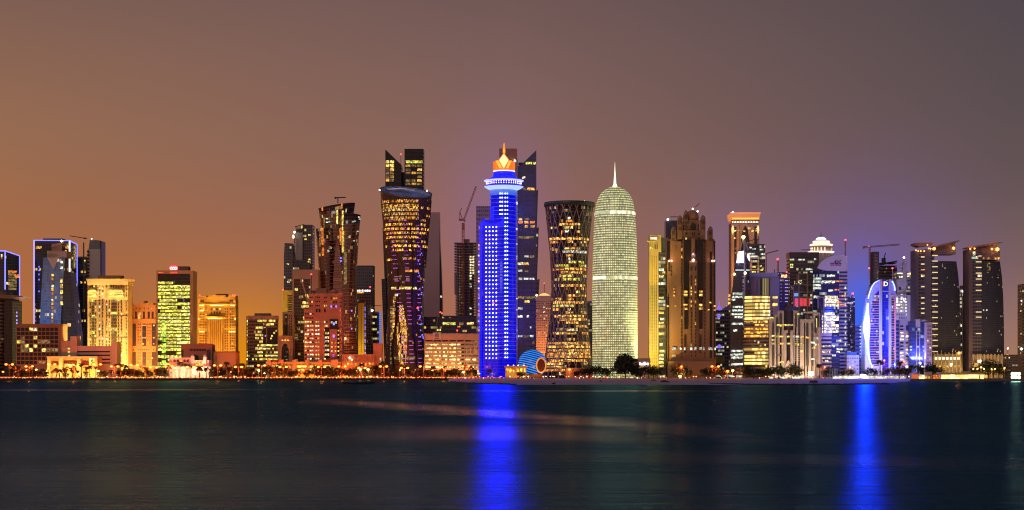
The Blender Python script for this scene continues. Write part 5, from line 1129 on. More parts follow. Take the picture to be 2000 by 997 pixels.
b.box('podium', 1307, 1398, 706, None, wall('podium_rose', (.22, .12, .08)), -8, 12); b.lathe('porch_dome', 1354, [(9, 712), (7, 708.5), (.5, 707)], emit('porch_glow', (1, .45, .16), .9), -4, n=16, sq=.5)
b.poly('porch_gable', [(1352, 733), (1352, 724), (1362, 719), (1372, 724), (1372, 733)], RS, -9.5, 2); b.grid(rng(1312, 1346, 6), [717], 2.4, 4, ag, -8.2)
b.flood((1350, 737, -40), (1350, 660, 2), 60, 4, 1800, (1, .42, .12))
b = Bld('roof_crane', 'small orange crane on top of the arabesque tower dome', 'crane', 1355, 2215, base=wz(411, 2215))
b.bar('mast', (1353, 411, 0), (1353, 406, 0), 1.2, CRANE); b.bar('jib', (1354, 408, 0), (1366, 398, 0), 1.2, CRANE); b.ball('work_lamp', 1353, 408.5, -2, 1.1, WHITE); b.ball('work_lamp', 1362.5, 413.5, -2, 1.1, WHITE)

b = Bld('office_block', 'grey office with violet roof lights beside the arabesque tower', 'office block', 1412, 2380)
b.box('wall', 1398, 1426, 606, None, facade('grey_k', (.20, .16, .17), (.04, .035, .04), fw=3, fh=5, wf=.8, hf=.5, pg=.5, pc=.6, cols=((.95, .85, .5), (.8, .85, .6)), k=.6, seed=131), 0, 20); b.poly('roof_peak', [(1410, 606), (1425, 594), (1428, 606)], wall('lav_wall', (.4, .3, .42)), 2, 12); b.box('panel', 1398, 1414, 697, 710, wall('mustard', (.55, .35, .08)), -1, 1)
b.lathe('roof_tree', 1405, [(6, 607), (4.5, 602), (1.2, 597), (.5, 588)], emit('violet_roof', (.28, .14, .85), .9), 4, n=10); b.ball('violet_lamp', 1404, 618, -1, 3, emit('violet_lamp', (.25, .12, .9), 1.0)); b.ball('violet_lamp', 1405, 677, -1, 3, emit('violet_lamp', (.25, .12, .9), 1.0))

# gold portal tower
b = Bld('portal_tower', 'tall stone tower with orange lit cornice and central glass strip', 'office tower', 1454, 2460)
PS = wall('portal_stone', (.52, .32, .22), var=.14)
b.box('wall', 1428.5, 1483, 436, None, PS, 0, 30); b.prism('side_wall', [(1423.5, 24), (1428.3, 0), (1428.3, 28), (1424, 28)], 440, None, PS)
OC = emit('cornice_orange', (1, .26, .015), .62)
b.poly('cornice', [(1428, 430), (1425, 418), (1485.5, 417), (1482.5, 430)], OC, -3, 34); b.poly('cornice_side', [(1423.5, 434), (1421.5, 422), (1427.5, 417.5), (1429.5, 430)], OC, -2, 6); b.box('cornice_edge', 1426, 1485.8, 416.2, 417.6, emit('edge_orange', (1, .34, .12), 1.3), -4, 2)
for i in range(26): b.poly('zigzag', [(1430+i*2.03, 428), (1431+i*2.03, 425.4), (1432+i*2.03, 428), (1431+i*2.03, 429)], emit('zig_yellow', (1, .55, .05), 1.4), -3.6, .5)
b.box('frieze', 1429, 1483, 430.4, 436, BROWN, -1, 5)
for i in range(17): b.win(1430+i*3.1, 1431.4+i*3.1, 433.6, 435, WHITE, -1.6, 'frieze_lamp', shape='ball', th=1)
for i in range(6): b.win(1437+i*3.3, 1439.4+i*3.3, 430.8, 433, LDIM, -1.4, 'sign_letter')
pg_ = facade('portal_glass', (.05, .035, .04), (.03, .025, .035), fw=3, fh=4.8, wf=.9, hf=.7, pg=.14, pc=.4, cols=((1, .65, .1), (1, .8, .3)), seed=141, pos=True)
b.win(1446, 1465, 441, 640, pg_, -.2, 'glazing_bay', shape='arch'); b.win(1434, 1438.5, 444, 640, pg_, -.2, 'glazing_strip'); b.win(1473.5, 1478.5, 444, 640, pg_, -.2, 'glazing_strip'); b.win(1443.6, 1444.8, 440, 640, wall('stone_shadow', (.25, .14, .1)), -.2, 'groove')  # the groove is a raised strip with its shade put into the colour
for x, y in ((1461, 445), (1434, 450), (1440.5, 450), (1452, 450), (1475, 450), (1468, 450), (1434, 464), (1435, 484), (1435, 493), (1459, 473)): b.win(x, x+(5 if x > 1455 else 3.6), y, y+3, LY if y < 470 else LDIM, -.9)
for x in (1431.5, 1480.5): b.win(x-1, x+1, 441, 456, emit('pier_glow', (1, .55, .2), 1.6), -.6, 'pier_lamp'); b.flood((x, 446, -5), (x, 470, 0), 2, 6, 700, (1, .6, .25))
b.ball('roof_lamp', 1431, 415, 0, 1.3, WHITE)
for i in range(6): b.win(1422, 1427, 575+i*7.5, 579+i*7.5, LO, 10, 'balcony_lamp')
b.flood((1432, 600, -70), (1445, 500, 0), 30, 10, 60000, (1, .42, .14)); b.bar('jib', (1464, 471, -8), (1482, 468, -8), .9, DARK)  # floodlight added in mid-air, clear of the buildings in front, to brighten the stone

b = Bld('dark_glass_tower', 'dark grid glass tower with pale inset frame behind the white screen spire', 'office tower', 1480, 2410)
b.box('wall', 1461, 1494.5, 477, None, facade('grid_l', (.07, .06, .07), (.03, .03, .04), fw=3.2, fh=5.2, wf=.85, hf=.6, pg=.4, pc=.5, cols=((.85, .85, .4), (.95, .9, .6)), k=.6, seed=145), 0, 24); b.box('inset_frame', 1466, 1482, 503, 506, wall('frame_grey', (.46, .36, .34)), -2, 3)
for x in (1466, 1480): b.box('inset_post', x, x+2, 506, 540, wall('frame_grey', (.46, .36, .34)), -2, 3)
for y in (512, 519, 526): b.box('inset_rail', 1468, 1480, y, y+1.6, wall('frame_grey', (.46, .36, .34)), -2, 3)
for x0, x1, y in ((1469, 1476, 485.5), (1484, 1491, 487), (1462, 1475, 495), (1486, 1491, 496), (1484, 1491, 504), (1465, 1481, 500), (1469, 1476, 521), (1469, 1476, 530), (1484, 1488, 519), (1484, 1490, 527), (1464, 1468, 483)): b.win(x0, x1, y, y+2.6, LC if y < 515 else LG, -2.6, 'window_band')

# tapering screen tower
b = Bld('tapered_tower', 'tapering dark glass tower with blazing white screen and pointed mast legs', 'office tower', 1441, 2240)
tg = facade('taper_glass', (.02, .022, .04), (.016, .018, .035), fw=3, fh=4.6, wf=.9, hf=.7, pg=.06, pc=.3, cols=((.8, .85, .7), (1, .9, .6)), k=.5, seed=150, ior=1.8)
def tq(y):
    l = interp([(462, 1448), (495, 1441), (530, 1434), (580, 1428), (640, 1425.5), (735, 1425)], y); r = interp([(462, 1456), (495, 1459.5), (530, 1463.5), (580, 1466), (735, 1466)], y)
    return [b.P(l, y, 4), b.P(lerp(l, r, .86), y, 0), b.P(r, y, 5), b.P(lerp(l, r, .6), y, 30)]
loft('glass_wall', [tq(y) for y in (735, 640, 580, 530, 495, 488)], tg, b.o)
b.poly('screen', [(1442, 492.5), (1452.5, 490.8), (1452.8, 513.5), (1438.6, 514)], emit('screen_white', (.85, .88, 1), 4.0), -1.6, 1.2); b.poly('side_screen', [(1460.5, 495), (1464, 500), (1464.5, 511), (1462, 508), (1459, 501)], emit('screen_side', (.8, .75, 1), 2.0), -1, 1.2)
for x0, x1 in ((1445, 1452.4), (1453.6, 1453.6+.01), (1461.5, 1452.6)): b.bar('mast_leg', (x0, 489, 1), (1452, 464, 3), 1.3, wall('pale_mast', (.5, .42, .45)))
b.bar('corner_column', (1454.8, 735, -1.5), (1454.0, 466, -1), 1.8, wall('pale_mast', (.5, .42, .45))); b.ball('mast_lamp', 1452, 463.5, 1, 2.6, emit('mast_gold', (1, .62, .18), 8))
b.win(1436.5, 1453, 527, 529, emit('teal_band', (.45, .75, .75), 1.0), -.5, 'window_band'); b.win(1457, 1464, 527, 529, emit('teal_band', (.45, .75, .75), 1.0), -.5, 'window_band')
b.ball('ledge_lamp', 1434, 536, -1, 1.8, emit('ledge_gold', (1, .6, .2), 6)); b.ball('ledge_lamp', 1455.5, 534, -3, 2.0, emit('ledge_gold', (1, .6, .2), 6))
for x0, x1, y in ((1431, 1451.5, 572), (1430, 1451.5, 578.5), (1429, 1436, 584), (1431, 1451.5, 598), (1430, 1451.5, 605), (1429, 1451.5, 612), (1434, 1451.5, 618), (1429, 1451.5, 631), (1432, 1440, 644), (1428, 1451.5, 684), (1427, 1451.5, 691), (1428, 1451.5, 697), (1428, 1451.5, 710), (1432, 1438, 698)): b.win(x0, x1, y, y+3.8, LC, -.6, 'window_band')
for y in rng(540, 600, 6): b.win(1450.6, 1451.8, y, y+1.6, VIO, -1, 'led_lamp', shape='ball', th=1)
b.flood((1430, 506, -20), (1446, 560, 0), 8, 8, 2600, (.3, .35, 1))

b = Bld('grey_panel_tower', 'mauve grey office body with copper strips above the gold lit drum', 'office tower', 1490, 2290)
b.box('wall', 1455, 1522, 540, None, wall('mauve_grey', (.34, .26, .27)), 2, 26); b.box('parapet', 1458, 1519, 533, 541, wall('mauve_pale', (.44, .36, .37)), 0, 28)
for x0, x1, m in ((1466, 1477, wall('copper_strip', (.50, .25, .14))), (1480, 1484, FRM), (1485, 1504, facade('copper_g', (.12, .08, .06), (.05, .04, .03), fw=3, fh=3.6, wf=.7, hf=.7, pg=.4, pc=.5, cols=((.9, .7, .1), (1, .8, .3)), k=.5, seed=155, pos=True))): b.win(x0, x1, 544, 660, m, 1.6, 'facade_strip')
b.bar('roof_mast', (1512.5, 534, 4), (1512.5, 526, 4), .9, DARK)

b = Bld('gold_drum_office', 'curved office wrapped in bright gold lit floors', 'office block', 1485, 2200)
b.lathe('glass_drum', 1484, [(33, 735), (33, 577)], facade('drum_w', (.36, .26, .22), (.10, .07, .05), fw=30, fh=4.4, wf=.99, hf=.5, pg=0), 26, n=48)
b.box('return_wing', 1500, 1518, 578, None, wall('drum_wing', (.42, .3, .24)), 10, 20)
GB = lit('lit_gold_band', (1, .60, .09), (1, .78, .26), 1.5, cw=2.2, chh=9, lo=.35, mull=.06, seed=90)
def gr(y, off=0.): return b.ring(1484, 33+off, y, (33+off)*b.D/F, 26, 48)
for i, y in enumerate([578.5, 585.5, 592.5, 599, 606, 613, 620, 626.5, 633.5, 640.5, 647.5, 654.5, 680.5, 687.5, 694.5, 701, 708]):
    x0 = 1454 if i not in (8, 13) else 1474
    cstrip(b, 'window_band', gr, y, y+4.2, x0, 1504, GB if i < 7 or i > 11 else GOLDW, .5)
    if i in (0, 2): b.win(1503, 1518.5, y, y+4.4, GB, 9.6, 'window_band')
b.flood((1508, 736, 2), (1508, 690, 10), 3, 3, 1500, GOLD)
for y, x in ((667, 1480), (672, 1493), (664, 1473)): cstrip(b, 'window_band', gr, y, y+4, x, x+3, LY, .5)

# violet LED tower
b = Bld('violet_led_tower', 'narrow tower dotted with violet lights and topped by red lamp', 'office tower', 1530, 2350)
b.box('wall', 1518.5, 1541, 532, None, facade('violet_w', (.10, .06, .16), (.05, .03, .09), fw=3, fh=4, wf=.7, hf=.6, pg=.05, pc=.5, k=.4, seed=160), 0, 18); b.win(1526, 1537.5, 537, 543, lit('sign_gold', (1, .45, .1), (1, .75, .35), 1.6, cw=2), -.5, 'roof_sign'); b.ball('aviation_lamp', 1536.5, 532, -1, 1, REDL)
for i, y in enumerate(rng(535, 592, 6.8)):
    for x in (1520, 1525.5): b.win(x-.8, x+.8, y-.8, y+.8, VIO, -.6, 'led_lamp', shape='ball', th=1.4)
    if i > 1:
        for x in (1534.5, 1537.5): b.win(x-1.2, x+1.2, y-.6, y+.6, VIO, -.6, 'led_lamp', th=1)
    b.win(1540.4, 1541.8, y-.6, y+.6, VIO, -.6, 'led_lamp', shape='ball', th=1)
b = Bld('lattice_mast', 'thin lattice mast with red light left of the violet dotted tower', 'radio mast', 1519, 2380)
truss(b, 'mast', (1519.2, None, 0), (1519.2, 508, 0), 1.9, CRANE, 30); b.ball('aviation_lamp', 1519.2, 506.5, 0, 1.7, REDL)
b = Bld('distant_crane', 'faint red crane boom between the dark grid tower and the lattice mast', 'crane', 1497, 2700)
b.bar('mast', (1496.5, None, 0), (1496.5, 495, 0), 1.2, CRANE); b.bar('jib', (1495, 496, 0), (1520, 489.5, 0), 1.6, CRANE)

b = Bld('glass_slab', 'wide blue-grey glass slab left of the round crown tower', 'office tower', 1570, 2420)
b.box('wall', 1542, 1600, 494, None, facade('slab_m', (.07, .06, .08), (.035, .03, .045), fw=3.2, fh=5.2, wf=.9, hf=.6, pg=.25, pc=.4, cols=((.8, .75, .35), (.9, .9, .6)), k=.4, seed=165), 0, 26); b.box('parapet', 1541.6, 1600, 493, 503, plain('slab_cap', (.06, .05, .08), .3), -.5, 27)
for x0, x1, y in ((1542.5, 1551, 506), (1559, 1572, 506), (1590, 1594, 505.5), (1544, 1549, 516), (1544, 1549, 520.5), (1574, 1587, 525), (1582, 1587, 529.5), (1545, 1548, 560)): b.win(x0, x1, y, y+3, LC if y != 516 else LG, -.7, 'window_band')
b = Bld('framed_office', 'pink framed office with red glowing floor and sparkling upper windows', 'office block', 1569, 2330)
b.box('glass_wall', 1550, 1588, 556, None, facade('framed_g', (.10, .07, .09), (.05, .04, .06), fw=3.2, fh=5, wf=.8, hf=.6, pg=.3, pc=.4, cols=((.9, .8, .4), (.8, .8, .9)), k=.5, seed=166), 2, 20); b.box('glass_wall', 1560, 1578, 537, 556, plain('mauve_glass', (.10, .07, .09), .3), 2, 18)
for x0, x1, y0, y1 in ((1559.5, 1561.5, 534, None), (1576, 1578.5, 534, None), (1549.5, 1551, 556, None), (1587, 1589, 556, None)): b.box('frame_post', x0, x1, y0, y1, FRM, 0, 3)
for y, x0, x1 in ((534, 1559.5, 1578.5), (546, 1561.5, 1576), (556, 1549.5, 1589), (570, 1549.5, 1589), (580, 1549.5, 1589), (599, 1549.5, 1589)): b.box('frame_beam', x0, x1, y, y+1.6, FRM, -.2, 3)
RDW = emit('red_window', (.85, .02, .04), .8)
for x0, x1 in ((1552, 1559), (1562, 1568), (1569, 1575.5), (1579.5, 1582)): b.win(x0, x1, 583, 598, RDW, 1.5, 'red_panel')
b.win(1551, 1559, 573, 579, emit('blue_panel', (.15, .4, .9), .8), 1.5, 'screen_panel')
rnd = random.Random(5)
for i in range(14): x, y = rnd.uniform(1552, 1567), rnd.uniform(548, 555); b.ball('sparkle_lamp', x, y, 0, .6, LW)

b = Bld('round_crown_tower', 'round tiered tower with glowing white rings and domed blue lantern', 'tower', 1604, 2460)
b.lathe('shaft', 1604, [(22, 735), (22, 494)], facade('crown_shaft', (.36, .26, .26), (.04, .03, .05), fw=4.6, fh=60, wf=.6, hf=1.0, pg=0), 16, n=32)
RG = emit('ring_warm_white', (1, .72, .58), 1.5); RG2 = emit('ring_cream', (1, .85, .55), 1.3)
b.lathe('ledge', 1603.5, [(22, 493.5), (25.5, 492), (25.8, 490.6), (22, 490.2)], RG, 16, n=40); b.lathe('drum', 1604, [(20, 490.5), (20, 479)], wall('drum_mauve', (.40, .28, .28)), 16, n=32)
for k_ in range(9):
    a = R(-170+k_*20); b.win(1604+20.3*math.cos(a)-1, 1604+20.3*math.cos(a)+1, 483, 490, emit('column_glow', (1, .72, .40), 1.3), 16+20.3*math.sin(a)*b.D/F-.3, 'column_lamp', th=1)
b.lathe('upper_ledge', 1604, [(20, 479.5), (22.5, 478), (22.5, 476.5), (18, 475)], RG2, 16, n=40); b.lathe('upper_drum', 1604, [(16, 476), (16.5, 471), (16.5, 470.2)], emit('upper_glow', (1, .84, .62), 1.1), 16, n=32); b.lathe('top_ring', 1604, [(16.4, 471), (17, 470.4), (15, 469.4)], RG, 16, n=32)
b.lathe('lantern_base', 1604, [(10, 470), (8.5, 466)], plain('lantern_blue', (.05, .06, .3), .4), 16, n=24); b.lathe('lantern_dome', 1603.5, [(10, 467), (9.5, 465), (6, 462.6), (3, 461.6)], emit('lantern_white', (.80, .85, 1), 2.4), 16, n=24); b.lathe('lantern_cap', 1603.5, [(4, 462), (2, 460), (.3, 457.5)], plain('lantern_blue', (.05, .06, .3), .4), 16, n=16); b.bar('mast', (1603.5, 459, 16), (1603.5, 453, 16), .6, DARK)
b.bar('jib', (1565, 488, 4), (1588, 488, 4), .9, DARK)

# sail-topped tower
b = Bld('sail_top_tower', 'striped office tower topped by pale quarter sail wall with round emblem', 'office tower', 1621, 2285)
ST = wall('sail_stone', (.78, .58, .52), var=.1)
b.prism('glass_wall', [(1588, 6), (1600, 0), (1639, 0), (1639, 26), (1588, 26)], 530, None, facade('sail_glass', (.03, .03, .06), (.02, .022, .07), fw=2.4, fh=4.8, wf=.9, hf=.7, pg=.25, pc=.5, cols=((.9, .9, .6), (.7, .75, .9)), k=.6, seed=171))
b.box('striped_wing', 1639, 1655, 529, None, facade('sail_wing', (.50, .36, .36), (.03, .03, .08), fw=40, fh=4.78, wf=.99, hf=.5, pg=0, seed=172), -.6, 26)
b.poly('sail_wall', [(1596.5, 524), (1601, 516), (1608, 509), (1617, 503), (1628, 499.5), (1650, 498), (1650, 530), (1612, 529), (1604, 527)], ST, -2, 5); b.box('sail_pier', 1650, 1655, 500, 529, ST, 0, 20); b.bar('mast', (1651, 530, 2), (1651, 470, 2), 1.5, wall('mast_red', (.45, .12, .12))); b.ball('aviation_lamp', 1651, 469, 2, 1.5, REDL)
BLP = plain('emblem_blue', (.02, .05, .30), .5); REP = plain('emblem_red', (.45, .02, .04), .5)
b.win(1629.5, 1637.5, 509, 517, BLP, -2.3, 'emblem_disc', shape='round'); b.win(1632.5, 1636, 510.5, 514, ST, -2.7, 'emblem_bird', shape='round'); b.bar('emblem_wing', (1632, 516, -2.9), (1643, 509, -2.9), .8, REP)
for x0, x1, m in ((1622, 1624, REP), (1624.6, 1626.2, REP), (1626.8, 1628.8, REP), (1638, 1640, BLP), (1640.6, 1643, BLP)): b.win(x0, x1, 513.8, 516.4, m, -2.2, 'sign_letter')
for x0, x1 in ((1622, 1626), (1627, 1629.5), (1631.5, 1634), (1635, 1638.5), (1639.2, 1642.6)): b.win(x0, x1, 517.6, 519.4, REP, -2.2, 'sign_letter')
for y, segs in ((537, [(1615, 1631)]), (543, [(1589, 1604)]), (548.5, [(1588, 1604), (1606, 1631)]), (555, [(1588, 1603)]), (561, [(1588, 1604)]), (565.5, [(1618, 1627)]), (578, [(1590, 1596), (1611, 1636)]), (583, [(1611, 1638)]), (588.5, [(1611, 1638)]), (594.5, [(1611, 1638)]), (611, [(1608, 1630)]), (617, [(1606, 1638)]), (622.5, [(1606, 1638)]), (628.5, [(1606, 1630)]), (634, [(1606, 1638)]), (640, [(1606, 1638)]), (646, [(1606, 1638)]), (664, [(1631, 1645)]), (680, [(1631, 1645)])):
    for x0, x1 in segs: b.win(x0, x1, y, y+4.4, LW if y > 575 else LC, -.6, 'window_band')
for y, x in ((548.5, 1632), (565, 1630), (577, 1639), (589, 1632), (594, 1640)): b.win(x, x+12, y, y+2.6, LR, -1.4, 'window_band')
for y in rng(560, 700, 11): b.win(1650, 1652.4, y, y+5, LC, -1.2)
b.box('front_frame', 1597, 1610, 580, 582.5, FRM, -2, 3); b.box('frame_post', 1597, 1599, 582.5, 735, FRM, -2, 3); b.box('frame_post', 1608, 1610, 582.5, 735, FRM, -2, 3)

# arched complex
b = Bld('arched_complex', 'pale postmodern block of tall arches and stepped piers with dark glass', 'office block', 1553, 2150); b.fm = 1
AP = wall('arch_pale', (.58, .46, .42), var=.1)
b.box('glass_wall', 1505, 1599, 622, None, facade('arch_glass', (.07, .06, .06), (.02, .02, .035), fw=3.6, fh=3.6, wf=.85, hf=.6, pg=.22, pc=.6, cols=((1, .75, .1), (.9, .85, .4)), k=.8, grp=3, seed=180, pos=True), 4, 24)
b.prism('glass_prism', [(1532, 4), (1541, -1), (1550, 4), (1541, 14)], lambda x: 594 if x == 1541 else 603, 660, plain('prism_glass', (.05, .045, .07), .2)); b.box('prism_spike', 1540.4, 1541.6, 580, 596, GLASS, 2, 1)
b.poly('glass_fin', [(1597, 735), (1597, 604), (1604, 597), (1604, 640), (1600, 735)], plain('prism_glass', (.05, .045, .07), .2), 4, 4)
for x0, x1, y in ((1503, 1507, 624), (1507, 1513.5, 624), (1513.5, 1516, 616), (1519, 1523, 608), (1527, 1531, 608), (1550, 1552, 608), (1556, 1559, 608), (1563, 1570, 624), (1573, 1575.5, 622), (1579, 1584, 624), (1588.5, 1592, 612), (1598.5, 1601.5, 612)): b.box('pier', x0, x1, y, None, AP, 0, 5)
for x0, x1, y0, y1 in ((1507, 1514, 623, 631), (1514, 1522, 615, 622), (1522, 1531, 607, 615), (1550, 1557.5, 607, 615), (1562, 1588, 624, 631), (1588, 1602, 611, 617), (1570, 1592, 609, 612.5), (1530, 1550, 645, 651)): b.box('head_beam', x0, x1, y0, y1, AP, .2, 5)
for x, w_, y0, y1 in ((1510, 5, 627, 715), (1518, 5.4, 619, 650), (1525, 5.4, 611, 642), (1554.5, 4, 612, 640), (1560.5, 3.6, 620, 650), (1576.5, 5.4, 629, 715), (1586.5, 4, 629, 715), (1592.5, 3.6, 621, 650), (1598, 4, 615, 640), (1574.5, 2.6, 615, 624), (1580, 2.6, 615, 624)): b.win(x-w_/2, x+w_/2, y0, y1, facade('arch_glass', None), -.2 if y0 < 660 else -.1, 'arched_window', shape='arch', th=.8)
for x0, x1 in ((1531, 1536), (1544, 1548.5)): b.box('centre_pier', x0, x1, 647, None, AP, -1.5, 6)
for y in rng(656, 705, 3.7): b.box('louvre', 1549, 1562, y, y+.9, AP, 1, 2)
for x0, x1, y, m in ((1507.5, 1513, 655, LG), (1507.5, 1513, 663, LG), (1507.5, 1513, 670, LY), (1517, 1530, 656, LY), (1520, 1533, 670, LO), (1537, 1544, 670, LY), (1537, 1544, 656, LY), (1549, 1561, 656, LC), (1554, 1561, 671, LG), (1517, 1530, 634, LY), (1532, 1549, 634, LY), (1517, 1528, 692, LDIM), (1519, 1531, 706, LY), (1523, 1531, 635, LY), (1584, 1591, 668, LW), (1586, 1592, 678, LY), (1564, 1570, 658, LY), (1564, 1570, 670, LG), (1572, 1580, 658, LO), (1592, 1598, 660, LC), (1592, 1598, 672, LW), (1584, 1591, 700, LC), (1564, 1568, 685, LY), (1557, 1563, 612, LG), (1504, 1512, 620, LG)): b.win(x0, x1, y, y+3.2, m, -.4 if x0 not in (1532,) else -1.6, 'window_band')
b.flood((1550, 738, -44), (1550, 670, 0), 80, 3, 12000, (1, .74, .52)); b.flood((1571, 736, -9), (1566, 690, 0), 12, 2, 6500, (1, .85, .45)); b.flood((1510, 736, -8), (1505, 690, 0), 6, 2, 2500, (1, .85, .5)); b.poly('gateway', [(1531, 735), (1534, 716), (1538, 706), (1541, 704), (1545, 716), (1549, 735)], AP, -6, 3); b.flood((1541, 737, -16), (1541, 712, -4), 8, 1, 1600, (1, .85, .5))
b.box('tower_base', 1592, 1604, 640, None, AP, 3, 18)

b = Bld('banded_office', 'pale office with dark ribbon windows left of the blue lit crescent', 'office block', 1626, 2180)
b.box('wall', 1600, 1624, 653, None, facade('band_n', (.55, .40, .40), (.03, .03, .07), fw=40, fh=5.1, wf=.99, hf=.5, pg=0, seed=190), 0, 22); b.box('side_block', 1624, 1640, 657, None, facade('band_o', (.05, .05, .12), (.03, .03, .12), fw=3, fh=5, wf=.9, hf=.7, pg=.2, pc=.5, cols=((.9, .9, .6), (.7, .8, .9)), k=.7, seed=191), 2, 20); b.box('parapet', 1599.5, 1624.5, 651, 657, AP, -.6, 23); b.prism('sloping_base', [(1599, -6), (1606, -8), (1606, 2), (1599, 2)], lambda x: 648 if x < 1600 else 690, None, AP)
for y in (675, 686, 698, 704): 
    for x in rng(1601, 1622, 3.6): b.win(x, x+2.4, y, y+3.4, LW, -.3) if (int(x)*7+y) % 5 else None
for y, x in ((675, 1625), (686, 1634), (681, 1634), (693, 1626), (664, 1634)): b.win(x, x+6, y, y+3.4, LC, 1.6)

b = Bld('led_dotted_tower', 'hazy tower sprinkled with blue and violet points left of the crescent', 'tower', 1660, 2420)
b.box('wall', 1655, 1670, 580, None, facade('dots_w', (.08, .07, .16), (.05, .05, .14), fw=1.8, fh=3.2, wf=.6, hf=.5, pg=.5, pc=.5, cols=((.30, .35, 1), (.75, .55, .9)), k=.8, grp=2, seed=195), 0, 16); b.bar('mast', (1663, 580, 4), (1665.5, 575, 4), .8, DARK); b.ball('aviation_lamp', 1665.5, 573.5, 4, 1.7, REDL)
for i in range(3): b.win(1655+i*4, 1658+i*4, 591, 593.2, emit('sign_lav', (.8, .7, 1), .9), -.4, 'sign_letter')
b = Bld('low_block', 'low lavender block with blue roof storey in front of dotted tower', 'building', 1666, 2165)
b.box('wall', 1654, 1678, 694, None, facade('low_lav', (.42, .34, .50), (.10, .09, .2), fw=3, fh=4.6, wf=.7, hf=.4, pg=.6, pc=.6, cols=((1, .9, .7), (.9, .8, .9)), k=.5, seed=196), 0, 14); b.box('roof_storey', 1654, 1674, 688, 694, plain('blue_store', (.03, .05, .3), .4), 1, 10)
b = Bld('blue_glass_office', 'blue glass ribbed office tucked behind the crescent light', 'office block', 1683, 2300)
b.box('wall', 1670, 1692, 636, None, facade('blue_p', (.12, .16, .40), (.03, .05, .25), fw=40, fh=5, wf=.99, hf=.5, pg=0, seed=199), 0, 18)
for y in rng(637, 700, 6.6): b.win(1679, 1687, y, y+2.6, LC if int(y) % 3 else emit('blue_pane', (.3, .6, 1), .6), -.2, 'window_band')

# crescent tower
b = Bld('crescent_tower', 'curved white tower with blazing blue-white arc of light and letter D sign', 'office tower', 1720, 2150)
CW = wall('crescent_white', (.58, .50, .62), var=.08)
arcL = [(735, 1700), (715, 1697.5), (690, 1694.5), (660, 1693), (640, 1692.5), (610, 1694), (580, 1698), (565, 1702), (555, 1708), (549, 1714)]
b.poly('side_wing', [(1690, 735), (1690, 640), (1695, 600), (1699, 575), (1705, 560), (1713, 550), (1722, 546), (1735, 546), (1744, 551), (1748, 560), (1750, 580), (1750, 735)], CW, 6, 26)
b.poly('balcony_glass', [(1700, 715), (1699, 640), (1702, 595), (1708, 577), (1715, 569), (1717.5, 568), (1717.5, 715)], facade('cres_glass', (.05, .05, .2), (.02, .025, .18), fw=2.2, fh=4.4, wf=.9, hf=.6, pg=.35, pc=.45, cols=((.75, .75, 1), (.9, .7, .8)), k=.6, seed=200), 4.4, 2); b.poly('balcony_glass', [(1736, 569), (1742, 575), (1747, 590), (1747, 720), (1736, 720)], facade('cres_glass', None), 4.4, 2)
b.box('pier', 1718, 1723, 546, None, CW, 1, 18); b.box('pier', 1736, 1741, 546, None, CW, 1, 18); b.box('glass_shaft', 1723, 1736, 547, None, facade('shaft_blue', (.01, .015, .25), (.008, .012, .22), fw=2.4, fh=4.6, wf=.9, hf=.8, pg=.16, pc=.4, cols=((.75, .8, 1), (.9, .9, 1)), k=.7, grp=2, seed=201, base_em=((.01, .02, 1), .35, -.2)), 3, 14); b.box('shaft_beam', 1723, 1736, 568.5, 570, CW, 1.6, 4)
b.box('sign_panel', 1724, 1735, 549, 560, plain('navy_print', None), 1.4, 1.2); b.text('D', 1727, 1734, 550.5, 559, emit('sign_d', (.75, .9, 1), 2.2), 1.0); b.box('sign_red', 1724.6, 1726.4, 550, 559.5, emit('sign_d_red', (1, .12, .08), 1.1), 1.0, .4)
for i, y in enumerate(rng(577, 716, 5.0)):
    x0 = interp([(569, 1714), (577, 1708), (595, 1702), (640, 1699), (715, 1701)], y)
    b.win(x0, 1717.6, y, y+.7, emit('balcony_pink', (1, .30, .45), .55) if i % 3 else emit('balcony_red', (1, .12, .10), .8), 3.6, 'balcony_light', th=1.6)
    b.win(1741.5, 1746.6, y, y+.7, emit('balcony_pink', (1, .30, .45), .55), 3.6, 'balcony_light', th=1.6)
for y in rng(590, 700, 4): b.win(1747, 1748.4, y, y+2.4, emit('edge_pink', (1, .22, .35), 1.2), 5, 'edge_lamp')
ARCM = emit('arc_core', (.16, .55, 6.5), 1.0)
t = NT('arc_light'); t.set(Base_Color=(.2, .3, .5), Emission_Color=(.20, .30, 6, 1), Emission_Strength=5); ARCM = t.m
def arc(name, pts, w0, mat, d):
    V = []; n = len(pts)
    for i, (x, y) in enumerate(pts):
        w_ = w0(i/(n-1))
        c = b.P(x, y, d)
        for dx, dy in ((-w_, 0), (0, -w_*.8), (w_, 0), (0, w_*.8)): V.append(c+Vector((dx, dy, 0)))
    Fc = []
    for i in range(n-1):
        for q0 in range(4): Fc.append((i*4+q0, i*4+(q0+1) % 4, (i+1)*4+(q0+1) % 4, (i+1)*4+q0))
    Fc += [(3, 2, 1, 0), (n*4-4, n*4-3, n*4-2, n*4-1)]
    return mk(name, V, Fc, mat, b.o, smooth=True, fix=True)
def fine(pts, n=30): return [(interp([(-y, x) for x, y in pts], -lerp(pts[0][1], pts[-1][1], i/n)), lerp(pts[0][1], pts[-1][1], i/n)) for i in range(n+1)]
sw = fine([(1704, 718), (1699.5, 708), (1696, 690), (1693.5, 665), (1692.5, 640), (1693.5, 615), (1695, 592)])
arc('arc_light', sw, lambda f: 1.0+3.6*math.exp(-((f-.62)/.22)**2), ARCM, 2)
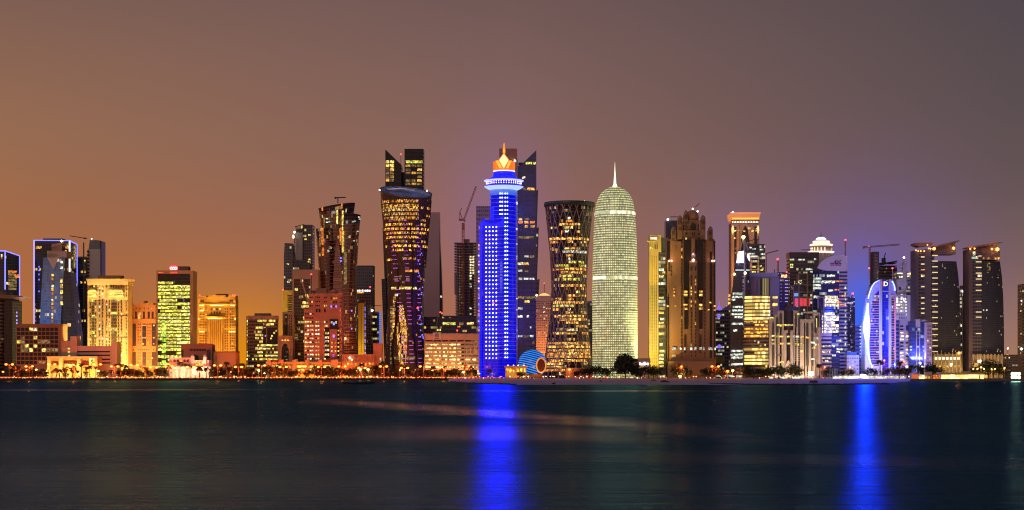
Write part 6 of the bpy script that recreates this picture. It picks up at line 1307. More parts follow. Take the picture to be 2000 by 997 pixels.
arc('arc_light', fine([(1695.5, 584), (1698.5, 572), (1703, 560), (1708, 553), (1713, 549.5), (1717, 548)]), lambda f: .75, ARCM, 3); arc('arc_light', fine([(1748.2, 568), (1747.3, 560), (1745, 553.5), (1742, 549)]), lambda f: .7, ARCM, 3); arc('arc_light', fine([(1747.6, 719), (1747.8, 714), (1747.4, 709)]), lambda f: .6, ARCM, 3)
b.flood((1680, 645, -14), (1700, 645, 8), 6, 70, 22000, (.12, .35, 1)); b.flood((1684, 640, 20), (1640, 630, 60), 10, 70, 60000, (.04, .08, 1)); b.flood((1760, 640, -30), (1735, 600, 6), 8, 60, 9000, (.16, .2, 1))  # added blue floodlights stand in for the arc's spill on its surroundings
l = bpy.data.lights.new('arc_streak_light', 'AREA'); l.shape = 'RECTANGLE'; l.size = 5; l.size_y = 108; l.energy = 280000; l.color = (0, .04, 1); l.spread = R(70)  # added area light facing the bay, makes the arc's blue water streak
o = link(bpy.data.objects.new('arc_streak_light', l), b.o); o.location = b.P(1689, 640, -4); o.rotation_euler = (R(-90), 0, 0)
for x in (1697.5, 1743): b.bar('mast', (x, 556, 4), (x, 525, 4), .8, wall('pale_mast', None)); b.ball('aviation_lamp', x, 524, 4, 1.2, REDL)
b.flood((1722, 738, -30), (1720, 660, 4), 40, 3, 16000, (.7, .7, 1))

b = Bld('unfinished_tower', 'dark scaffolded tower under construction behind the crescent tower', 'tower under construction', 1728, 2520)
DC = wall('dark_concrete', (.16, .12, .16))
b.box('lift_core', 1705, 1717, 492, None, DC, 0, 20); b.box('core', 1717, 1752, 522, None, DC, 4, 24)
for y in rng(496, 540, 6): b.box('core_band', 1707.5, 1714.5, y, y+4.5, wall('core_pale', (.30, .22, .25)), -.4, 1)
for i, y in enumerate(rng(513, 620, 6)): b.box('floor_slab', 1719 if i > 1 else 1722, 1752.5 if y > 508 else 1735, y, y+1.5, DC, -1, 30)
b.poly('scaffold_roof', [(1722, 514), (1738, 512), (1752.5, 509), (1752.5, 511.5), (1738, 515), (1722, 518)], DARK, -1, 24); b.bar('derrick', (1726, 508, 4), (1729.5, 494, 4), 1.2, DARK); b.box('derrick_base', 1723, 1730, 504, 514, DARK, 3, 4)
for x, y in ((1727.5, 530), (1730.5, 523), (1714, 530), (1713, 535), (1713, 542)): b.win(x, x+1.8, y, y+3, LDIM, -1.4)
b = Bld('tower_crane', 'red hammerhead crane with long level boom left of scaffolded tower', 'crane', 1698.5, 2500)
truss(b, 'mast', (1698.5, None, 0), (1698.5, 484, 0), 1.9, CRANE, 40); truss(b, 'jib', (1698.5, 482.5, 0), (1757, 478, 0), 1.7, CRANE, 24); truss(b, 'counter_jib', (1686, 482.6, 0), (1698.5, 482.4, 0), 1.7, CRANE, 5); b.box('counterweight', 1685.5, 1689, 482, 486, CRANE, -1, 2); b.ball('aviation_lamp', 1697, 481.5, 0, .9, REDL)

b = Bld('stepped_white_tower', 'white stepped tower with glowing rooms right of the crescent', 'tower', 1766, 2300)
SW = wall('lav_white', (.58, .50, .62), var=.1)
b.box('rear_shaft', 1751, 1786, 530, None, facade('step_w', (.30, .24, .36), (.05, .05, .12), fw=3, fh=4.6, wf=.8, hf=.5, pg=.5, pc=.5, cols=((1, .9, .5), (.9, .9, .9)), k=.7, seed=211), 6, 24); b.box('pylon', 1764, 1770.5, 513, None, SW, 2, 8); b.lathe('pylon_cap', 1760.5, [(4, 524), (4, 517), (2, 514)], SW, 10, n=16); b.box('upper_wing', 1752, 1764.5, 546, None, SW, 0, 22); b.box('wing', 1745, 1771, 575, None, facade('step_x', (.56, .48, .60), (.2, .18, .3), fw=3.2, fh=4.6, wf=.6, hf=.5, pg=.6, pc=.5, cols=((1, .92, .75), (1, .85, .8)), k=.9, seed=212), -2, 22); b.box('lower_wing', 1771, 1782, 577, None, SW, 0, 18)
b.bar('mast', (1765.5, 513, 4), (1765.5, 504, 4), .7, DARK); b.ball('roof_lamp', 1765.5, 503, 4, 1.4, WHITE); b.ball('roof_lamp', 1780, 534.5, 4, 2.4, emit('roof_yellow', (1, .7, .2), 3)); b.win(1755, 1760, 561, 567, plain('mauve_glass', (.1, .07, .09), .3), -.3)
for x0, x1, y in ((1752, 1764, 533), (1756, 1763, 539.5), (1772, 1783, 538.5), (1772, 1783, 534)): b.win(x0, x1, y, y+2.2, LW, 5.4, 'window_band')
for i in range(9): b.win(1784, 1786.4, 533+i*6, 536+i*6, LW, 5.6)
b.grid(rng(1748, 1770, 4.2), [584, 590, 596, 602, 608], 2.6, 3, LW, -2.3, plit=.5, lits=(LC, SIGNW), seed=14)
b.flood((1758, 700, -60), (1758, 600, 0), 20, 10, 36000, (.45, .42, 1))

b = Bld('pale_office', 'lavender office with dark ribbon windows right of the crescent foot', 'office block', 1762, 2180)
b.box('glass_wall', 1748, 1757, 626, None, facade('pale_q', (.30, .28, .55), (.04, .05, .25), fw=40, fh=5, wf=.99, hf=.5, pg=0, seed=215), 3, 18); b.box('wall', 1757, 1775, 625, None, SW, 0, 20)
for i, y in enumerate(rng(636, 712, 6.5)):
    b.win(1758, 1764.5, y, y+3, (GLASS, GLASS, LW, LW, LW, GLASS)[i % 6], -.2, 'window_band'); b.win(1769, 1773, y, y+3.2, (LW, GLASS, LR, LW)[i % 4], -.2)
b.win(1769, 1774, 636, 646, plain('blue_store', None), -.3, 'glazing_bay'); b.win(1769.5, 1774, 715, 719, WHITE, -.3, 'entrance_lamp')
b = Bld('blue_glass_block', 'deep blue glass block with two mast columns before the right hand towers', 'office block', 1795, 2170)
b.box('glass_wall', 1775.5, 1811, 628, None, facade('blue_r', (.03, .05, .16), (.02, .035, .16), fw=3.6, fh=4.6, wf=.9, hf=.75, pg=.14, pc=.5, cols=((.35, .7, .9), (.5, .8, .8)), k=.6, seed=221, ior=1.8), 2, 22); b.box('lift_tower', 1789, 1797.5, 624, 640, SW, 0, 10); b.poly('arched_roof', [(1799, 628), (1801, 625.6), (1805, 624.4), (1809, 625.6), (1811, 628)], wall('lav_white', None), 2, 20)
for x in (1789.5, 1795.5): b.box('column', x, x+1.3, 648, None, wall('pale_mast', None), -3, 1.2)
for y in (647, 653.5, 660): b.box('column_tie', 1789, 1800, y, y+.8, wall('pale_mast', None), -3, 1)
for x, y in ((1777, 676), (1777, 682), (1802, 676), (1807, 684), (1806, 669), (1803, 684), (1790, 676)): b.win(x, x+4.4, y, y+3, emit('teal_pane', (.35, .7, .85), .8), 1.6)
b.ball('door_lamp', 1797, 710, -1, 1.6, WHITE); b.ball('door_lamp', 1802, 717, -1, 1.6, WHITE); b.flood((1793, 737, -30), (1793, 670, 0), 24, 3, 9000, (.2, .3, 1))
b = Bld('pink_pier_block', 'narrow pink block with small paired windows beside the curved dark tower', 'building', 1815, 2160)
b.box('wall', 1809, 1820.5, 630, None, wall('lav_pink', (.52, .38, .42)), 0, 16); b.grid([1812.5, 1816.8], rng(638, 712, 7), 1.8, 3, plain('mauve_glass', None), -.2, plit=.1, lits=(LW,), seed=16)

# pair of curved hotel towers
def curved(label, x0, xm, x1, yt, D, seed, roof, other=None):
    b = Bld('curved_tower', label, 'hotel tower', (x0+x1)/2, D, 'pair of dark curved towers on the right')
    cg = facade('curved_screen', (.065, .065, .095), (.03, .032, .055), fw=1.5, fh=2.4, wf=.55, hf=.75, pg=.07, pc=.3, cols=((1, .6, .15), (1, .8, .4)), k=.6, seed=231, grp=2)
    ys = [735, 700, 640, 580, 540, 510, yt+24]
    bow = lambda y: interp([(yt+24, 0), (540, 4), (580, 6.5), (640, 8), (735, 8)], y)
    r = []
    for y in ys:
        e = x1-9+bow(y); q0 = [b.P(xm, y, 2)]
        for i in range(7): f = i/6; q0.append(b.P(lerp(xm+1, e, f), y, 2-3*math.sin(f*math.pi)+f*8))
        q0 += [b.P(e-1, y, 34), b.P(xm, y, 34)]; r.append(q0)
    loft('screen_wall', r, cg, b.o)
    return b
b = curved('dark curved tower with lit balcony stripes and flat disc roof on its left', 1788, 1824, 1877, 487, 2215, 1, 1)
MV = wall('mauve_dark', (.17, .13, .17))
b.box('core', 1806, 1818, 487, None, MV, 0, 30); b.box('left_wing', 1788.5, 1806, 489, None, facade('balcony_strip', (.15, .125, .16), (.04, .04, .07), fw=3.4, fh=4.5, wf=.85, hf=.6, pg=.06, pc=.4, cols=((1, .7, .3), (1, .9, .6)), seed=233), 1.5, 28); b.box('pier', 1788, 1793.5, 489, None, MV, 0, 28); b.box('balcony_bay', 1817.5, 1825, 497, None, facade('balcony_strip', None), 1, 20)
b.box('plant_screen', 1822, 1862, 488, 497, MV, 8, 18); b.poly('crown_wall', [(1828, 497), (1828, 480), (1865, 474), (1867, 496)], wall('crown_mauve', (.20, .15, .16)), 9, 16); b.poly('roof_blade', [(1826, 480), (1872, 470), (1876, 470.6), (1866, 475), (1826, 483)], wall('blade_rust', (.40, .20, .14)), 0, 22); b.poly('roof_disc', [(1787, 478), (1788, 474.6), (1822, 474.4), (1824, 478), (1812, 480), (1798, 482)], wall('blade_rust', None), -1, 26)
for x, y, r0 in ((1789, 489.5, .9), (1793.5, 491, .9), (1798.5, 491, .9), (1805, 491, .9), (1814, 485.8, 1), (1817.5, 486.2, 1), (1811.5, 479, .8), (1824.5, 486.3, 2.2), (1862.5, 484.5, 2)): b.ball('crown_lamp', x, y, -1.5 if x < 1830 else 6, r0, emit('crown_amber', (1, .36, .06), 5))
for x, y, p in ((1824, 486, 900), (1862, 486, 800), (1797, 488, 500)): b.bulb((x, y, -4 if x < 1850 else 3), p, (1, .36, .08))
for i in range(20):
    y = 498.4+i*11.05
    if y < 700: b.win(1821, 1831.5, y, y+1.7, emit('stair_strip', (1, .72, .35), .95), .6, 'stair_light'); b.win(1814, 1821, y+.3, y+1, LDIM, .6, 'stair_light')
for y in (501, 515, 526, 537, 559, 581, 591.5, 602, 611): b.win(1799, 1806, y, y+2.2, LO if 520 < y < 540 else emit('stair_strip', None, 1), 1.2, 'stair_light')
for y in rng(700, 706, 6):
    for i in range(7): b.win(1826+i*7.3, 1831.5+i*7.3, 698, 703, emit('lobby_pane', (1, .95, .62), 1.3), -6, 'lobby_window')
b.box('podium', 1822, 1878, 692, None, wall('podium_y', (.36, .26, .16)), -5.4, 6)
for i in range(8): b.box('podium_pier', 1823.5+i*7.3, 1825.2+i*7.3, 689, None, wall('podium_pier', (.5, .38, .22)), -7, 2)
for i in range(7): b.win(1827+i*7.3, 1830+i*7.3, 714, 718, LY, -6)
b.ball('podium_lamp', 1858, 705+7, -8, 1.4, WHITE); b.flood((1845, 737, -34), (1850, 690, 0), 40, 3, 6000, (1, .66, .22)); b.ball('roof_lamp', 1873, 690, -8, 1.8, emit('crown_amber', None, 1))
b.flood((1795, 700, -50), (1797, 600, 0), 16, 6, 15000, (.2, .2, 1))
b = curved('dark curved tower with tilted roof blade and bright amber lamps, furthest right of the pair', 1892, 1912, 1962, 492, 2215, 2, 2)
b.box('pier', 1892.5, 1899.5, 487, None, wall('pier_mauve', (.21, .14, .15)), 0, 30); b.box('balcony_bay', 1899, 1917.5, 492, None, facade('balcony_strip', None), .6, 22); b.box('plant_screen', 1893, 1953, 488, 508, wall('crown_mauve', None), 2.5, 22); b.poly('crown_wall', [(1897, 490), (1903, 484), (1948, 478.5), (1951, 500), (1897, 500)], wall('crown_mauve', None), 4, 18); b.poly('roof_blade', [(1888, 485), (1890, 482.8), (1952, 473.4), (1960, 474), (1948, 477.5), (1900, 485)], wall('blade_rust', None), -1, 24); b.box('plant_louvre', 1916, 1928.5, 485, 495, wall('louvre_rust', (.30, .16, .13)), 1.6, 2)
for x, y, r0 in ((1895, 486.5, 1.1), (1903.5, 486, 1.1), (1937.5, 487, 1.5), (1948, 487.6, 2.6)): b.ball('crown_lamp', x, y, -1.5, r0, emit('crown_amber', None, 1))
b.bulb((1945, 487, -5), 1500, (1, .36, .08)); b.bulb((1899, 486, -4), 400, (1, .36, .08))
b.win(1900, 1905, 492, 499, LW, -.2); b.win(1898, 1906, 502, 506, emit('green_pane', (.5, .75, .45), .7), -.2, 'window_band'); b.win(1906, 1910.5, 501, 506, LW, -.3)
for x in (1919.5, 1929, 1943, 1949): b.win(x, x+3, 503, 507, LO, 2)
for i, y in enumerate((499.6, 511, 522, 533, 544.6, 556, 566.6, 588, 609, 619, 651)): b.win(1906 if i else 1911, 1917, y, y+1.7, emit('stair_strip', None, 1), -.2, 'stair_light')
for x, y in ((1928.5, 514), (1931.5, 514), (1928.5, 520), (1931.5, 520), (1928.5, 526), (1932, 526), (1928.5, 531), (1948, 536), (1948, 542), (1920, 605), (1926.5, 605)): b.win(x, x+2.2, y, y+2.6, LDIM if y < 600 else LC, -1.2)
for i in range(9): b.box('podium_pier', 1901+i*6.9, 1903.2+i*6.9, 692, None, wall('podium_pier', None), -7, 2)
b.box('podium', 1899, 1960, 694, None, wall('podium_y', None), -5.4, 6); b.box('entrance_block', 1902, 1931, 709, None, wall('entrance_y', (.52, .40, .20)), -12, 8); b.win(1910.5, 1916, 704, 708, WHITE, -8, 'podium_lamp')
b.flood((1925, 737, -34), (1925, 690, 0), 40, 3, 9000, (1, .64, .18))

b = Bld('slender_block', 'slender dark block full of white lights between the curved towers', 'apartment block', 1883, 2400)
b.box('wall', 1876, 1887, 566, None, facade('slender_w', (.14, .11, .12), (.04, .035, .04), fw=2.2, fh=5.4, wf=.8, hf=.6, pg=.9, pc=.75, cols=((.95, .9, .5), (1, .95, .8)), k=1.0, seed=241), 0, 16); b.box('roof_frame', 1877, 1884, 558, 566, DARK, 2, 8); b.ball('roof_lamp', 1881.5, 569, -1, 1.9, WHITE)
b = Bld('orange_slab', 'plain orange lit slab wall left of the far right curved tower', 'building', 1887, 2330)
b.box('wall', 1884.5, 1894, 580, None, wall('orange_slab_w', (.60, .34, .20)), 0, 14); b.flood((1885, 736, -30), (1889, 640, 0), 8, 4, 9000, (1, .6, .16)); b.box('low_wall', 1878, 1890, 695, None, wall('yellow_low', (.6, .46, .2)), -30, 10)
b = Bld('edge_tower', 'brown tower sliver cut by the right edge of the view', 'tower', 2006, 2300)
b.box('wall', 1996, 2016, 555, None, facade('edge_w', (.30, .20, .13), (.05, .04, .03), fw=3, fh=4.4, wf=.7, hf=.5, pg=.1, pc=.4, seed=245), 0, 20); b.ball('wall_lamp', 1994.5, 682, -2, 1.6, WHITE); b.ball('wall_lamp', 1995, 588, -1, .8, WHITE)
b = Bld('far_block', 'low hazy block on the skyline between curved tower and right edge', 'building', 1975, 2700)
b.box('wall', 1962, 1992, 693, None, facade('far_w', (.34, .22, .14), (.08, .06, .04), fw=3, fh=4, wf=.6, hf=.5, pg=.2, pc=.4, seed=247), 0, 20); b.ball('far_lamp', 1968.5, 681, -2, 1.3, WHITE); b.bar('mast', (1968.5, 693, 0), (1968.5, 681, 0), .7, DARK); b.win(1963, 1969, 692, 693.4, LR, -.4, 'window_band')

# glowing quay pavilion and kiosk
b = Bld('quay_pavilion', 'long low quay pavilion with wall blazing yellow-white', 'pavilion', 1878, 1925)
b.box('roof_slab', 1836, 1923, 728, 731, wall('pav_roof2', (.55, .36, .14)), -1, 14); b.box('wall', 1837, 1922, 731, 742, wall('pav_wall2', (.80, .62, .30), var=.06), 1, 10); b.box('roof_house', 1880, 1895, 725, 728, SAND, 4, 6)
for i in range(11): b.win(1838+i*7.6, 1845+i*7.6, 732.4, 741, lit('lit_pavilion', (1, .70, .18), (1, .86, .40), 1.9, cw=5, chh=4, lo=.45, mull=.03), .8, 'lit_panel')
b.win(1912, 1914, 732.6, 735, BROWN, .4, 'emblem_disc', shape='round')
for x in (1850, 1880, 1910): b.bulb((x, 741, -5), 1100, (1, .5, .1))
b = Bld('quay_kiosk', 'small quay kiosk with red slatted screen beside the pavilion', 'kiosk', 1800, 1922)
b.box('slatted_box', 1779.5, 1794, 730, 741, wall('kiosk_white', (.62, .52, .44)), 0, 8)
for i in range(8): b.win(1780.5+i*1.65, 1781.5+i*1.65, 731.4, 739.6, emit('slat_red', (1, .12, .02), .7), -.1, 'slat')
b.box('canopy', 1794, 1821, 731.5, 733, wall('kiosk_white', None), -1, 9); b.box('white_box', 1807, 1820.5, 726.5, 735, wall('kiosk_white', None), 2, 5); b.box('counter', 1796, 1806, 735, 741, GOLDW, 1, 3) if False else None
b.win(1796, 1805.5, 733.4, 740.8, lit('lit_pavilion', None, None), 1, 'lit_panel'); b.win(1808, 1811, 735.5, 739.5, LO, 1.5); b.win(1813, 1816, 735.5, 739.5, LO, 1.5); b.bar('post', (1820, 741.5, -1), (1820, 731, -1), .5, WHITEW); b.box('slatted_wing', 1821, 1836, 732.5, 741, wall('wing_orange', (.5, .25, .1)), 2, 6)
for i in range(5): b.win(1822.5+i*2.8, 1823.8+i*2.8, 733, 740, LR, 1.8, 'slat')
b.bulb((1801, 738, -3), 700, (1, .55, .15))

# ------------------------------------------------------------------ trees, lamps, cars and boats along the shore
REF = [(-40, 62, 'the dark banded tower'), (62, 90, 'the brown grid office'), (90, 150, 'the cream portal office'), (150, 170, 'the beige car park'), (170, 254, 'the gold floodlit hotel'), (254, 306, 'the orange apartment tower'), (306, 331, 'the green-lit office tower'), (331, 412, 'the white arcaded villa'), (412, 470, 'the golden hotel'), (470, 545, 'the rounded dark office'), (545, 594, 'the arch building'), (594, 668, 'the red hotel'), (668, 730, 'the lattice podium'), (730, 748, 'the rust block'), (748, 828, 'the waisted tower'), (828, 938, 'the pink car park'), (938, 1012, 'the blue tower'), (1012, 1064, 'the striped globe'), (1064, 1157, 'the diagrid tower'), (1157, 1246, 'the domed tower'), (1246, 1302, 'the gold slab'), (1302, 1398, 'the arabesque tower'), (1398, 1452, 'the tapered tower'), (1452, 1504, 'the gold drum office'), (1504, 1600, 'the arched complex'), (1600, 1688, 'the banded office'), (1688, 1752, 'the crescent tower'), (1752, 1788, 'the pale office'), (1788, 1880, 'the left curved tower'), (1880, 1964, 'the right curved tower'), (1964, 2060, 'the right edge')]
ORD = ['', 'second ', 'third ', 'fourth ', 'fifth ', 'sixth ', 'seventh ', 'eighth ', 'ninth ', 'tenth ', 'eleventh ', 'twelfth ', 'thirteenth ', 'fourteenth ', 'fifteenth ', 'sixteenth ', 'seventeenth ', 'eighteenth ', 'nineteenth ', 'twentieth ']
ROW = {}
def row(o, px, what): ROW.setdefault(what, []).append((px, o))
def label_rows():
    for what, items in ROW.items():
        items.sort(key=lambda t: t[0]); seen = {}
        byref = {}
        for px, o in items:
            ref = next(r for a, z, r in REF if a <= px < z or r == 'the right edge'); byref.setdefault(ref, []).append(o)
        for ref, os in byref.items():
            for i, o in enumerate(os):
                w = what
                if ref == 'the right edge': w = what.replace('in front of', 'near')
                if len(os) == 1: lab = w+' '+ref+', the only one there'
                else: lab = (ORD[i] if i else 'leftmost ')+w+' '+ref
                o['label'] = lab
def wood_dup(root, loc, rz, sc_, extra=None):
    sc_ = sc_; r = root.copy(); COL.objects.link(r); r.location = loc; r.rotation_euler = (0, 0, rz); r.scale = (sc_, sc_, sc_)
    for c in root.children:
        q0 = c.copy(); COL.objects.link(q0); q0.parent = r
    return r
BARK = wall('bark', (.10, .07, .05), .95)
def leafmat(name, c):
    t = NT(name); oi = t.new('ShaderNodeNewGeometry'); nz = t.noise(.35, 3, 'P')
    a = t.math('MULTIPLY_ADD', oi.outputs['Random Per Island'], .7, .35); f = t.math('MULTIPLY', a, t.math('MULTIPLY_ADD', nz, 1.0, .5))
    cc = t.new('ShaderNodeCombineColor'); [t.l.new(f, cc.inputs[i]) for i in range(3)]
    t.set(Base_Color=t.mix(1.0, c, cc.outputs[0], 'MULTIPLY'), Roughness=.7); return t.m
PALML, LEAFD, LEAFM, LEAFY = leafmat('palm_leaf', (.055, .05, .02)), leafmat('dark_leaf', (.032, .038, .015)), leafmat('green_leaf', (.05, .055, .02)), leafmat('olive_leaf', (.12, .13, .04))
def empty(name): o = bpy.data.objects.new(name, None); return link(o)
def make_palm(seed, h):
    rd = random.Random(seed); r = empty('palm_tree'); lean = rd.uniform(-.5, .5)
    rings = []
    for i in range(6):
        f = i/5; rr = lerp(.34, .2, f)+(.12 if i == 0 else 0); rings.append([Vector((lean*f*f+rr*math.cos(a), rr*math.sin(a), h*f)) for a in [2*math.pi*k/7 for k in range(7)]])
    loft('trunk', rings, BARK, r, capmat=BARK)
    V = []; Fc = []
    nf = 22
    for k in range(nf):
        az = 2*math.pi*k/nf+rd.uniform(-.2, .2); up = rd.uniform(-.35, 1.2); Ln = rd.uniform(2.6, 3.6); p = Vector((lean, 0, h)); pt = up; d0 = Vector((math.cos(az), math.sin(az), 0)); side = Vector((-math.sin(az), math.cos(az), 0))
        base = len(V); S = 6
        for i in range(S+1):
            f = i/S; w_ = .55*math.sin(math.pi*min(.95, f*.85+.1))
            V += [p+side*w_-Vector((0, 0, w_*.45)), p, p-side*w_-Vector((0, 0, w_*.45))]
            p = p+(d0*math.cos(pt)+Vector((0, 0, math.sin(pt))))*Ln/S; pt -= .36
        for i in range(S):
            a = base+i*3
            if rd.random() < .9: Fc.append((a, a+1, a+4, a+3))
            if rd.random() < .9: Fc.append((a+1, a+2, a+5, a+4))
    mk('crown', V, Fc, PALML, r); return r
def make_tree(seed, h, w_, mat, n=420, squat=.75, name='tree'):
    rd = random.Random(seed); r = empty(name)
    th = h*.35; rings = []
    for i in range(5):
        f = i/4; rr = lerp(.06, .03, f)*h*.7; rings.append([Vector((rr*math.cos(a)+.1*f, rr*math.sin(a), th*1.2*f)) for a in [2*math.pi*k/7 for k in range(7)]])
    loft('trunk', rings, BARK, r, capmat=BARK)
    V = []; Fc = []
    cl = [(Vector((rd.uniform(-1, 1)*w_*.34, rd.uniform(-1, 1)*w_*.3, lerp(.42, .86, rd.random())*h)), rd.uniform(.16, .3)*w_) for _ in range(9)]+[(Vector((0, 0, h*.62)), w_*.34)]
    for k in range(n):
        c, rad = cl[rd.randrange(len(cl))]
        d0 = Vector((rd.gauss(0, 1), rd.gauss(0, 1), rd.gauss(0, 1))).normalized(); p = c+d0*rad*rd.uniform(.55, 1.08)*Vector((1, 1, squat)).length/1.6
        p.z = max(p.z, h*.18)
        s0 = rd.uniform(.035, .075)*w_; u = d0.orthogonal().normalized(); u = (u*rd.uniform(.5, 1)+Vector((rd.gauss(0, .5), rd.gauss(0, .5), rd.gauss(0, .5)))).normalized(); v = d0.cross(u).normalized()
        b0 = len(V); V += [p-u*s0, p-v*s0*.6+d0*s0*.3, p+u*s0, p+v*s0*.6-d0*s0*.2]; Fc.append((b0, b0+1, b0+2, b0+3))
    mk('crown', V, Fc, mat, r); return r
PALMS = [make_palm(i, 6+i*1.1) for i in range(4)]
TREES = [make_tree(10+i, 8, 8.5, m_) for i, m_ in enumerate((LEAFD, LEAFM, LEAFD, LEAFY))]
SHRUB = [make_tree(30+i, 3, 4.2, m_, 150, name='shrub') for i, m_ in enumerate((LEAFD, LEAFM))]
USED = set()
def place(proto, px, Y, sc_, rz, what, cat, group, z=G):
    loc = (wx(px, Y), Y, z)
    if proto.name not in USED:
        USED.add(proto.name); o = proto; o.location = loc; o.rotation_euler = (0, 0, rz); o.scale = (sc_, sc_, sc_)
    else: o = wood_dup(proto, loc, rz, sc_)
    tag(o, None, cat, group); row(o, px, what); return o
rd = random.Random(77)
PG, TG, SG = 'palms along the waterfront road', 'leafy trees along the waterfront road', 'shrubs along the waterfront road'
def palm(px, s=1., Y=None): place(PALMS[rd.randrange(4)], px, Y or rd.uniform(2056, 2100), s*1.75*rd.uniform(.85, 1.12), rd.uniform(0, 6), 'palm in front of', 'palm tree', PG)
def tree(px, s=1., k=None, Y=None): place(TREES[rd.randrange(3) if k is None else k], px, Y or rd.uniform(2092, 2104), s*1.85, rd.uniform(0, 6), ('leafy tree' if k != 3 else 'olive green tree')+' in front of', 'tree', TG)
def shrub(px, s=1., Y=None): place(SHRUB[rd.randrange(2)], px, Y or rd.uniform(2091, 2100), s*rd.uniform(.8, 1.2), rd.uniform(0, 6), 'shrub in front of', 'shrub', SG)
for px in (26, 35, 62, 85, 103, 110, 117, 126, 141, 142.5, 152, 160, 169, 175, 187, 203, 214, 219, 226, 237, 246, 257, 284, 286, 331, 352, 366, 373, 391, 389, 404, 445, 446, 470, 476, 492, 531, 538, 560, 614, 640, 660, 706, 728, 745, 750, 780, 786, 796, 807, 817, 846, 862, 869, 895, 905, 921, 957): palm(px+rd.uniform(-1, 1), rd.choice((.8, .95, 1.1)))
for px, s in ((40, .9), (66, 1), (128, .7), (170, .8), (234, .8), (243, .9), (252, 1), (262, 1), (268, .9), (310, 1.1), (318, 1.2), (326, .9), (420, 1), (430, .8), (438, 1.1), (452, 1.2), (460, 1.3), (468, 1.1), (478, 1.1), (484, .9), (527, 1.3), (533, 1.2), (546, 1.4), (556, 1.3), (610, .9), (620, 1.1), (632, 1.3), (640, 1.1), (650, 1.2), (656, .8), (670, 1.0), (680, .9), (690, 1.1), (724, 1.1), (733, 1.4), (741, 1.2), (752, .9), (770, 1.0), (800, .9), (815, 1.0), (838, .9), (850, .8), (874, .9), (890, .8)): tree(px, s*.85)
for px, s in ((1120, .7), (1130, .8), (1141, .9), (1152, .9), (1162, 1.1), (1172, 1.0), (1181, .9), (1191, 1.0), (1258, 1.0), (1267, 1.1), (1276, 1.0), (1284, .9), (1320, .9), (1328, 1.2), (1337, 1.0), (1346, .7), (1376, .8), (1384, .9), (1392, 1.0), (1404, .9), (1416, .8), (1472, .9), (1480, .9), (1490, .8), (1497, .8), (1012, .6), (1022, .6), (1082, .7), (1098, .6)): tree(px, s, rd.randrange(3))
for px, s in ((1503, .9), (1512, 1.0), (1520, 1.1), (1531, .9), (1545, 1.2), (1552, 1.1), (1561, 1.0), (1832, 1.0)): tree(px, s, 3)
for px in (1600, 1608, 1619, 1650, 1660, 1694, 1702, 1711, 1719, 1728, 1737, 1746, 1756, 1764, 1772, 1781): tree(px, rd.uniform(.8, 1.15), 1, rd.uniform(2080, 2100)) if rd.random() < .6 else palm(px, 1.2)
for px, s in ((1800, 1.2), (1812, 1.3), (1824, 1.2), (1906, 1.0), (1918, 1.3), (1930, 1.5), (1940, 1.5), (1950, 1.3), (1960, 1.1)): tree(px, s, 1, 2070)
for px in range(4, 938, 8):
    if rd.random() < .62 and not (88 < px < 192 or 326 < px < 414 or 520 < px < 650 and rd.random() < .5): tree(px+rd.uniform(-3, 3), rd.uniform(.55, .95))
for i in range(70): shrub(rd.uniform(0, 1000), rd.uniform(.6, 1.1))
for i in range(44): shrub(rd.uniform(1060, 1790), rd.uniform(.6, 1.0))
big = make_tree(51, 26, 30, LEAFD, 2600, name='tree'); big.location = (wx(1222, 2075), 2075, G); tag(big, 'huge dark spreading tree at the foot of the domed tower', 'tree')
big = make_tree(52, 12, 15, LEAFD, 900, name='tree'); big.location = (wx(1243, 2078), 2078, G); tag(big, 'dark bush-like tree right beside the huge spreading tree', 'tree')
big = make_tree(53, 16.5, 18, LEAFD, 1200, name='tree'); big.location = (wx(1455, 2080), 2080, G); tag(big, 'round dark tree before the gold drum office, larger than its neighbours', 'tree')

# twin-arm street lamps
POLE = plain('lamp_pole', (.28, .24, .20), .5, .3)
HEADS = {'o': emit('sodium_head', (1, .16, .02), 9), 'w': emit('metal_halide_head', (1, .85, .5), 16), 'y': emit('amber_head', (1, .5, .12), 14)}
LCOL = {'o': (1, .11, .010), 'w': (1, .80, .42), 'y': (1, .50, .13)}
def lamp(px, y, Y, kind, arms=2, power=5200, what='twin-arm street lamp in front of', spread=6.2, hr=1.7, light=True):
    r = empty('street_lamp'); r.location = (wx(px, Y), Y, G); h = wz(y, Y)-G
    loft('pole', [[Vector((rr*math.cos(a), rr*math.sin(a), z)) for a in [math.pi*k/4 for k in range(8)]] for rr, z in ((.28, 0), (.2, h*.5), (.13, h))], POLE, r, capmat=POLE)
    for s in ((-1, 1) if arms == 2 else (0,)):
        x = s*spread*Y/F
        if s: loft('arm', [[Vector((s*.1, i, h-.9+j)) for i, j in ((-.09, -.09), (.09, -.09), (.09, .09), (-.09, .09))], [Vector((x, i, h+j)) for i, j in ((-.06, -.06), (.06, -.06), (.06, .06), (-.06, .06))]], POLE, r, capmat=POLE)
        hd = bpy.data.objects.new('lamp_head', unit(HEADS[kind], 'ball')); hd.location = (x, 0, h-.1); hd.scale = (hr*2.2, hr*1.6, hr*1.4); link(hd, r)  # head drawn oversize, its bloom put into the shape
    if light:
        l = bpy.data.lights.new('lamp_light', 'POINT'); l.energy = power; l.color = LCOL[kind]; l.shadow_soft_size = .7; o = link(bpy.data.objects.new('lamp_light', l), r); o.location = (0, -1.2, h-1.6)
    tag(r, None, 'street lamp', 'street lamps along the waterfront'); row(r, px, what); return r
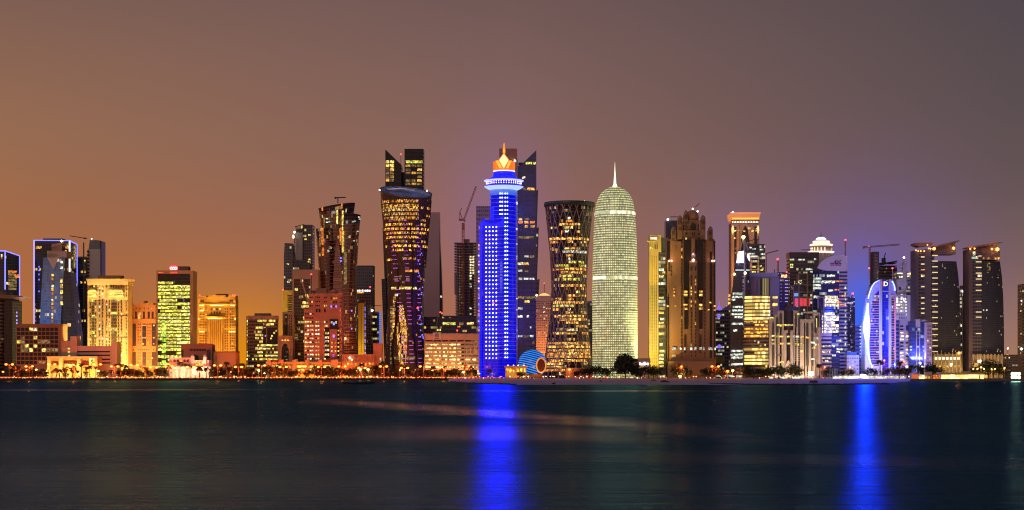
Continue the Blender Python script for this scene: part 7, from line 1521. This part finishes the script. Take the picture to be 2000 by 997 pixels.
for px, y in ((18, 712), (57, 716), (101, 712), (145, 716), (190, 712), (224, 716), (262, 713), (300, 718), (330, 716), (372, 717), (425, 714), (466, 717), (511, 714), (553, 717), (590, 716), (628, 717), (668, 716), (707, 719), (749, 716), (790, 719), (827, 716), (866, 718), (910, 716)): lamp(px, y, rd.uniform(2060, 2064), 'o', power=48000)
for px, y, p in ((905, 727, 4000), (505, 724, 3500), (935, 730, 3000), (704, 722, 3000), (719, 722, 3000)): lamp(px, y, 2094, 'y', 1, p, 'single street lamp in front of')
for px, y, k in ((1112, 722, 'o'), (1331, 716, 'o'), (1397, 716, 'o'), (1421, 725, 'o'), (1431, 724, 'y'), (1328, 735, 'y')): lamp(px, y, 2094, k, 2 if px in (1397,) else 1, 40000, 'single street lamp in front of' if px != 1397 else 'twin-arm street lamp in front of')
for px, y, k in ((1611, 717, 'o'), (1660, 718, 'y'), (1727, 704, 'o'), (1766, 706, 'o'), (1872, 690, 'o')): lamp(px, y, 2094, k, 1, 12000, 'tall street lamp in front of', hr=1.0)
for px, y in ((1901, 721), (1909, 721), (1916, 717.5), (1922, 721), (1937, 721), (1943, 721), (1962, 719)): lamp(px, y, 2062, 'y', 1, 2600, 'row street lamp in front of', hr=.8, light=px in (1916, 1937, 1962))
FL = emit('flood_head', (1, .95, .75), 60)
for px in rng(8, 936, 21):  # second lamp row added to raise the glow along the shore
    q0 = px+rd.uniform(-5, 5); lamp(q0, rd.uniform(722, 730), 2098+rd.uniform(0, 8), rd.choice('ooy'), 1, 0, 'added low street lamp behind the trees by', hr=rd.uniform(.8, 1.5), light=False)
bl = loft('bollard_light', [[Vector((.16*math.cos(a), .16*math.sin(a), z)) for a in [math.pi*k/4 for k in range(8)]] for z in (0, .9)], POLE, None, capmat=POLE)
bg_ = bpy.data.objects.new('lantern', unit(emit('bollard_glow', (1, .12, .012), 6), 'ball')); bg_.location = (0, 0, 1.05); bg_.scale = (1.7, .8, .95); link(bg_, bl)
for i, px in enumerate(rng(3, 930, 7.2)):
    if i == 0: o = bl
    else: o = bl.copy(); COL.objects.link(o); c = bg_.copy(); COL.objects.link(c); c.parent = o
    o.location = (wx(px, 2057), 2057, G+.12); tag(o, None, 'bollard light', 'bollard lights along the left promenade'); row(o, px, 'red glowing bollard light by')
def flood_mast(px, y, Y, power, col, label, hm, r0=1.6):
    r = empty('floodlight_mast'); r.location = (wx(px, Y), Y, G); h = wz(y, Y)-G
    loft('pole', [[Vector((rr*math.cos(a), rr*math.sin(a), z)) for a in [math.pi*k/4 for k in range(8)]] for rr, z in ((.3, 0), (.16, h))], POLE, r, capmat=POLE)
    for j in (0, 1):
        for s in (-1, 0, 1):
            hd = bpy.data.objects.new('lamp_head', unit(hm, 'round')); hd.location = (s*r0*.72, 0, h+(j-.5)*r0*.75); hd.scale = (r0*.68, .5, r0*.68); link(hd, r)
    for j in (0, 1): loft('crossbar', [[Vector((x, .35+a, h+(j-.5)*r0*.75+c)) for a, c in ((-.08, -.08), (.08, -.08), (.08, .08), (-.08, .08))] for x in (-r0, r0)], POLE, r, capmat=POLE)
    l = bpy.data.lights.new('lamp_light', 'POINT'); l.energy = power; l.color = col; l.shadow_soft_size = 1; o = link(bpy.data.objects.new('lamp_light', l), r); o.location = (0, -2, h-1)
    tag(r, label, 'floodlight mast')
flood_mast(1583.5, 730, 2040, 16000, (1, .92, .70), 'dazzling white floodlight mast on the beach edge before the arched complex', FL, 3.0)
flood_mast(1686, 735, 2030, 22000, (.85, 1, .95), 'dazzling white floodlight low at the foot of the crescent tower', emit('flood_cool', (.9, 1, .95), 60), 3.0)
flood_mast(1984, 734, 1925, 26000, (1, .92, .35), 'dazzling yellow floodlight on the quay at the right edge', emit('flood_yellow', (1, .92, .4), 60), 5.0)

# white event tents and glowing stalls along the right promenade
TENT = wall('tent_canvas', (.75, .74, .70), .7, .08)
def tent(px, Y, w_, h, label, power):
    r = empty('event_tent'); r.location = (wx(px, Y), Y, G)
    w2 = w_/2
    mk('canopy', [(-w2, -3, h*.62), (w2, -3, h*.62), (w2, 3, h*.62), (-w2, 3, h*.62), (0, 0, h), (-w2, -3, h*.5), (w2, -3, h*.5), (w2, 3, h*.5), (-w2, 3, h*.5)], [(0, 1, 4), (1, 2, 4), (2, 3, 4), (3, 0, 4), (5, 6, 1, 0), (6, 7, 2, 1), (7, 8, 3, 2), (8, 5, 0, 3)], TENT, r)
    mk('back_panel', [(-w2, 2.8, 0), (w2, 2.8, 0), (w2, 2.8, h*.55), (-w2, 2.8, h*.55)], [(0, 1, 2, 3)], TENT, r)
    for i in (-1, 1):
        for j in (-1, 1): loft('post', [[Vector((i*(w2-.1)+a, j*2.9+c, z)) for a, c in ((-.08, -.08), (.08, -.08), (.08, .08), (-.08, .08))] for z in (0, h*.6)], POLE, r, capmat=POLE)
    l = bpy.data.lights.new('tent_light', 'POINT'); l.energy = power; l.color = (1, .88, .62); l.shadow_soft_size = .6; o = link(bpy.data.objects.new('tent_light', l), r); o.location = (0, -1.5, h*.5)
    hd = bpy.data.objects.new('tent_lamp', unit(emit('tent_bulb', (1, .93, .7), 10), 'ball')); hd.location = (0, -1.5, h*.5); hd.scale = (.9, .9, .7); link(hd, r)
    tag(r, None, 'tent', 'lit event tents on the right promenade'); row(r, px, 'small lit white event tent in front of')
for i, px in enumerate((1632, 1641, 1652, 1660, 1668, 1675, 1693, 1702, 1711, 1720, 1729, 1741, 1752, 1764)): tent(px, 2040+(i % 3)*6, 5.5+(i % 2)*1.5, 4.6+(i % 3)*.7, '', 1500 if px < 1735 else 700)
for i, px in enumerate((1507, 1530, 1553, 1560)): tent(px, 2052, 4.5, 4, '', 1400)
for px in (1626, 1629.5, 1632.5, 1635, 1621):
    r = empty('flagpole'); r.location = (wx(px, 2046), 2046, G); h = 12+px % 3*1.5
    loft('pole', [[Vector((rr*math.cos(a), rr*math.sin(a), z)) for a in [math.pi*k/3 for k in range(6)]] for rr, z in ((.22, 0), (.12, h))], wall('white_pole', (.75, .74, .72)), r, capmat=WHITEW); tag(r, None, 'flagpole', 'white flagpoles by the lit tents'); row(r, px, 'white flagpole in front of')

# small garden lamps
GLB = {0: emit('garden_globe', (1, .55, .18), 7), 1: emit('garden_globe_red', (1, .22, .05), 7), 2: emit('garden_globe_white', (1, .85, .55), 7)}
gp = loft('garden_lamp', [[Vector((.08*math.cos(a), .08*math.sin(a), z)) for a in [math.pi*k/3 for k in range(6)]] for z in (0, 2.2)], POLE, None, capmat=POLE)
gg = bpy.data.objects.new('globe', unit(GLB[0], 'ball')); gg.location = (0, 0, 2.4); gg.scale = (1, 1, 1); link(gg, gp)
first = True
for i in range(150):
    px = rd.uniform(2, 1000) if i < 78 else rd.uniform(1000, 1500) if i < 116 else rd.uniform(1500, 1790)
    Y = rd.uniform(2089, 2107); k = rd.choice((0, 1, 1)) if px < 1000 else rd.choice((0, 1, 2))
    if first: o = gp; first = False
    else:
        o = gp.copy(); COL.objects.link(o); c = gg.copy(); c.data = unit(GLB[k], 'ball'); COL.objects.link(c); c.parent = o; s = rd.uniform(.6, 1.5); c.scale = (s, s, s)
    o.location = (wx(px, Y), Y, G+rd.choice((0, .6, 1.4, 2.6))*0); tag(o, None, 'garden lamp', 'small globe lamps along the waterfront'); row(o, px, 'small globe lamp in front of')

# cars on the road, headlamps towards the left lanes, tail lamps on the others
def make_car(col, seed):
    P_ = plain('paint_'+str(seed), col, .35); V = []; Fc = []
    prof = [(-2.2, .35), (-2.25, .8), (-1.5, .95), (-.9, 1.42), (.7, 1.45), (1.4, 1.0), (2.15, .9), (2.25, .35)]
    for y, ins in ((-.88, 0), (.88, 0)):
        for x, z in prof: V.append((x, y*(.82 if z > 1.2 else 1), z))
    n = len(prof); Fc = [tuple(range(n)), tuple(range(2*n-1, n-1, -1))]+[(i, n+i, n+(i+1) % n, (i+1) % n) for i in range(n)]
    r = mk('car', V, Fc, P_, None, fix=True)
    mk('side_window', [(-1.0, -.86, .98), (1.2, -.86, .98), (.65, -.745, 1.38), (-.85, -.745, 1.38)], [(0, 1, 2, 3)], GLASS, r)
    for x in (-1.35, 1.35):
        bm = bmesh.new(); bmesh.ops.create_cone(bm, segments=12, radius1=.34, radius2=.34, depth=1.8, cap_ends=True, matrix=Matrix.Translation((x, 0, .34)) @ Matrix.Rotation(R(90), 4, 'X'))
        me = bpy.data.meshes.new('wheel'); bm.to_mesh(me); bm.free(); me.materials.append(DARK); link(bpy.data.objects.new('wheel', me), r)
    return r
HL, TL = emit('headlamp', (1, .70, .35), 30), emit('tail_lamp', (1, .05, .012), 22)
CARS = [make_car(c, i) for i, c in enumerate(((.6, .6, .58), (.05, .05, .055), (.3, .3, .32), (.35, .04, .03)))]
CN = ['white car', 'black car', 'grey car', 'dark red car']
for r in CARS:
    for y in (-.62, .62):
        h1 = bpy.data.objects.new('headlight', unit(HL, 'ball')); h1.location = (2.22, y, .72); h1.scale = (.3, .6, .45); link(h1, r)
        h2 = bpy.data.objects.new('tail_light', unit(TL, 'ball')); h2.location = (-2.22, y, .8); h2.scale = (.4, .75, .6); link(h2, r)
lanes = [(2062.3, 1), (2065.4, 1), (2069.2, 1), (2079.0, -1), (2083.5, -1), (2087.4, -1)]
first = [True]*4
for li, (Y, dr_) in enumerate(lanes):
    x = -640+rd.uniform(0, 12)
    while x < 500:
        px = 1000+x*F/Y
        if px < 960 or rd.random() < .55:
            k = rd.randrange(4)
            if first[k]: o = CARS[k]; first[k] = False
            else: o = wood_dup(CARS[k], (0, 0, 0), 0, 1)
            o.location = (x, Y, G+.01); o.rotation_euler = (0, 0, (0 if dr_ > 0 else math.pi)+rd.uniform(-.03, .03)-(.5 if rd.random() < .10 else 0)); tag(o, None, 'car', 'cars on the waterfront road'); row(o, px, CN[k]+' on the road by')
        x += rd.uniform(6.5, 26) if px < 960 else rd.uniform(14, 60)

# low parapet behind the road, glowing in the lamp light
def parapet(px0, px1, Y, h, m, label):
    o = mk('parapet_wall', [(wx(px0, Y), Y, G), (wx(px1, Y), Y, G), (wx(px1, Y), Y, G+h), (wx(px0, Y), Y, G+h), (wx(px0, Y), Y+.5, G), (wx(px1, Y), Y+.5, G), (wx(px1, Y), Y+.5, G+h), (wx(px0, Y), Y+.5, G+h)], [(0, 1, 2, 3), (3, 2, 6, 7), (1, 5, 6, 2), (4, 0, 3, 7), (5, 4, 7, 6)], m, fix=True); tag(o, label, 'wall')
parapet(-60, 470, 2108, 2.2, SAND, 'low beige garden wall behind the road on the left')
parapet(475, 940, 2108, 2.0, SAND, 'low beige garden wall from the rounded office to the blue tower')
b = Bld('shopping_podium', 'low tan podium with square piers and glowing shopfronts before the red hotel', 'podium', 595, 2116)
PT = wall('podium_tan', (.58, .38, .16)); b.box('wall', 521, 665, 711, None, wall('podium_back', (.42, .25, .1)), 3, 12); b.box('top_beam', 521, 665, 707, 711, PT, 0, 8)
for x, w_ in ((522, 7), (546, 7), (571, 7), (596, 7), (622, 7), (647, 13)): b.box('pier', x, x+w_, 703, None, PT, -1.5, 6)
for x in (530, 554, 580, 605, 632): b.win(x, x+14, 714, 718, LY if x != 554 else LR, 2.8, 'shopfront'); b.win(x, x+14, 722, 727, LY if x > 570 else LO, 2.8, 'shopfront')
for x in (530, 632): b.win(x, x+14, 703, 708, plain('awning_red', (.16, .04, .03), .6), -.3, 'awning')
for x in (538, 562, 588, 612, 640): b.bulb((x, 719, -3), 1500, (1, .55, .12))
b.flood((590, 738, -20), (590, 712, 0), 90, 2, 4500, (1, .4, .06))
b = Bld('garden_kiosk', 'low yellow lit kiosk block below the orange apartment tower', 'kiosk', 278, 2112)
b.box('wall', 251, 304, 719, None, wall('kiosk_yellow', (.62, .46, .16)), 0, 12); b.box('roof_slab', 250, 273, 714, 718.8, wall('kiosk_cream', (.7, .56, .3)), -2, 10)
for x in (255, 262, 269): b.bulb((x, 721, -4), 900, (1, .62, .2))
b.flood((285, 738, -14), (285, 724, 0), 30, 2, 2600, (1, .66, .12))

# two people on the sea edge, rocks on the sand, boats and buoy
def person(px, Y, z, label, seed, cloth):
    me = bpy.data.meshes.new('person'); rdp = random.Random(seed)
    P_ = [(0, 0, .95), (0, 0, 1.2), (0, 0, 1.45), (0, 0, 1.56), (0, .02, 1.68), (-.11, 0, .9), (-.12, .05, .48), (-.12, 0, .06), (.11, 0, .9), (.13, -.08, .48), (.14, .02, .06), (-.2, 0, 1.42), (-.26, .02, 1.14), (-.24, -.08, .9), (.2, 0, 1.42), (.26, .02, 1.14), (.23, -.1, .92)]
    E = [(0, 1), (1, 2), (2, 3), (3, 4), (0, 5), (5, 6), (6, 7), (0, 8), (8, 9), (9, 10), (2, 11), (11, 12), (12, 13), (2, 14), (14, 15), (15, 16)]
    rad = [.15, .14, .16, .06, .11, .1, .07, .05, .1, .07, .05, .06, .05, .04, .06, .05, .04]
    me.from_pydata(P_, E, []); o = bpy.data.objects.new('person', me); link(o)
    m_ = o.modifiers.new('skin', 'SKIN'); sv = me.skin_vertices[0].data if me.skin_vertices else None
    if sv:
        for v, r0 in zip(sv, rad): v.radius = (r0, r0)
        sv[0].use_root = True
    o.modifiers.new('smooth', 'SUBSURF').levels = 1; me.materials.append(cloth)
    o.location = (wx(px, Y), Y, z); tag(o, label, 'person', 'people standing at the water edge')
person(933.5, 2046, G-.1, 'person in dark clothes standing on the beach edge, left of two', 1, DARK); person(942, 2044, G-.1, 'person in dark clothes standing on the beach edge, right of two', 2, DARK)
def rocks(name, px0, px1, Yf, n, s0, label, h=1.0, seed=3):
    rk = random.Random(seed); bm = bmesh.new()
    for i in range(n):
        f = (i+rk.random())/n; px = lerp(px0, px1, f); Y = Yf(px)+rk.uniform(-5, 5); s = s0*rk.uniform(.6, 1.5)
        n0 = len(bm.verts); bmesh.ops.create_icosphere(bm, subdivisions=1, radius=s); bm.verts.ensure_lookup_table()
        for v in bm.verts[n0:]: v.co = Vector((v.co.x*rk.uniform(1, 1.9), v.co.y*1.3, v.co.z*h*rk.uniform(.5, .8)))*rk.uniform(.85, 1.15)+Vector((wx(px, Y), Y, .2))
    me = bpy.data.meshes.new(name); bm.to_mesh(me); bm.free(); me.materials.append(ROCK); o = link(bpy.data.objects.new(name, me)); tag(o, label, 'rocks', kind='stuff')
yl = lambda px: CH*F/(interp([(876, 746.2), (905, 749), (960, 750.5), (1010, 752.2), (1380, 750.5), (1480, 752.5), (1640, 752.0), (1735, 751)], px)-724)-4
rocks('shore_rocks', 880, 1006, yl, 150, 1.0, 'dark rocks along the water edge left of the sand spit')
rocks('breakwater_rocks', 1385, 1736, yl, 420, 1.1, 'long low breakwater of dark rocks in front of the right towers', seed=5)
def rockpile(px, y, s, label, m_=ROCK, hgt=1.):
    Y = CH*F/(y-724)*.86; bm = bmesh.new(); rk = random.Random(int(px))
    bmesh.ops.create_icosphere(bm, subdivisions=2, radius=s)
    for v in bm.verts: v.co = Vector((v.co.x*1.7, v.co.y, v.co.z*.75*hgt))*rk.uniform(.75, 1.2)
    me = bpy.data.meshes.new('boulder'); bm.to_mesh(me); bm.free(); me.materials.append(m_); o = link(bpy.data.objects.new('boulder', me)); o.location = (wx(px, Y), Y, 1.2); tag(o, label, 'boulder')
rockpile(1173, 744.5, 1.3, 'small dark boulder on the sand below the domed tower'); rockpile(1276, 744, 1.8, 'brown pointed boulder on the sand below the gold slab', wall('brown_rock', (.18, .12, .09)), 1.6); rockpile(1298, 745.6, 2.6, 'wide dark heap on the sand below the arabesque tower'); rockpile(1589, 746, 2.5, 'black boulder on the sand under the white floodlight'); rockpile(1082, 748, 1.0, 'low stone on the sand below the diagrid tower'); rockpile(1520, 750, 1.2, 'low stone on the sand below the arched complex')
# dark dhow
def hull(name, Lh, w_, h, mat, parent):
    rings = []
    for i in range(13):
        f = i/12; x = (f-.5)*Lh; ww = w_*(math.sin(math.pi*min(1, f*.92+.06))**.6)/2; sh = h*(1+1.0*abs(f-.45)**2.2*2.2)
        rings.append([Vector((x, -ww, sh)), Vector((x, -ww*.8, .1)), Vector((x, 0, -.5)), Vector((x, ww*.8, .1)), Vector((x, ww, sh))])
    return loft(name, rings, mat, parent, capmat=mat)
BOATM = plain('boat_dark', (.018, .015, .014), .5)
r = empty('dhow'); r.location = (wx(700, 1520), 1520, 0); tag(r, 'low black wooden dhow lying at anchor off the left shore', 'boat')
hull('hull', 29, 6, 1.5, BOATM, r); loft('cabin', [[Vector((2, -2, 1.4)), Vector((9, -2, 1.4)), Vector((9, 2, 1.4)), Vector((2, 2, 1.4))], [Vector((2.6, -1.7, 3.0)), Vector((8.2, -1.7, 3.0)), Vector((8.2, 1.7, 3.0)), Vector((2.6, 1.7, 3.0))]], BOATM, r, capmat=BOATM)
loft('awning', [[Vector((-4, -2, 2.3)), Vector((2, -2, 2.5)), Vector((2, 2, 2.5)), Vector((-4, 2, 2.3))], [Vector((-4, -2, 2.45)), Vector((2, -2, 2.65)), Vector((2, 2, 2.65)), Vector((-4, 2, 2.45))]], BOATM, r, capmat=BOATM)
r = empty('navigation_buoy'); r.location = (wx(1868, 1270), 1270, 0); tag(r, 'small white and red buoy floating off the right quay', 'buoy')
loft('float', [[Vector((rr*math.cos(a), rr*math.sin(a), z)) for a in [math.pi*k/5 for k in range(10)]] for rr, z in ((.9, -.3), (1.0, .5), (.5, .9))], WHITEW, r, capmat=WHITEW); loft('top_mark', [[Vector((rr*math.cos(a), rr*math.sin(a), z)) for a in [math.pi*k/4 for k in range(8)]] for rr, z in ((.3, .9), (.3, 2.2), (.6, 2.3), (.6, 2.9))], wall('buoy_red', (.55, .12, .05)), r)

for bb in ALL: bb.close()
label_rows()
